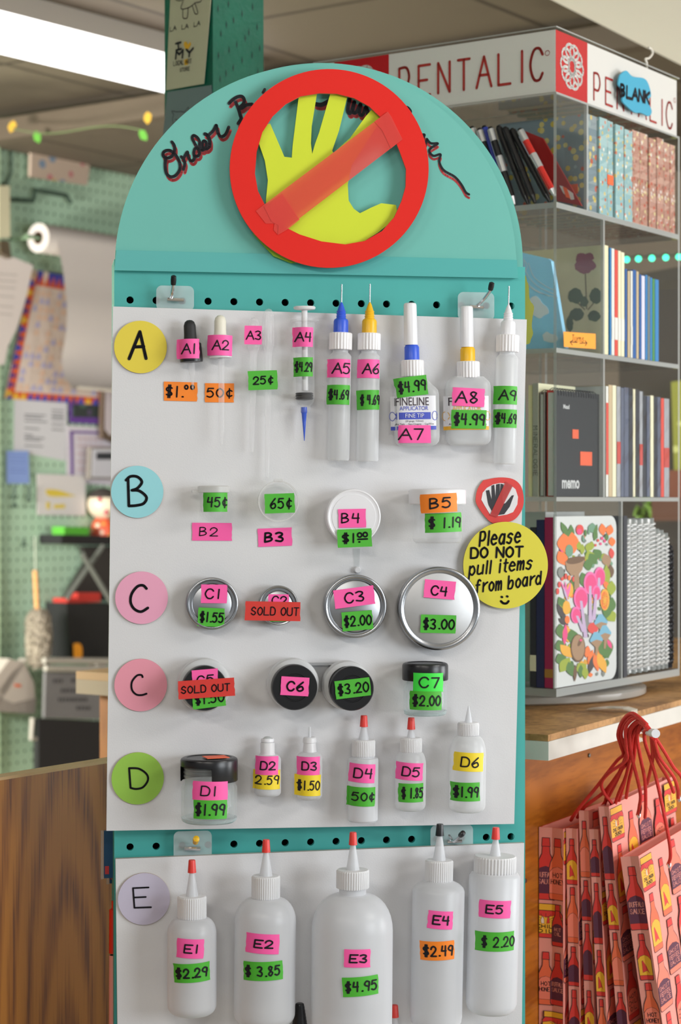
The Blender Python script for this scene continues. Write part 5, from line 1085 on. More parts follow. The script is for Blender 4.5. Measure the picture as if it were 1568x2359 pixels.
pl = write('MINERALOGIE', .0055, 1.0, 0, 0); gg = ribbons(Geo(), pl, .0006, 0); Geo().add([(-.0007, Bw/2-v.y, .055-v.x) for v in gg.v], gg.f).build('spine_lettering', P('letter_grey', 92, 86, 76, .6), r)
book('cream booklet just left of the grey MINERALOGIE spine', .004, .10, bof(1222), bof(1213), zf3, zf3+.134, P('booklet_cream', 220, 206, 160, .6), 'a', PAGE, G3, name='booklet', cat='booklet')
# memo pads against the clear corner panel
def memo_pad(label, a0, a1, b0, b1, h, front, back):
    r = at_rack('memo_pad', label, 'memo pad', a0, b0, zf3, G3); A, B = a1-a0, b1-b0
    Geo().box(0, A, 0, .0008, 0, h).build('front_cover', front, r); Geo().box(0, A, B-.0012, B, 0, h).build('back_cover', back, r)
    Geo().box(.0005, A-.0005, .001, B-.0014, .001, h-.003).build('pages', P('grid_pages', 200, 196, 188, .8, noise=.06, nscale=300), r)
    pts = []; n = 16
    for i in range(n*10+1):
        t = 2*PI*i/10; pts.append((.006+(A-.012)*i/(n*10), B/2+(B/2+.001)*math.cos(t), h-.003+.006*math.sin(t)))
    Geo().tube(pts, .0005, 5).build('wire_coil', P('coil_black', 34, 32, 34, .4), r, None, True); return r
r = memo_pad('black wire-bound memo pad with small red stickers in the clear corner pocket', .006, .124, .0055, .016, zp(905)-zf3+.004, P('pad_black', 32, 28, 27, .4), P('pad_board', 168, 54, 44, .7))
x = lambda px: aof(px)-.006
for (xx0, xx1, yy0, yy1) in ((1324, 1338, 990, 1011), (1342, 1369, 1040, 1072)):
    a_, b2 = aof(xx0)-.006+.003, aof(xx1)-.006+.003; zz0, zz1 = (-(yy1-HY)/F*2.41)-zf3, (-(yy0-HY)/F*2.41)-zf3
    Geo().box(a_, b2, -.0006, -.0001, zz0, zz1).build('price_sticker', TAPE['coral'], r)
v, f = typeset('memo', .020, bold=.0006, font_scale_x=.9); cxx, czz = aof(1321)-.006+.002, -(1113-HY)/F*2.39-zf3
Geo().add([(cxx+a, -.0004, czz+b) for a, b in v], f).build('memo_lettering', P('print_white', 216, 214, 212, .5), r)
v, f = typeset('Mead', .0075, bold=.0002); cxx, czz = aof(1311)-.006+.002, -(938-HY)/F*2.39-zf3
Geo().add([(cxx+a, -.0004, czz+b) for a, b in v], f).build('maker_lettering', MATS['print_white'], r)
memo_pad('second wire-bound pad with a red back behind the black memo pad', .004, .118, .0185, .0246, zp(905)-zf3+.002, P('pad_grey', 120, 112, 104, .6), P('pad_grey', 0, 0, 0))
# tier 4
zf4 = ZF[3][1]+.0006; G4 = 'notebooks on the bottom tier'
ht = zp(1192)-zf4
book('crimson notebook spine with a small gold stamp, bottom tier', .0045, .15, .0072, bof(1250), zf4, zf4+ht, B_['maroon'], 'a', PAGE, G4, band=(.06, .11, P('gold_stamp', 170, 120, 50, .4)), t=.0016)
book('navy notebook spine left of the crimson one', .0045, .15, bof(1249), bof(1231), zf4, zf4+ht-.003, B_['navy'], 'a', PAGE, G4)
book('black notebook spine at the left end of the bottom tier', .0045, .15, bof(1230), bof(1216), zf4, zf4+ht-.012, B_['black'], 'a', PAGE, G4, band=(.1, .2, B_['cream']))
r = at_rack('card_box', 'white box lid with a small yellow star behind the crimson notebook', 'box', .16, bof(1210)+.005, zf4, None)
Geo().box(-.10, .005, 0, .03, 0, ht+.006).build('box_body', P('box_white', 214, 212, 206, .6), r)
# floral notebook in the clear corner pocket
r = at_rack('notebook', 'white notebook covered in painted mushrooms, leaves and flowers', 'notebook', .0045, .0045, zf4, None)
W4, H4 = .166, zp(1190)-zf4; FW = P('floral_white', 228, 226, 222, .5)
Geo().prism([(0, 0)]+[(W4-.016+.016*math.cos(t), .016+.016*math.sin(t)) for t in [-PI/2+PI/2*i/6 for i in range(7)]]+[(W4-.016+.016*math.cos(t), H4-.016+.016*math.sin(t)) for t in [PI/2*i/6 for i in range(7)]]+[(0, H4)], -.002, 0).build('cover', FW, r, Matrix(((1, 0, 0, 0), (0, 0, -1, 0), (0, 1, 0, 0), (0, 0, 0, 1))))
# printed picture: coordinates of the zoomed photograph, brought onto the cover
fx = lambda x: (x-668)/(1128-668)*W4; fy = lambda x, y: H4-(y-(285))/(1560-(x-668)*.19-285)*H4
pal = [P('fl_'+n, *c, .6) for n, c in (('pink', (232, 70, 130)), ('hotpink', (236, 110, 170)), ('orange', (240, 120, 50)), ('amber', (236, 170, 50)), ('green', (84, 122, 54)), ('lime', (156, 168, 46)), ('dark', (70, 60, 56)), ('grey', (132, 134, 126)), ('blue', (120, 176, 200)), ('tan', (166, 130, 96)), ('lilac', (196, 170, 200)), ('red', (222, 72, 62)), ('teal', (110, 150, 120)), ('brown', (112, 80, 50)))]
PN = dict((m.name[3:], i) for i, m in enumerate(pal)); g = Geo(); lift = [.0002]
def fp(pts, c):
    lift[0] += .000006; q = [(fx(x), fy(x, y)) for x, y in pts]; g.add([(a, -lift[0], b) for a, b in q], [list(range(len(q)))], PN[c])
def fe(x, y, rx, ry, c, rot=0):
    cr_, sr_ = math.cos(rot), math.sin(rot); fp([(x+rx*math.cos(t)*cr_-ry*math.sin(t)*sr_, y+rx*math.cos(t)*sr_+ry*math.sin(t)*cr_) for t in [2*PI*i/20 for i in range(20)]], c)
def fleaf(x0, y0, x1, y1, w, c):
    dx, dy = x1-x0, y1-y0; L_ = math.hypot(dx, dy); nx, ny = -dy/L_, dx/L_; n = 8
    fp([(x0+dx*i/n+nx*w*1.5*math.sin(PI*i/n), y0+dy*i/n+ny*w*1.5*math.sin(PI*i/n)) for i in range(n+1)]+[(x0+dx*i/n-nx*w*1.5*math.sin(PI*i/n), y0+dy*i/n-ny*w*1.5*math.sin(PI*i/n)) for i in range(n-1, 0, -1)], c)
rn = random.Random(21)
for i in range(120):
    x_, y_ = rn.uniform(700, 1085), rn.uniform(420, 1440); t = rn.uniform(0, 6.28); q = rn.uniform(30, 60)
    fleaf(x_, y_, x_+q*.5*math.cos(t), y_+q*math.sin(t), rn.uniform(7, 13), rn.choice(['green', 'green', 'lime', 'dark', 'grey', 'teal', 'amber', 'orange']))
for a in ((708, 325, 760, 440, 14, 'green'), (780, 345, 782, 470, 16, 'green'), (700, 440, 720, 560, 14, 'pink'), (725, 410, 745, 560, 36, 'orange'), (785, 400, 800, 560, 30, 'orange'), (690, 540, 745, 650, 26, 'orange'), (940, 335, 935, 410, 22, 'teal'), (975, 345, 945, 450, 10, 'green'), (975, 400, 950, 470, 9, 'green'), (1010, 340, 1020, 430, 18, 'orange'), (1080, 350, 1060, 430, 20, 'orange'), (1085, 440, 1092, 510, 18, 'orange'), (1080, 520, 1090, 600, 14, 'red'), (840, 470, 835, 540, 12, 'lime'), (865, 490, 860, 570, 12, 'lime'), (915, 480, 900, 550, 16, 'lime'), (935, 470, 925, 540, 14, 'lime'), (950, 530, 1000, 600, 24, 'green'), (1030, 560, 1060, 660, 24, 'tan'), (1075, 640, 1085, 740, 16, 'brown'), (880, 600, 960, 570, 30, 'lime'), (870, 650, 940, 640, 28, 'green'), (915, 560, 965, 640, 26, 'green'), (860, 700, 900, 820, 26, 'green'), (1040, 640, 1055, 800, 18, 'lime'), (1020, 760, 1070, 830, 14, 'orange'), (1085, 760, 1080, 870, 24, 'lime'), (1090, 880, 1075, 1000, 24, 'green'), (1050, 980, 1110, 1060, 28, 'lime'), (1060, 900, 1040, 1040, 26, 'green'), (690, 880, 740, 980, 20, 'green'), (700, 940, 720, 1040, 14, 'lime'), (680, 930, 740, 1060, 14, 'dark'), (690, 1040, 760, 1090, 14, 'dark'), (700, 1080, 712, 1190, 24, 'green'), (740, 1090, 760, 1220, 22, 'amber'), (780, 1120, 800, 1230, 30, 'green'), (690, 1200, 720, 1290, 28, 'green'), (700, 1235, 790, 1330, 24, 'amber'), (690, 1300, 725, 1390, 26, 'green'), (700, 1440, 770, 1330, 26, 'lime'), (760, 1360, 790, 1470, 22, 'green'), (830, 1370, 880, 1440, 28, 'lime'), (850, 1380, 850, 1480, 14, 'green'), (880, 1390, 885, 1490, 16, 'lime'), (905, 1240, 890, 1330, 16, 'orange'), (940, 1270, 905, 1380, 14, 'orange'), (950, 1300, 910, 1450, 14, 'dark'), (950, 1290, 980, 1430, 16, 'orange'), (960, 1260, 1010, 1330, 20, 'orange'), (975, 1290, 1040, 1440, 22, 'amber'), (1000, 1200, 1060, 1330, 34, 'green'), (1050, 1180, 1070, 1310, 24, 'green'), (810, 1380, 805, 1510, 9, 'brown'), (1050, 1190, 1085, 1260, 10, 'pink'), (880, 1000, 900, 1120, 26, 'grey'), (740, 1080, 730, 1240, 12, 'pink')): fleaf(*a)
for a in ((765, 540, 28, 46, 'teal'), (843, 385, 28, 38, 'red'), (838, 400, 18, 22, 'pink'), (1010, 450, 10, 12, 'pink'), (1030, 470, 9, 12, 'pink'), (980, 465, 9, 11, 'red'), (1000, 490, 8, 10, 'pink'), (960, 500, 8, 10, 'red'), (885, 410, 9, 26, 'green'), (868, 450, 9, 24, 'teal'), (910, 400, 8, 22, 'teal'), (1030, 900, 36, 80, 'amber'), (1028, 905, 28, 66, 'orange'), (770, 830, 24, 52, 'amber'), (745, 960, 28, 52, 'amber'), (715, 740, 11, 22, 'red'), (740, 730, 10, 22, 'red'), (765, 740, 10, 20, 'orange'), (795, 750, 9, 20, 'red'), (695, 790, 10, 22, 'red'), (682, 840, 11, 24, 'red'), (705, 700, 22, 40, 'grey'), (940, 1110, 40, 40, 'red'), (750, 1050, 18, 30, 'orange')): fe(*a)
fp([(735, 620), (880, 580), (860, 680), (830, 720), (780, 725), (745, 680)], 'tan'); fe(810, 610, 68, 26, 'brown', -.2); fp([(800, 720), (835, 715), (840, 820), (800, 830)], 'tan')
for x0, y0, x1, y1, w, c in ((700, 760, 760, 890, 5, 'hotpink'), (735, 760, 750, 900, 5, 'hotpink'), (775, 770, 745, 900, 6, 'hotpink'), (720, 800, 755, 920, 5, 'lilac')): fleaf(x0, y0, x1, y1, w, c)
for cx, cy, rx, ry, sx, sy, ex, ey in ((990, 730, 42, 70, 985, 740, 985, 900), (920, 780, 50, 85, 918, 800, 920, 1070), (965, 850, 30, 56, 962, 860, 945, 1050), (848, 890, 52, 84, 850, 910, 885, 1180), (812, 1015, 36, 62, 820, 1020, 870, 1140)):
    fe(cx, cy, rx, ry, 'hotpink'); fe(cx+4, cy+6, rx*.84, ry*.84, 'pink'); fp([(sx-9, sy), (sx+9, sy), (ex+14, ey), (ex-14, ey)], 'lilac')
for cx, cy, r_ in ((1000, 1050, 52), (1030, 1130, 50), (965, 1180, 50)):
    fp([(cx-r_, cy+20), (cx-20, cy-40), (cx+10, cy-44), (cx+r_, cy+10), (cx+r_-4, cy+26), (cx, cy+14), (cx-r_+6, cy+36)], 'blue'); fp([(cx-r_+6, cy+36), (cx, cy+14), (cx+r_-4, cy+26), (cx+16, cy+70), (cx+4, cy+130), (cx-10, cy+130), (cx-8, cy+70)], 'tan')
fe(828, 1260, 54, 104, 'brown'); fe(828, 1256, 47, 94, 'tan'); fe(840, 1215, 12, 34, 'brown', .4); fe(848, 1200, 9, 10, 'pink')
for i in range(40): fe(1030+24*math.cos(i*2.4)*(i/40), 905+58*math.sin(i*2.4)*(i/40), 4, 6, 'amber')
g.build('floral_print', pal, r)
# spirals
def coil(r, n, x0, y0, z0, z1, rad, wire, m, ell=1.6):
    pts = []
    for i in range(n*9+1):
        t = 2*PI*i/9; pts.append((x0+rad*math.cos(t), y0+rad*ell*math.sin(t)*.7, z0+(z1-z0)*i/(n*9)))
    Geo().tube(pts, wire, 4).build('wire_coil', m, r, None, True)
WIRE = P('coil_white', 222, 222, 220, .35); WIREK = P('coil_dark', 40, 40, 44, .4)
book('black notebook standing right of the floral notebook', aof(1436)+.002, aof(1446), .001, .13, zf4, zf4+zp(1186)-zp(1588)-.003, B_['black'], 'b', PAGE, G4)
sp_row = [(1447, 1459, .199, 'w'), (1460, 1474, .2, 'w'), (1475, 1487, .199, 'w'), (1488, 1501, .2, 'w'), (1502, 1517, .2, 'w'), (1519, 1529, .186, 'w'), (1530, 1539, .184, 'w'), (1540, 1549, .18, 'w'), (1550, 1556, .165, 'k'), (1558, 1560, .163, 'k')]
for i, (x0, x1, h, k_) in enumerate(sp_row):
    lab = ('%s white spiral notebook from the black spine, bottom tier' % words[i]) if k_ == 'w' else ('black-coiled spiral notebook, %s of the pair at the right end' % ('left one' if i == 8 else 'right one'))
    a0, a1 = aof(x0), aof(x1); A = a1-a0-.0006; r = at_rack('spiral_notebook', lab, 'notebook', a0, .004, zf4+.001, 'spiral notebooks on the bottom tier')
    Geo().box(0, .001, .003, .12, 0, h).box(A-.001, A, .003, .12, 0, h).build('covers', P('spiral_cover', 170, 174, 172, .4) if k_ == 'w' else B_['black'], r); Geo().box(.0012, A-.0012, .0075, .118, .001, h-.001).build('pages', PAGEW if k_ == 'w' else PAGE, r)
    coil(r, int(h/.0058), A/2, .002, .006, h-.006, A*.34, .00105, WIRE if k_ == 'w' else WIREK, 1.0)
# ------------------------------------------------------------------ things beyond the rack
def block_on(plane, pts, w0, w1, name, mat, label=None, cat=None, group=None, side=None):
    c = plane.hit(sum(p[0] for p in pts)/len(pts), sum(p[1] for p in pts)/len(pts), w1); c.z = w0
    loc = [(plane.hit(x, y, w1)-c) for x, y in pts]; M = plane.M @ Matrix.Translation(c)
    o = Geo().prism([(p.x, p.y) for p in loc], 0, w1-w0, 0, 1 if side else None).build(name, [mat, side] if side else mat, None, M)
    if label: tag(o, label, cat, group)
    return o, (lambda x, y: plane.hit(x, y, w1)-c), w1-w0
BK = Plane(1500, 4.2, (.96, -.28))
block_on(BK, [(1425, 640), (1640, 600), (1640, 2400), (1425, 2400)], -.3, 0, 'dark_cabinet', P('cabinet_dark', 58, 50, 42, .7, noise=.3, nscale=5), 'dark brown cabinet standing beyond the clear rack', 'cabinet')
for i, px in enumerate((1443, 1470, 1501, 1533, 1563)):
    o = Geo().lathe([(0, -.0058), (.004, -.004), (.0058, 0), (.004, .004), (0, .0058)], 'Y', 16).build('string_light_bulb', glow('green_led', (.05, 1, .52, 1), 3.2) if i == 0 else bpy.data.materials['green_led'], None, BK.at(px, 598-i*1.5, .10), True)
    tag(o, '%s glowing green string light bulb from the left, beyond the rack' % words[i], 'light bulb', 'green string lights beyond the rack')
o = Geo().tube([BK.world(px, 592-(px-1430)*.05+3*math.sin(px*.2), .10) for px in range(1425, 1590, 6)], .0016, 6).build('light_string', P('dark_wire', 40, 60, 48, .6)); tag(o, 'thin dark wire carrying the green string lights', 'string light wire')
block_on(BK, [(1545, 880), (1610, 870), (1610, 1092), (1552, 1088)], .01, .06, 'folded_fabric', spotted('olive_fabric', rgb(140, 140, 56), [rgb(196, 196, 120), rgb(120, 124, 50)], 40, .8, .1), 'olive patterned fabric beyond the rack, right edge', 'fabric')
block_on(BK, [(1536, 1084), (1620, 1080), (1620, 1150), (1536, 1148)], .01, .2, 'brown_box', P('box_brown', 122, 70, 48, .7), 'small brown box beyond the third tier, right edge', 'box')
block_on(BK, [(1500, 1150), (1620, 1150), (1620, 1200), (1500, 1200)], .02, .24, 'brown_shelf', P('shelf_brown', 96, 62, 44, .7), 'brown shelf under the brown box beyond the rack', 'shelf')
g = Geo(); rn = random.Random(8)
c_ = BK.hit(1490, 1168, .12)
for i in range(16):
    t = rn.uniform(-1.9, 1.9); L_ = rn.uniform(.02, .05); x0, y0 = rn.uniform(-.03, .03), rn.uniform(-.01, .012)
    g.add([(x0, y0, 0), (x0+L_*.5*math.cos(t)+.006, y0+L_*.5*math.sin(t)+.006, rn.uniform(0, .02)), (x0+L_*math.cos(t), y0+L_*math.sin(t), rn.uniform(0, .03)), (x0+L_*.5*math.cos(t)-.006, y0+L_*.5*math.sin(t)-.006, 0)], [[0, 1, 2, 3]])
o = g.build('leafy_plant', P('plant_green', 104, 134, 48, .6), None, BK.M @ Matrix.Translation(c_)); tag(o, 'green leafy plant just beyond the bottom tier of the rack', 'plant')
# ------------------------------------------------------------------ olive card sticking out behind the stand's right edge
it = Item(BOARD, 'wavy_card', 'olive green wavy-edged card sticking out behind the stand, right of A9', 'card', 1214, 720, -.02)
q = [it.loc(x, y, 0) for x, y in sp([(1200, 645), (1209, 634), (1213, 648), (1217, 660), (1219, 690), (1229, 706), (1226, 730), (1224, 752), (1227, 768), (1222, 782), (1218, 792), (1200, 795)], 3)]
Geo().prism([(p.x, p.y) for p in q], -.0008, .0008).build('card', P('olive_card', 142, 138, 36, .6), it.root)
# ------------------------------------------------------------------ gift bags hanging from the counter
c0 = CM @ Vector((0, .05, 0)); kk = .1
tt = (.1*c0.y-c0.x)/(Rc.x-.1*Rc.y); B0 = c0+Rc*tt; B0.z = 0      # where the cabinet face meets pixel column 1239
BM = Matrix(((Rc.x, Nc.x, 0, B0.x), (Rc.y, Nc.y, 0, B0.y), (0, 0, 1, 0), (0, 0, 0, 1)))   # x along the counter, y outwards
def nof(px): k = (px-HX)/F; return (B0.y*k-B0.x)/(Nc.x-Nc.y*k)
BP = [P('bag_'+n, *c, .45) for n, c in (('pink', (238, 152, 138)), ('edge', (222, 66, 50)), ('ink', (74, 34, 40)), ('red', (222, 58, 52)), ('orange', (240, 108, 70)), ('amber', (244, 176, 50)), ('plum', (96, 44, 66)), ('black', (36, 24, 30)), ('salmon', (246, 128, 104)), ('white', (240, 214, 200)))]
BN = dict((m.name[4:], i) for i, m in enumerate(BP))
class Deco:
    """flat printed shapes in face coordinates (metres), ink outlines first"""
    def __init__(s): s.items = []; s.k = 0
    def poly(s, pts, c, out=.0007):
        if out:
            cx = sum(p[0] for p in pts)/len(pts); cy = sum(p[1] for p in pts)/len(pts)
            s.items.append(([(x+out*(1 if x > cx else -1), y+out*(1 if y > cy else -1)) for x, y in pts], 'ink', s.k)); s.k += 1
        s.items.append((pts, c, s.k)); s.k += 1
    def text(s, t, cx, cy, w, h, c, lw, rot=0):
        pl = write(t, h, 1.0, 0, .1); xs = [p[0] for st in pl for p in st]; f = w/(max(xs)-min(xs)); mx = (max(xs)+min(xs))/2
        g = Geo(); ribbons(g, rot2([[((p[0]-mx)*f, p[1]) for p in st] for st in pl], rot, cx, cy), lw, 0); s.items.append((g, c, s.k)); s.k += 1
    def lines(s, pl, c, lw):
        g = Geo(); ribbons(g, pl, lw, 0); s.items.append((g, c, s.k)); s.k += 1
def bottle_deco(d, x, y, h, body, lab, cap, words_=None, squat_=False, lw=.00055, wk=.34):
    """a sauce bottle standing on (x, y), h tall"""
    w = h*wk/2 if not squat_ else h*.54; X = lambda a: x+a*w; Y = lambda a: y+a*h
    if squat_:
        d.poly([(X(-.9), Y(0)), (X(.9), Y(0)), (X(1), Y(.1)), (X(1), Y(.7)), (X(.85), Y(.8)), (X(-.85), Y(.8)), (X(-1), Y(.7)), (X(-1), Y(.1))], body)
        d.poly([(X(-.9), Y(.82)), (X(.9), Y(.82)), (X(.9), Y(1)), (X(-.9), Y(1))], cap); d.poly([(X(-1), Y(.12)), (X(1), Y(.12)), (X(1), Y(.62)), (X(.5), Y(.67)), (X(0), Y(.6)), (X(-.5), Y(.67)), (X(-1), Y(.62))], lab, .0004)
        d.lines([[(x+w*.3*math.cos(t), Y(.45)+w*.25*math.sin(t)), (x+w*.75*math.cos(t), Y(.45)+w*.5*math.sin(t))] for t in [PI*i/8 for i in range(9)]], 'ink', .0004)
        d.poly([(X(-.25), Y(.42)), (X(-.1), Y(.42)), (X(-.12), Y(.56)), (X(-.2), Y(.62)), (X(-.27), Y(.52))], 'white', .0003); d.poly([(X(.05), Y(.42)), (X(.2), Y(.44)), (X(.18), Y(.6)), (X(.1), Y(.62))], 'red', .0003)
        if words_: [d.text(t, x, Y(.33-.14*i), w*(1.5 if len(t) > 6 else 1.0), h*.095, 'black', lw*1.6) for i, t in enumerate(words_)]
    else:
        d.poly([(X(-.9), Y(0)), (X(.9), Y(0)), (X(1), Y(.04)), (X(1), Y(.5)), (X(.85), Y(.6)), (X(.42), Y(.74)), (X(.36), Y(.86)), (X(-.36), Y(.86)), (X(-.42), Y(.74)), (X(-.85), Y(.6)), (X(-1), Y(.5)), (X(-1), Y(.04))], body)
        d.poly([(X(-.42), Y(.87)), (X(.42), Y(.87)), (X(.36), Y(1)), (X(-.36), Y(1))], cap)
        d.poly([(X(-1), Y(.1)), (X(1), Y(.1)), (X(1), Y(.44)), (X(.6), Y(.51)), (X(0), Y(.54)), (X(-.6), Y(.51)), (X(-1), Y(.44))], lab, .0003)
        if words_: [d.text(t, x, Y(.40-.11*i), w*(1.65 if len(t) > 3 else 1.2), h*.075, 'pinktext' if lab == 'plum' else 'ink', lw*1.5) for i, t in enumerate(words_)]
        elif lab == 'amber': d.poly([(X(-.5), Y(.16)), (X(.1), Y(.2)), (X(.5), Y(.14)), (X(.1), Y(.28)), (X(-.3), Y(.42)), (X(-.45), Y(.4))], 'red', .0003)
def face_deco(seed, W, Hh, words=True):
    d = Deco(); rn = random.Random(seed); cols = [.020, .062, .104, .146, .188, .23]
    kinds = [('j',), ('t',), ('p',), ('h',)]
    for ci, cx in enumerate(cols):
        if cx > W-.006: break
        y = Hh-.004-(ci % 2)*.012; k = (ci+seed) % 4; n = 0
        while y > .02:
            kind = (k+n) % 4
            if kind == 0: h = .036; bottle_deco(d, cx, y-h, h, 'red', 'amber', 'amber', ['CHILI ONION', 'CRUNCH'] if words else None, True)
            elif kind == 1: h = .062; bottle_deco(d, cx, y-h, h, 'orange', 'amber', 'red', None, False, wk=.44)
            elif kind == 2: h = .058; bottle_deco(d, cx, y-h, h, 'salmon', 'plum', 'red', ['GHOST', 'PEPPER', 'SAUCE'] if words else None, False, wk=.66)
            else: h = .060; bottle_deco(d, cx, y-h, h, 'red', 'salmon', 'red', ['HOT', 'CHILI', 'OIL'] if words else None, False, wk=.52)
            y -= h+.006; n += 1
    return d
def gus_deco_shade(seed, W, Hh):  # bottle print, packed densely so its dark colours also stand in for gusset shade
    d = Deco(); rn = random.Random(seed); y = Hh-.012; k = seed; cx = W*.5; 
    while y > .0:
        h = (.070, .050, .062, .044)[k % 4]; wide = W > .022
        for q in ((.27, .75) if wide else (.5,)):
            hh = h*rn.uniform(.88, 1.0); kk_ = (k+(q > .5)*2) % 4
            if kk_ == 1: bottle_deco(d, W*q, y-hh*.8, hh*.8, 'red', 'amber', 'amber', ['CHILI', 'OIL'] if wide else None, True) if wide else bottle_deco(d, W*q, y-h, h, 'red', 'amber', 'red', None, wk=min(.30, W*.95/h))
            else: bottle_deco(d, W*q, y-hh, hh, ('red', 'red', 'orange', 'red')[kk_], ('plum', 'amber', 'salmon', 'plum')[kk_], 'red', None if W < .02 else [['BUFFALO', 'SAUCE'], ['HOT'], ['HOT', 'HONEY'], ['HOT', 'OIL']][kk_], wk=min(.30, W*.95/hh))
        y -= h+.004; k += 1
    return d
def clip_poly(pts, x0, x1, y0, y1):
    for ax, lim, sg_ in ((0, x0, 1), (0, x1, -1), (1, y0, 1), (1, y1, -1)):
        out = []
        for i in range(len(pts)):
            a, b = pts[i-1], pts[i]; ia, ib = sg_*(a[ax]-lim) >= 0, sg_*(b[ax]-lim) >= 0
            if ia != ib:
                t = (lim-a[ax])/(b[ax]-a[ax]); out.append((a[0]+(b[0]-a[0])*t, a[1]+(b[1]-a[1])*t))
            if ib: out.append(b)
        pts = out
        if len(pts) < 3: return []
    return pts
CORD = P('red_cord', 214, 44, 38, .65, bump=.5, bscale=900); GROM = principled('grommet', (.7, .7, .72, 1), .25, 1.0)
KC = lambda pts: [(1168+x/3.1075, 1600+y/3.1075) for x, y in pts]
def bag(label, p0, p1, ytop, lean, dx, seed, cords, tilt=0., Hh=.36, W=.20, face=True):
    n0, n1 = nof(p0), nof(p1); th = n1-n0; P0 = B0+Nc*n0+Rc*dx; depth = P0.y; zt_ = H-(ytop-HY)/F*depth
    M = BM @ Matrix.Translation((dx, n0, zt_)) @ Matrix.Rotation(lean, 4, 'X') @ Matrix.Rotation(-tilt, 4, 'Y') @ Matrix.Translation((0, 0, -Hh))
    r = empty('gift_bag', M); tag(r, label, 'gift bag', 'sauce-bottle patterned gift bags hanging from the counter')
    g = Geo(); e = .0016; fold = th*.10
    prof = [(0, 0), (W, 0), (W-.004, th/2), (W, th), (0, th), (fold, th/2)]          # outline seen from above: gusset folds inwards
    n = len(prof); V = [(x, y, z) for z in (0, Hh) for x, y in prof]; g.add(V, [[i, (i+1) % n, n+(i+1) % n, n+i] for i in range(n)]+[list(range(n))[::-1]], 0)
    # turned-in rim, red edge
    for i in range(n):
        a, b = prof[i], prof[(i+1) % n]; m_ = lambda p: (p[0]+(W/2-p[0])*.02, p[1]+(th/2-p[1])*.12)
        a2, b2 = m_(a), m_(b); g.add([(a[0], a[1], Hh), (b[0], b[1], Hh), (b2[0], b2[1], Hh), (a2[0], a2[1], Hh)], [[0, 1, 2, 3]], 1); g.add([(a2[0], a2[1], Hh), (b2[0], b2[1], Hh), (b2[0], b2[1], Hh-.05), (a2[0], a2[1], Hh-.05)], [[0, 1, 2, 3]], 0)
    def put(d, fn, W_, H_):
        for shp, c, k in d.items:
            if c == 'pinktext': c = 'pink'
            l = .00025+.000012*k; mi = BN[c]
            if isinstance(shp, Geo):
                for f in shp.f:
                    q = clip_poly([(shp.v[i].x, shp.v[i].y) for i in f], .0005, W_-.0005, .001, H_-.0015)
                    if q: g.add([fn(x, y, l) for x, y in q], [list(range(len(q)))], mi)
            else:
                q = clip_poly(shp, .0005, W_-.0005, .001, H_-.0015)
                if q: g.add([fn(x, y, l) for x, y in q], [list(range(len(q)))], mi)
    if face: put(face_deco(seed, W, Hh), lambda x, y, l: (x, th+l, y), W, Hh)
    gus = gus_deco_shade(seed, th, Hh)
    def gf(x, y, l):
        t = abs(x-th/2)/(th/2); return (fold*(1-t)-l, x, y)
    for shp, c, k in gus.items:
        c = 'pink' if c == 'pinktext' else c
        for half in ((.0003, th/2), (th/2, th-.0003)):
            polys = [[(shp.v[i].x, shp.v[i].y) for i in f] for f in shp.f] if isinstance(shp, Geo) else [shp]
            for q in polys:
                q = clip_poly(q, half[0], half[1], .001, Hh-.0015)
                if q: g.add([gf(x, y, .00025+.000012*k) for x, y in q], [list(range(len(q)))], BN[c])
    g.build('bag_body', BP, r); I = M.inverted()
    for pts, dd, gr in cords:
        wp = [at_depth(x, y, z) for (x, y), z in zip(KC(pts), dd if isinstance(dd, (list, tuple)) else [dd+(depth-dd)*i/(len(pts)-1) for i in range(len(pts))])]
        Geo().tube([I @ p for p in spline(wp, 6)], .00195, 8).build('cord_handle', CORD, r, None, True)
        if gr:
            gg = Geo(); c = I @ wp[-1]; gg.tube([c+Vector((.0036*math.cos(t), .0012, .0036*math.sin(t))) for t in [2*PI*i/14 for i in range(15)]], .0009, 6, cap=False); gg.build('grommet', GROM, r, None, True)
    return r
PK_ = 2.06
bag('rearmost gift bag of the bunch, flat against the orange cabinet', 1241, 1297, 1905, .0, .0, 0, [([(1000, 215), (900, 135), (830, 180), (792, 280), (815, 370), (830, 430), (780, 480), (640, 660), (500, 830), (455, 900)], PK_, False), ([(995, 225), (915, 150), (845, 200), (815, 290), (850, 400), (870, 470), (800, 560), (700, 690), (560, 800), (500, 880)], PK_, False)], W=.19)
bag('second gift bag counted from the cabinet, narrow red side', 1300, 1325, 1908, math.radians(1.0), .004, 1, [([(1000, 225), (930, 165), (850, 230), (850, 380), (850, 470), (730, 560), (675, 630), (690, 700), (740, 770), (752, 800)], PK_, False), ([(1005, 235), (950, 180), (870, 250), (840, 350), (855, 440), (800, 580), (730, 720), (680, 800)], PK_, False)], W=.19)
bag('third gift bag from the cabinet, standing taller than its neighbours', 1328, 1350, 1867, math.radians(1.8), .006, 2, [([(1010, 240), (940, 190), (880, 270), (860, 400), (800, 560), (720, 700), (700, 780)], PK_, False), ([(1015, 245), (960, 200), (900, 290), (885, 420), (850, 580), (800, 700), (770, 790)], PK_, False)], W=.19)
bag('fourth gift bag from the cabinet, with a bright narrow front edge', 1353, 1374, 1910, math.radians(2.8), .004, 3, [([(1015, 245), (960, 205), (905, 300), (880, 450), (840, 620), (800, 760)], PK_, False), ([(1020, 250), (975, 215), (925, 310), (905, 470), (870, 620), (850, 740)], PK_, False)], W=.19)
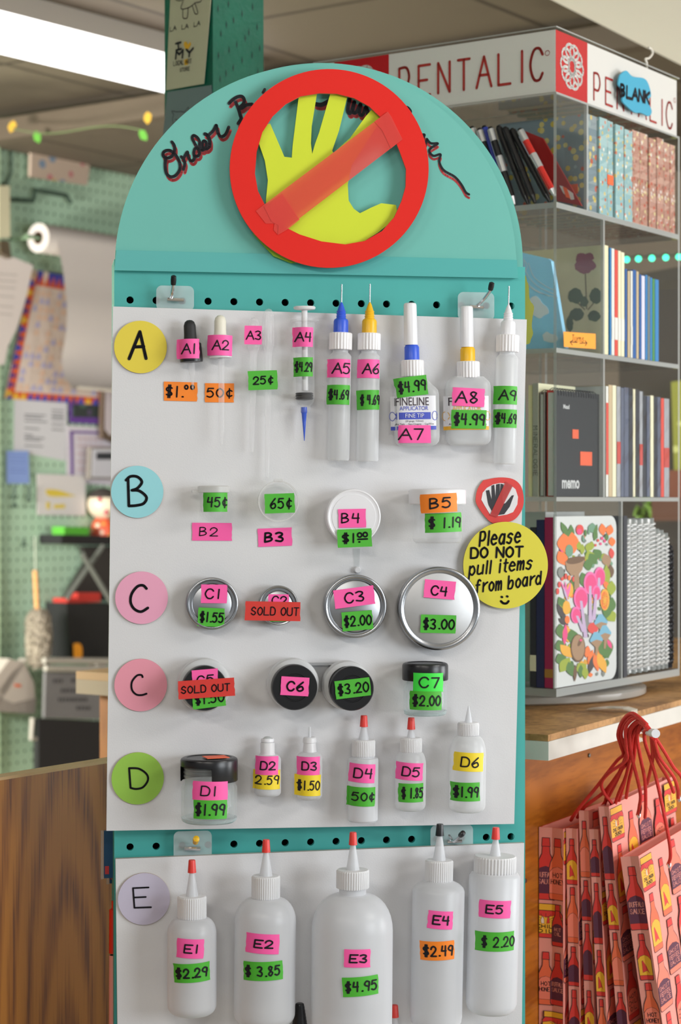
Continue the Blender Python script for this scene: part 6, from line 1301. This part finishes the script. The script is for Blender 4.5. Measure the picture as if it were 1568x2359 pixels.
bag('fifth gift bag from the cabinet, its printed front partly behind the nearest bag', 1378, 1402, 1858, math.radians(4.5), .0, 0, [([(1010, 250), (940, 200), (880, 270), (885, 420), (950, 690), (945, 800), (932, 860)], PK_, True), ([(1015, 255), (960, 215), (930, 300), (950, 440), (985, 620), (990, 800), (985, 880)], PK_, False), ([(1030, 300), (1040, 450), (1020, 560), (1000, 640)], PK_, False), ([(1045, 310), (1070, 460), (1150, 600), (1190, 700)], PK_, False), ([(1050, 320), (1090, 450), (1190, 590), (1222, 690), (1222, 742)], PK_, True)], math.radians(2), W=.21)
bag('nearest gift bag of the bunch, printed front facing right', 1430, 1472, 1974, math.radians(7.5), -.002, 0, [([(1020, 255), (985, 260), (985, 340), (1030, 480), (1075, 640), (1150, 1000), (1168, 1150), (1150, 1215)], PK_, True), ([(1050, 290), (1130, 420), (1190, 520), (1260, 620), (1330, 900)], PK_, False)], math.radians(3), W=.21)
# clear hook over the counter edge carrying the cords
r = empty('counter_hook', CM @ Matrix.Translation((.0, 0, 0))); tag(r, 'clear plastic hook with a white peg clipped over the counter edge', 'hook'); I = (CM).inverted()
tp = lambda x, y: (I @ (cf.M @ cf.hit(x, y, 0)))
x0 = tp(1455, 1660).x
prof = [(.055, .0006), (.03, .004), (.008, .0045), (-.003, .002), (-.0035, -.03), (-.012, -.0335), (-.012, -.031)]
g = Geo(); hw = .011
for s_ in (0, .0016): g.add([(x0+dx, y, z+s_) for y, z in prof for dx in (-hw, hw)], [[2*i, 2*i+1, 2*i+3, 2*i+2] for i in range(len(prof)-1)])
g.build('clip', see_through('hook_clear', .3, rgb(226, 222, 206), .1), r)
wpk = [I @ at_depth(x, y, z) for x, y, z in ((1462, 1668, 2.20), (1478, 1678, 2.12), (1496, 1687, 2.07), (1510, 1690, 2.04))]
Geo().tube(wpk, [.0035, .0038, .0042, .0046], 14).build('peg', WPLA, r, None, True)
# ------------------------------------------------------------------ left background: green pegboard wall
c4 = lambda pts: [(x/3.37, 900+y/3.37) for x, y in pts]
c3 = lambda pts: [(x/3.933, 300+y/3.933) for x, y in pts]
GW = 'papers pinned on the green pegboard wall'
def wsheet(name, label, cat, pts, mat, w=.004, thick=.0015, group=GW): return sheet_on(WALL, pts, w, name, mat, label, cat, group, thick)
o, ol = wsheet('painted_banner', 'small pastel scribbled painting high on the green wall', 'painting', c3([(262, 190), (800, 290), (770, 500), (255, 425)]), spotted('pastel_scribble', rgb(188, 168, 150), [rgb(186, 120, 120), rgb(120, 140, 160), rgb(200, 170, 90), rgb(198, 178, 160), rgb(110, 110, 100)], 22, .8, .11), .02, .01)
def wire(label, pts, w, r_, name='wire_hook', mat=None):
    base = WALL.hit(*pts[0], w); M = WALL.M @ Matrix.Translation(base)
    o = Geo().tube([WALL.hit(x, y, w)-base for x, y in pts], r_, 6).build(name, mat or P('dark_green_wire', 58, 78, 66, .5), None, M, True); return tag(o, label, 'hook', 'wire hooks on the green wall')
wire('long bent wire hook below the pastel painting', c3([(30, 625), (300, 640), (320, 540), (600, 590), (640, 660)]), .02, .007)
wire('thin drooping wire loop near the wall corner, top left', c3([(105, 130), (105, 380), (60, 480), (20, 500)]), .012, .004)
# paper roll with the sheet hanging from it
rr_ = .043; ra = WALL.hit(88, 548, .09); r = empty('paper_roll', WALL.M @ Matrix.Translation(ra)); tag(r, 'big roll of white paper on the green wall, its end hanging down', 'paper roll', None)
PAPER = P('roll_paper', 208, 200, 194, .8); g = Geo().lathe([(.019, 0), (rr_, 0), (rr_, .75), (.019, .75)], 'X', 40); g.build('roll', PAPER, r, None, True)
Geo().lathe([(.019, -.001), (.0165, -.001), (.0165, .75), (.019, .75)], 'X', 32).build('cardboard_core', P('cardboard', 112, 76, 54, .9), r, None, True)
Geo().tube([(-.05, 0, 0), (.8, 0, 0)], .006, 10).tube([(-.02, 0, 0), (-.02, 0, -.088)], .005, 8).build('holder_rod', P('rod_green', 120, 146, 116, .5), r, None, True)
prof = [(rr_, -.0), (rr_+.001, -.04), (.05, -.12), (.062, -.20), (.058, -.28), (.042, -.35), (.05, -.40), (.085, -.44), (.11, -.435)]
pv = spline([Vector((0, b, a)) for a, b in prof], 5); n = len(pv); V = []
for p in pv:
    x0 = .035+.02*min(1, abs(p.y)/.1); V += [(x0, p.y, p.z), (.75, p.y-.01, p.z)]
mesh('hanging_sheet', V, [[2*i, 2*i+1, 2*i+3, 2*i+2] for i in range(n-1)], PAPER, r, smooth=True)
# poster with a triangle border
pst = [(70, 622), (262, 700), (243, 934), (8, 918)]
pst = [(72, 620), (250, 655), (243, 934), (9, 918)]
o, ol = wsheet('patchwork_poster', 'poster with a blue and orange triangle border behind the hanging paper', 'poster', pst, P('poster_cream', 214, 198, 186, .8), .010, .002)
g = Geo(); rn = random.Random(12); pc_ = [P('poster_'+n_, *c, .7) for n_, c in (('orange', (214, 92, 44)), ('blue', (64, 74, 170)), ('purple', (104, 62, 120)), ('amber', (226, 180, 60)), ('lav', (176, 172, 206)), ('peach', (222, 188, 164)), ('cream', (216, 204, 176)))]
def bil(u, v): 
    a = [(1-u)*(1-v), u*(1-v), u*v, (1-u)*v]; return (sum(k*p[0] for k, p in zip(a, pst)), sum(k*p[1] for k, p in zip(a, pst)))
def tri(uv, mi, z): q = [ol(*bil(*p)) for p in uv]; g.add([(p.x, p.y, z) for p in q], [[0, 1, 2]], mi)
def quad(uv, mi, z): q = [ol(*bil(*p)) for p in uv]; g.add([(p.x, p.y, z) for p in q], [[0, 1, 2, 3]], mi)
bw, bh = .085, .06
for uv in ([(0, 0), (1, 0), (1, bh*1.9), (0, bh*1.9)], [(0, 1-bh), (1, 1-bh), (1, 1), (0, 1)], [(0, 0), (bw, 0), (bw, 1), (0, 1)], [(1-bw, 0), (1, 0), (1, 1), (1-bw, 1)]): quad(uv, 0, .0026)
for i in range(14):
    t = i/14; m_ = rn.choice([1, 2, 3, 1]); tri([(t, 1), (t+.07, 1), (t+.035, 1-bh)], m_, .003); tri([(0, t), (0, t+.07), (bw, t+.035)], rn.choice([1, 3, 2]), .003); tri([(1, t), (1, t+.07), (1-bw, t+.035)], rn.choice([1, 1, 2]), .003); tri([(t, 0), (t+.09, 0), (t+.045, bh*1.8)], rn.choice([1, 1, 6]), .003)
for i in range(12):
    for j in range(13):
        u, v = bw+.01+(1-2*bw-.02)*i/12, .13+(.80)*j/13; du, dv = (1-2*bw)/12.5, .055
        if rn.random() < .9: tri([(u, v+dv), (u+du, v+dv), (u+du/2, v)], rn.choice([4, 5, 6, 5, 4]), .003)
g.build('triangle_pattern', pc_, o)
# clipped sheet at the far left
o, ol = wsheet('paper_sheet', 'white paper sheet hanging from a clip at the far left edge', 'paper', c3([(-60, 1140), (120, 1150), (300, 1225), (240, 1500), (150, 1800), (70, 1960), (40, 2120), (-60, 2140)]), P('sheet_white', 214, 204, 198, .8), .03, .001)
drawn(o, ol, [c3([(-40, y), (150-(y-1300)*.12, y+12)]) for y in (1300, 1360, 1420, 1500, 1590, 1660)], .004, .0013, 'printed_lines', P('print_grey', 186, 178, 172, .8))
base = WALL.hit(6, 585, .035); r = empty('binder_clip', WALL.M @ Matrix.Translation(base)); tag(r, 'metal binder clip holding the paper at the far left edge', 'binder clip')
q = [WALL.hit(x, y, .035)-base for x, y in c3([(-40, 1110), (60, 1165), (40, 1010), (0, 1000), (-40, 1010)])]; Geo().prism([(p.x, p.y) for p in q], -.004, .02).build('clip_body', P('clip_dark', 88, 76, 58, .35), r)
Geo().tube([WALL.hit(x, y, .05)-base for x, y in c3([(10, 1100), (60, 1035), (40, 1015), (-20, 1060)])], .005, 8).build('clip_lever', CHROME, r, None, True)
o, ol = wsheet('picture_frame', 'narrow edge of a pale framed picture above the binder clip', 'picture', c3([(-80, 510), (22, 512), (26, 980), (-80, 985)]), P('pale_frame', 206, 200, 168, .6), .02, .03)
# printed papers, note, calendars, frames, drawing
o, ol = wsheet('notice_paper', 'large white printed notice sheets under the poster', 'paper', c4([(112, 20), (520, 60), (508, 545), (105, 470)]), P('notice_white', 206, 206, 210, .8), .004)
GR = P('print_soft', 128, 128, 134, .8)
drawn(o, ol, [c4([(190, y), (190+w_, y+8)]) for y, w_ in ((185, 160), (205, 130), (235, 170), (290, 110), (340, 60), (362, 150), (380, 120), (425, 140))]+[c4([(400, y), (490, y+6)]) for y in (150, 180, 200, 220, 260, 300)], .004, .0017, 'printed_lines', GR)
o, ol = wsheet('sticky_note', 'blue sticky note left of the yellow drawing', 'sticky note', c4([(52, 468), (218, 468), (226, 722), (52, 720)]), P('note_blue', 134, 158, 214, .7), .010)
drawn(o, ol, [c4([(70, y), (200, y+6)]) for y in (500, 530, 560, 600, 630)], .0025, .0017, 'pencil_lines', P('note_pencil', 104, 124, 186, .8))
PUR = P('calendar_purple', 98, 58, 142, .7); CALW = P('calendar_white', 206, 200, 208, .8)
o, ol = wsheet('calendar_sheet', 'upper calendar sheet with a purple band, dark picture above', 'calendar', c4([(536, 90), (900, 110), (900, 270), (540, 250)]), PUR, .010)
Geo().prism([(ol(*p).x, ol(*p).y) for p in c4([(560, 105), (900, 120), (900, 215), (560, 205)])], .0015, .002).build('dark_picture', spotted('dark_photo', rgb(50, 58, 56), [rgb(70, 96, 80), rgb(40, 40, 44), rgb(84, 70, 100)], 16, .6, .14), o)
o, ol = wsheet('calendar_sheet', 'purple-bordered calendar grid sheet', 'calendar', c4([(520, 270), (900, 290), (900, 740), (515, 710)]), CALW, .006)
g = Geo()
for pts in ([(540, 312), (900, 322), (900, 340), (540, 330)], [(540, 312), (562, 312), (568, 680), (548, 680)], [(548, 660), (900, 668), (900, 684), (548, 680)]): g.prism([(ol(*p).x, ol(*p).y) for p in c4(pts)], .0015, .0022)
g.build('purple_border', PUR, o)
drawn(o, ol, [c4([(590, y), (860, y+8)]) for y in (370, 430, 490, 550, 610)]+[c4([(x, 350), (x+4, 640)]) for x in (620, 660, 700, 740, 780)], .003, .0017, 'grid_lines', P('grid_pale', 190, 160, 166, .8))
def framed(label, outer, inner, fm_, im, w):
    c = WALL.hit(*outer[0], w); r = empty('picture_frame', WALL.M @ Matrix.Translation(c)); tag(r, label, 'picture frame', 'frames on the green wall')
    l_ = lambda p: (WALL.hit(*p, w+.015)-c); Geo().prism([(l_(p).x, l_(p).y) for p in outer], 0, .015).build('frame', fm_, r); Geo().prism([(l_(p).x, l_(p).y) for p in inner], .015, .0165).build('picture', im, r); return r, l_
framed('brown rounded frame beside the white board edge', c4(sp([(805, -60), (795, 320), (830, 375), (1000, 390), (1000, -60)], 5)), c4([(822, -55), (815, 300), (850, 345), (990, 360), (990, -55)]), P('frame_brown', 92, 76, 62, .5), P('picture_pale', 190, 180, 184, .6), .02)
r, l_ = framed('small grey frame with a black title block', c4([(705, 438), (1000, 440), (1000, 690), (695, 685)]), c4([(720, 452), (1000, 456), (1000, 676), (712, 670)]), P('frame_grey', 132, 126, 118, .5), P('picture_grey', 196, 196, 204, .6), .03)
Geo().prism([(l_(p).x, l_(p).y) for p in c4([(745, 480), (1000, 480), (1000, 535), (745, 535)])], .0165, .0175).build('title_block', P('block_black', 50, 52, 58, .6), r)
o, ol = wsheet('drawing_card', 'white card with a yellow banana-like drawing', 'drawing', c4([(285, 645), (660, 660), (662, 970), (285, 965)]), P('card_white', 210, 206, 204, .8), .012)
g = Geo()
for pts in (sp([(350, 770), (400, 765), (470, 778), (560, 810), (590, 815), (520, 822), (400, 822), (360, 805), (350, 770)], 4)[:-1], [(355, 865), (385, 865), (382, 920), (358, 920)], [(415, 885), (500, 880), (500, 912), (415, 915)]): g.prism([(ol(*p).x, ol(*p).y) for p in c4(pts)], .0015, .002)
g.build('yellow_drawing', P('drawing_yellow', 214, 190, 70, .8), o)
for i, (x, y0, y1) in enumerate(((110, 735, 840), (225, 735, 860), (110, 860, 905), (185, 1150, 1205))):
    wire(['wire hook under the blue sticky note, left', 'wire hook under the blue sticky note, right', 'lowest short wire hook left of the drawing', 'black wire hook left of the dark shelf'][i], c4([(x, y0), (x+4, (y0+y1)/2), (x-14, y1), (x+16, y1-10)]), .02, .004)
# black shelf with doll and green box
KB = P('shelf_black', 34, 33, 35, .45)
o, ol, th = block_on(WALL, c4([(478, 1118), (1150, 1135), (1150, 1205), (478, 1190)]), 0.0, .09, 'black_shelf', KB, 'black shelf on the green wall carrying a wooden doll', 'shelf')
o, ol, th = block_on(WALL, c4([(500, 1056), (690, 1060), (690, 1122), (500, 1118)]), .03, .08, 'green_box', P('box_green', 84, 170, 50, .6), 'flat bright green box on the black shelf', 'box')
b = WALL.hit(237, 1236, .045); r = empty('wooden_doll', WALL.M @ Matrix.Translation(b)); tag(r, 'round-headed painted wooden doll on the black shelf', 'doll'); s = 6.1/F
g = Geo().lathe([(0, 0), (27*s, 0), (28*s, 14*s), (24*s, 32*s), (16*s, 42*s)], 'Y', 32); g.build('doll_body', spotted('doll_dress', rgb(214, 92, 60), [rgb(226, 208, 180), rgb(206, 150, 70), rgb(216, 84, 60)], 60, .4, .14), r, None, True)
g = Geo().lathe([(36*s*math.sin(PI*i/16), 74*s-35*s*math.cos(PI*i/16)) for i in range(17)], 'Y', 32); hd = g.build('doll_head', P('doll_cream', 222, 206, 180, .35), r, None, True)
g = Geo().lathe([(37.5*s*math.sin(PI*i/16), 76*s-36*s*math.cos(PI*i/16)) for i in range(10, 17)], 'Y', 32); g.build('doll_hair', P('doll_hair', 62, 56, 52, .5), hd, None, True)
for dx, dy, dz in ((-31, 84, 18), (-20, 56, 27)):
    Geo().lathe([(0, 0), (6*s, 0), (5*s, 3*s), (0, 4*s)], 'Z', 14).build('flower', P('doll_pink', 222, 90, 110, .5), hd, Matrix.Translation((dx*s, dy*s, dz*s)))
# crossed grey legs, black boxes, red things
base = WALL.hit(200, 1300, .2); r = empty('folding_rack', WALL.M @ Matrix.Translation(base)); tag(r, 'dark folding stand with crossed grey legs under the black shelf', 'stand')
P3 = lambda pts, w: [WALL.hit(x, y, w)-base for x, y in c4(pts)]
GREY = P('leg_grey', 96, 98, 92, .5)
Geo().tube(P3([(800, 1205), (520, 1610)], .22), .008, 8).build('leg', GREY, r); Geo().tube(P3([(640, 1270), (870, 1650)], .24), .008, 8).build('leg', GREY, r)
q = P3([(640, 1210), (1000, 1210), (1000, 1625), (505, 1628), (560, 1520), (680, 1330)], .03); Geo().prism([(p.x, p.y) for p in q], -.185, -.17).build('dark_panel', P('panel_dark', 50, 46, 42, .7), r)
for nm, lab, pts, w0, w1 in (('red_dish', 'wide red dish on the black crate', [(525, 1612), (780, 1612), (780, 1640), (525, 1650)], .01, .07), ('red_tin', 'small red tin on top of the wide red dish', [(605, 1568), (780, 1568), (780, 1612), (605, 1612)], .02, .06)):
    block_on(WALL, c4(pts), w0, w1, nm, P('dish_red', 196, 58, 48, .5), lab, nm.split('_')[1])
block_on(WALL, c4([(515, 1648), (1150, 1655), (1150, 2075), (545, 2075)]), .005, .09, 'black_crate', P('crate_black', 30, 30, 30, .6), 'large black crate against the green wall', 'crate')
o, ol = sheet_on(WALL, c4(sp([(570, 1965), (605, 1960), (630, 1990), (632, 2060), (620, 2110), (580, 2112), (572, 2050)], 3)), .12, 'price_flag', P('flag_orange', 240, 156, 34, .6), 'curved orange price flag hanging over the black crate', 'price flag', None, .003)
# easel sign below
base = WALL.hit(160, 1600, .16); r = empty('sign_easel', WALL.M @ Matrix.Translation(base)); tag(r, 'grey lettered sign in a black metal frame below the crate', 'sign')
Geo().prism([(p.x, p.y) for p in P3([(355, 2185), (1000, 2185), (1000, 2560), (345, 2540)], .16)], -.01, 0).build('sign_face', P('sign_grey', 110, 108, 108, .7, noise=.15, nscale=8), r)
fr_ = P('frame_metal', 168, 162, 152, .4)
Geo().tube(P3([(340, 2095), (1000, 2100)], .17), .009, 8).tube(P3([(350, 2155), (1000, 2165)], .17), .009, 8).build('top_rail', fr_, r, None, True)
Geo().prism([(p.x, p.y) for p in P3([(240, 2540), (1000, 2570), (1000, 2950), (240, 2950)], .13)], -.02, 0).build('lower_panel', KB, r)
Geo().tube(P3([(250, 2540), (240, 2700), (420, 2708), (1000, 2740)], .15), .007, 8).build('lower_rail', fr_, r, None, True)
g = Geo(); rn = random.Random(9)
for y, x0, x1 in ((2255, 420, 500), (2250, 560, 700), (2330, 480, 700), (2400, 460, 700), (2465, 600, 700)):
    x = x0
    while x < x1-12:
        w_ = rn.uniform(14, 30); g.prism([(p.x, p.y) for p in P3([(x, y-14), (x+w_, y-16), (x+w_-3, y+14), (x+2, y+16)], .165)], 0, .0008); x += w_+8
g.build('sign_lettering', P('letter_dark', 62, 60, 62, .7), r)
block_on(WALL, c4([(760, 2085), (830, 2085), (830, 2150), (760, 2150)]), .08, .12, 'white_cup', P('cup_white', 206, 196, 186, .5), 'small white cup on the rail beside the orange flag', 'cup')
# fluffy duster and whisk brush hanging
base = WALL.hit(85, 1470, .12); r = empty('fluffy_duster', WALL.M @ Matrix.Translation(base)); tag(r, 'fluffy grey duster with an orange wooden handle hanging upside down', 'duster')
Geo().tube(P3([(272, 1395), (288, 1710)], .12), .0075, 10).build('handle', P('duster_handle', 206, 150, 92, .5), r, None, True)
Geo().tube(P3([(275, 1400), (270, 1130)], .12), .002, 6).build('hang_loop', P('loop_pale', 170, 176, 160, .6), r)
g = Geo(); rn = random.Random(2); s = 6/F/3.37; ys = [1690, 1710, 1760, 1850, 1950, 2050, 2120, 2150]; rs = [20, 70, 98, 104, 106, 100, 80, 20]
c_ = [WALL.hit(*c4([(300, y)])[0], .12)-base for y in ys]
n = 40; k0 = 0
for j in range(29):
    t = j/28*7; i = min(6, int(t)); u = t-i; p = c_[i]*(1-u)+c_[i+1]*u; R_ = (rs[i]*(1-u)+rs[i+1]*u)*s
    for q in range(n): a = 2*PI*q/n; f = 1+rn.uniform(-.10, .10); g.v.append(Vector((p.x+R_*f*math.cos(a), p.y+rn.uniform(-.004, .004), p.z+R_*f*.8*math.sin(a))))
for j in range(28):
    for q in range(n): g.f.append([j*n+q, j*n+(q+1) % n, (j+1)*n+(q+1) % n, (j+1)*n+q]); g.m.append(0)
for i in range(500):
    j = rn.randrange(1, 27); a = rn.uniform(0, 2*PI); t = j/28*7; i2 = min(6, int(t)); u = t-i2; p = c_[i2]*(1-u)+c_[i2+1]*u; R_ = (rs[i2]*(1-u)+rs[i2+1]*u)*s
    d = Vector((math.cos(a), rn.uniform(-.8, .2), .8*math.sin(a))); b_ = p+Vector((math.cos(a), 0, .8*math.sin(a)))*R_*.95; tng = Vector((-math.sin(a), 0, math.cos(a)))*.004
    g.add([b_-tng, b_+tng, b_+d*.018], [[0, 1, 2]])
g.build('fluffy_head', P('duster_grey', 150, 140, 124, .95), r)
base = WALL.hit(70, 1600, .09); r = empty('whisk_brush', WALL.M @ Matrix.Translation(base)); tag(r, 'pale grey hand brush with an orange mark hanging under the duster', 'brush')
Geo().prism([(p.x, p.y) for p in P3([(215, 2090), (330, 2130), (400, 2280), (410, 2400), (240, 2440), (70, 2360), (110, 2230)], .16)], -.05, 0).build('brush_block', P('brush_pale', 182, 172, 162, .8), r)
q = P3([(75, 2365), (240, 2442), (408, 2400), (398, 2520), (80, 2500)], .155); g = Geo().prism([(p.x, p.y) for p in q], -.045, 0)
g.build('bristles', P('bristle_grey', 140, 132, 124, .9, noise=.25, nscale=90), r)
Geo().prism([(p.x, p.y) for p in P3([(250, 2285), (298, 2290), (296, 2312), (250, 2308)], .16)], .0, .001).build('orange_mark', P('mark_orange', 210, 96, 50, .6), r)
q = P3([(10, 2330), (110, 2190), (230, 2080), (215, 2110), (60, 2360), (20, 2420)], .10); o = Geo().prism([(p.x, p.y) for p in q], -.03, 0).build('side_flap', MATS['brush_pale'], r)
# string of paper leaves on the ceiling beam
for i, (px, py, c, lab) in enumerate(((28, 292, 'flag_mustard', 'mustard paper leaf hanging at the far left of the beam'), (340, 272, 'flag_mustard', 'mustard paper leaf hanging near the green post'), (86, 316, 'leaf_bright', 'bright green paper leaf under the beam, left'), (330, 312, 'leaf_bright', 'bright green paper leaf under the beam near the post'))):
    m_ = P('flag_mustard', 190, 150, 40, .7) if c == 'flag_mustard' else P('leaf_bright', 84, 150, 44, .7)
    z0 = 5.06 if px < 200 else 4.55; p = at_depth(px, py, z0); w_ = 9*z0/F; h_ = 15*z0/F
    o = Geo().prism([(0, h_), (w_, h_*.5), (w_*.8, -h_*.4), (0, -h_), (-w_, -h_*.3), (-w_*.8, h_*.5)], 0, .002).build('paper_leaf', m_, None, Matrix.Translation(p) @ Matrix.Rotation(PI/2, 4, 'X') @ Matrix.Rotation(.3*(i-1), 4, 'Z')); tag(o, lab, 'garland leaf', 'paper leaves on the ceiling beam')
o = Geo().tube([at_depth(x, y, z) for x, y, z in sp3] if False else [at_depth(28+i*17, 296+10*math.sin(i*.35)+i*.3, 5.06-.51*i/18) for i in range(19)], .0016, 6).build('garland_string', P('string_green', 96, 110, 70, .8)); tag(o, 'thin green string carrying the paper leaves under the beam', 'garland')
# ------------------------------------------------------------------ low counter end and oak panel, left
lc = at_depth(175, 1546, 3.0); LM = Matrix(((-Lx.x, R.x, 0, lc.x), (-Lx.y, R.y, 0, lc.y), (0, 0, 1, 0), (0, 0, 0, 1)))
r = empty('checkout_counter', LM); tag(r, 'brown wooden counter corner seen behind the white board, left', 'counter'); z = lc.z
Geo().box(0, .34, 0, .7, z-.012, z).build('counter_top', P('tan_top', 186, 146, 96, .5), r); Geo().box(0, .34, 0, .7, z-.034, z-.0122).build('edge_band', P('beige_band', 166, 146, 118, .6), r)
Geo().box(.03, .33, .02, .68, 0, z-.034).build('counter_body', wood('orange_side', rgb(140, 84, 30), rgb(176, 112, 48), (1, 1, .2), .5, 4, 5), r)
op = at_depth(245, 1752, 2.1); OM = Matrix(((R.x, -R.y, 0, op.x), (R.y, R.x, 0, op.y), (0, 0, 1, 0), (0, 0, 0, 1)))
r = empty('oak_panel', OM); tag(r, 'large oak veneer panel with a pale plywood edge, lower left corner', 'panel')
Geo().box(-.75, .16, 0, .018, 0, op.z-.003).build('veneer', cathedral('oak_veneer', rgb(108, 58, 8), rgb(146, 86, 16), rgb(172, 108, 30)), r)
Geo().box(-.75, .16, -.0004, .0184, op.z-.003, op.z).build('plywood_edge', P('ply_edge', 208, 170, 124, .6, noise=.1, nscale=60), r)
# packets and marker showing past the stand's left edge
for i, (x0, x1, y0, y1, w, lab) in enumerate(((239, 262, 1912, 2022, -.03, 'blue packet hanging behind the stand, left one'), (252, 275, 1914, 2034, -.05, 'blue packet hanging behind the stand, right one'))):
    it = Item(BOARD, 'hanging_packet', lab, 'packet', (x0+x1)/2, (y0+y1)/2, w-.006, group='blue packets behind the stand')
    a_, b_ = it.loc(x0, y1), it.loc(x1+16, y0); Geo().box(a_.x, b_.x, a_.y, b_.y, -.002, .003).build('packet', P('packet_blue', 34, 74, 110, .3), it.root); Geo().box(a_.x+.001, a_.x+.005, a_.y+.004, a_.y+.012, .003, .0034).build('red_mark', P('packet_red', 190, 50, 54, .5), it.root)
    Geo().box(a_.x-.003, a_.x, a_.y-.001, b_.y, -.001, .002).build('clear_sleeve', clear('sleeve_clear', haze=.15), it.root)
it = Item(BOARD, 'red_marker', 'red cap and pink barrel of a marker peeking out left of board E', 'marker', 262, 2200, -.03)
Geo().lathe([(0, .021*1.6), (.0022, .021*1.6), (.0022, .026), (.0045, .025), (.0048, -.018), (.004, -.018)], 'Y', 20).build('cap', P('marker_cap', 214, 40, 26, .35), it.root, Matrix.Translation((0, .02, 0)), True)
Geo().lathe([(.004, 0), (.0046, 0), (.005, -.09), (0, -.09)], 'Y', 20).build('barrel', P('marker_pink', 226, 150, 140, .4), it.root, None, True)
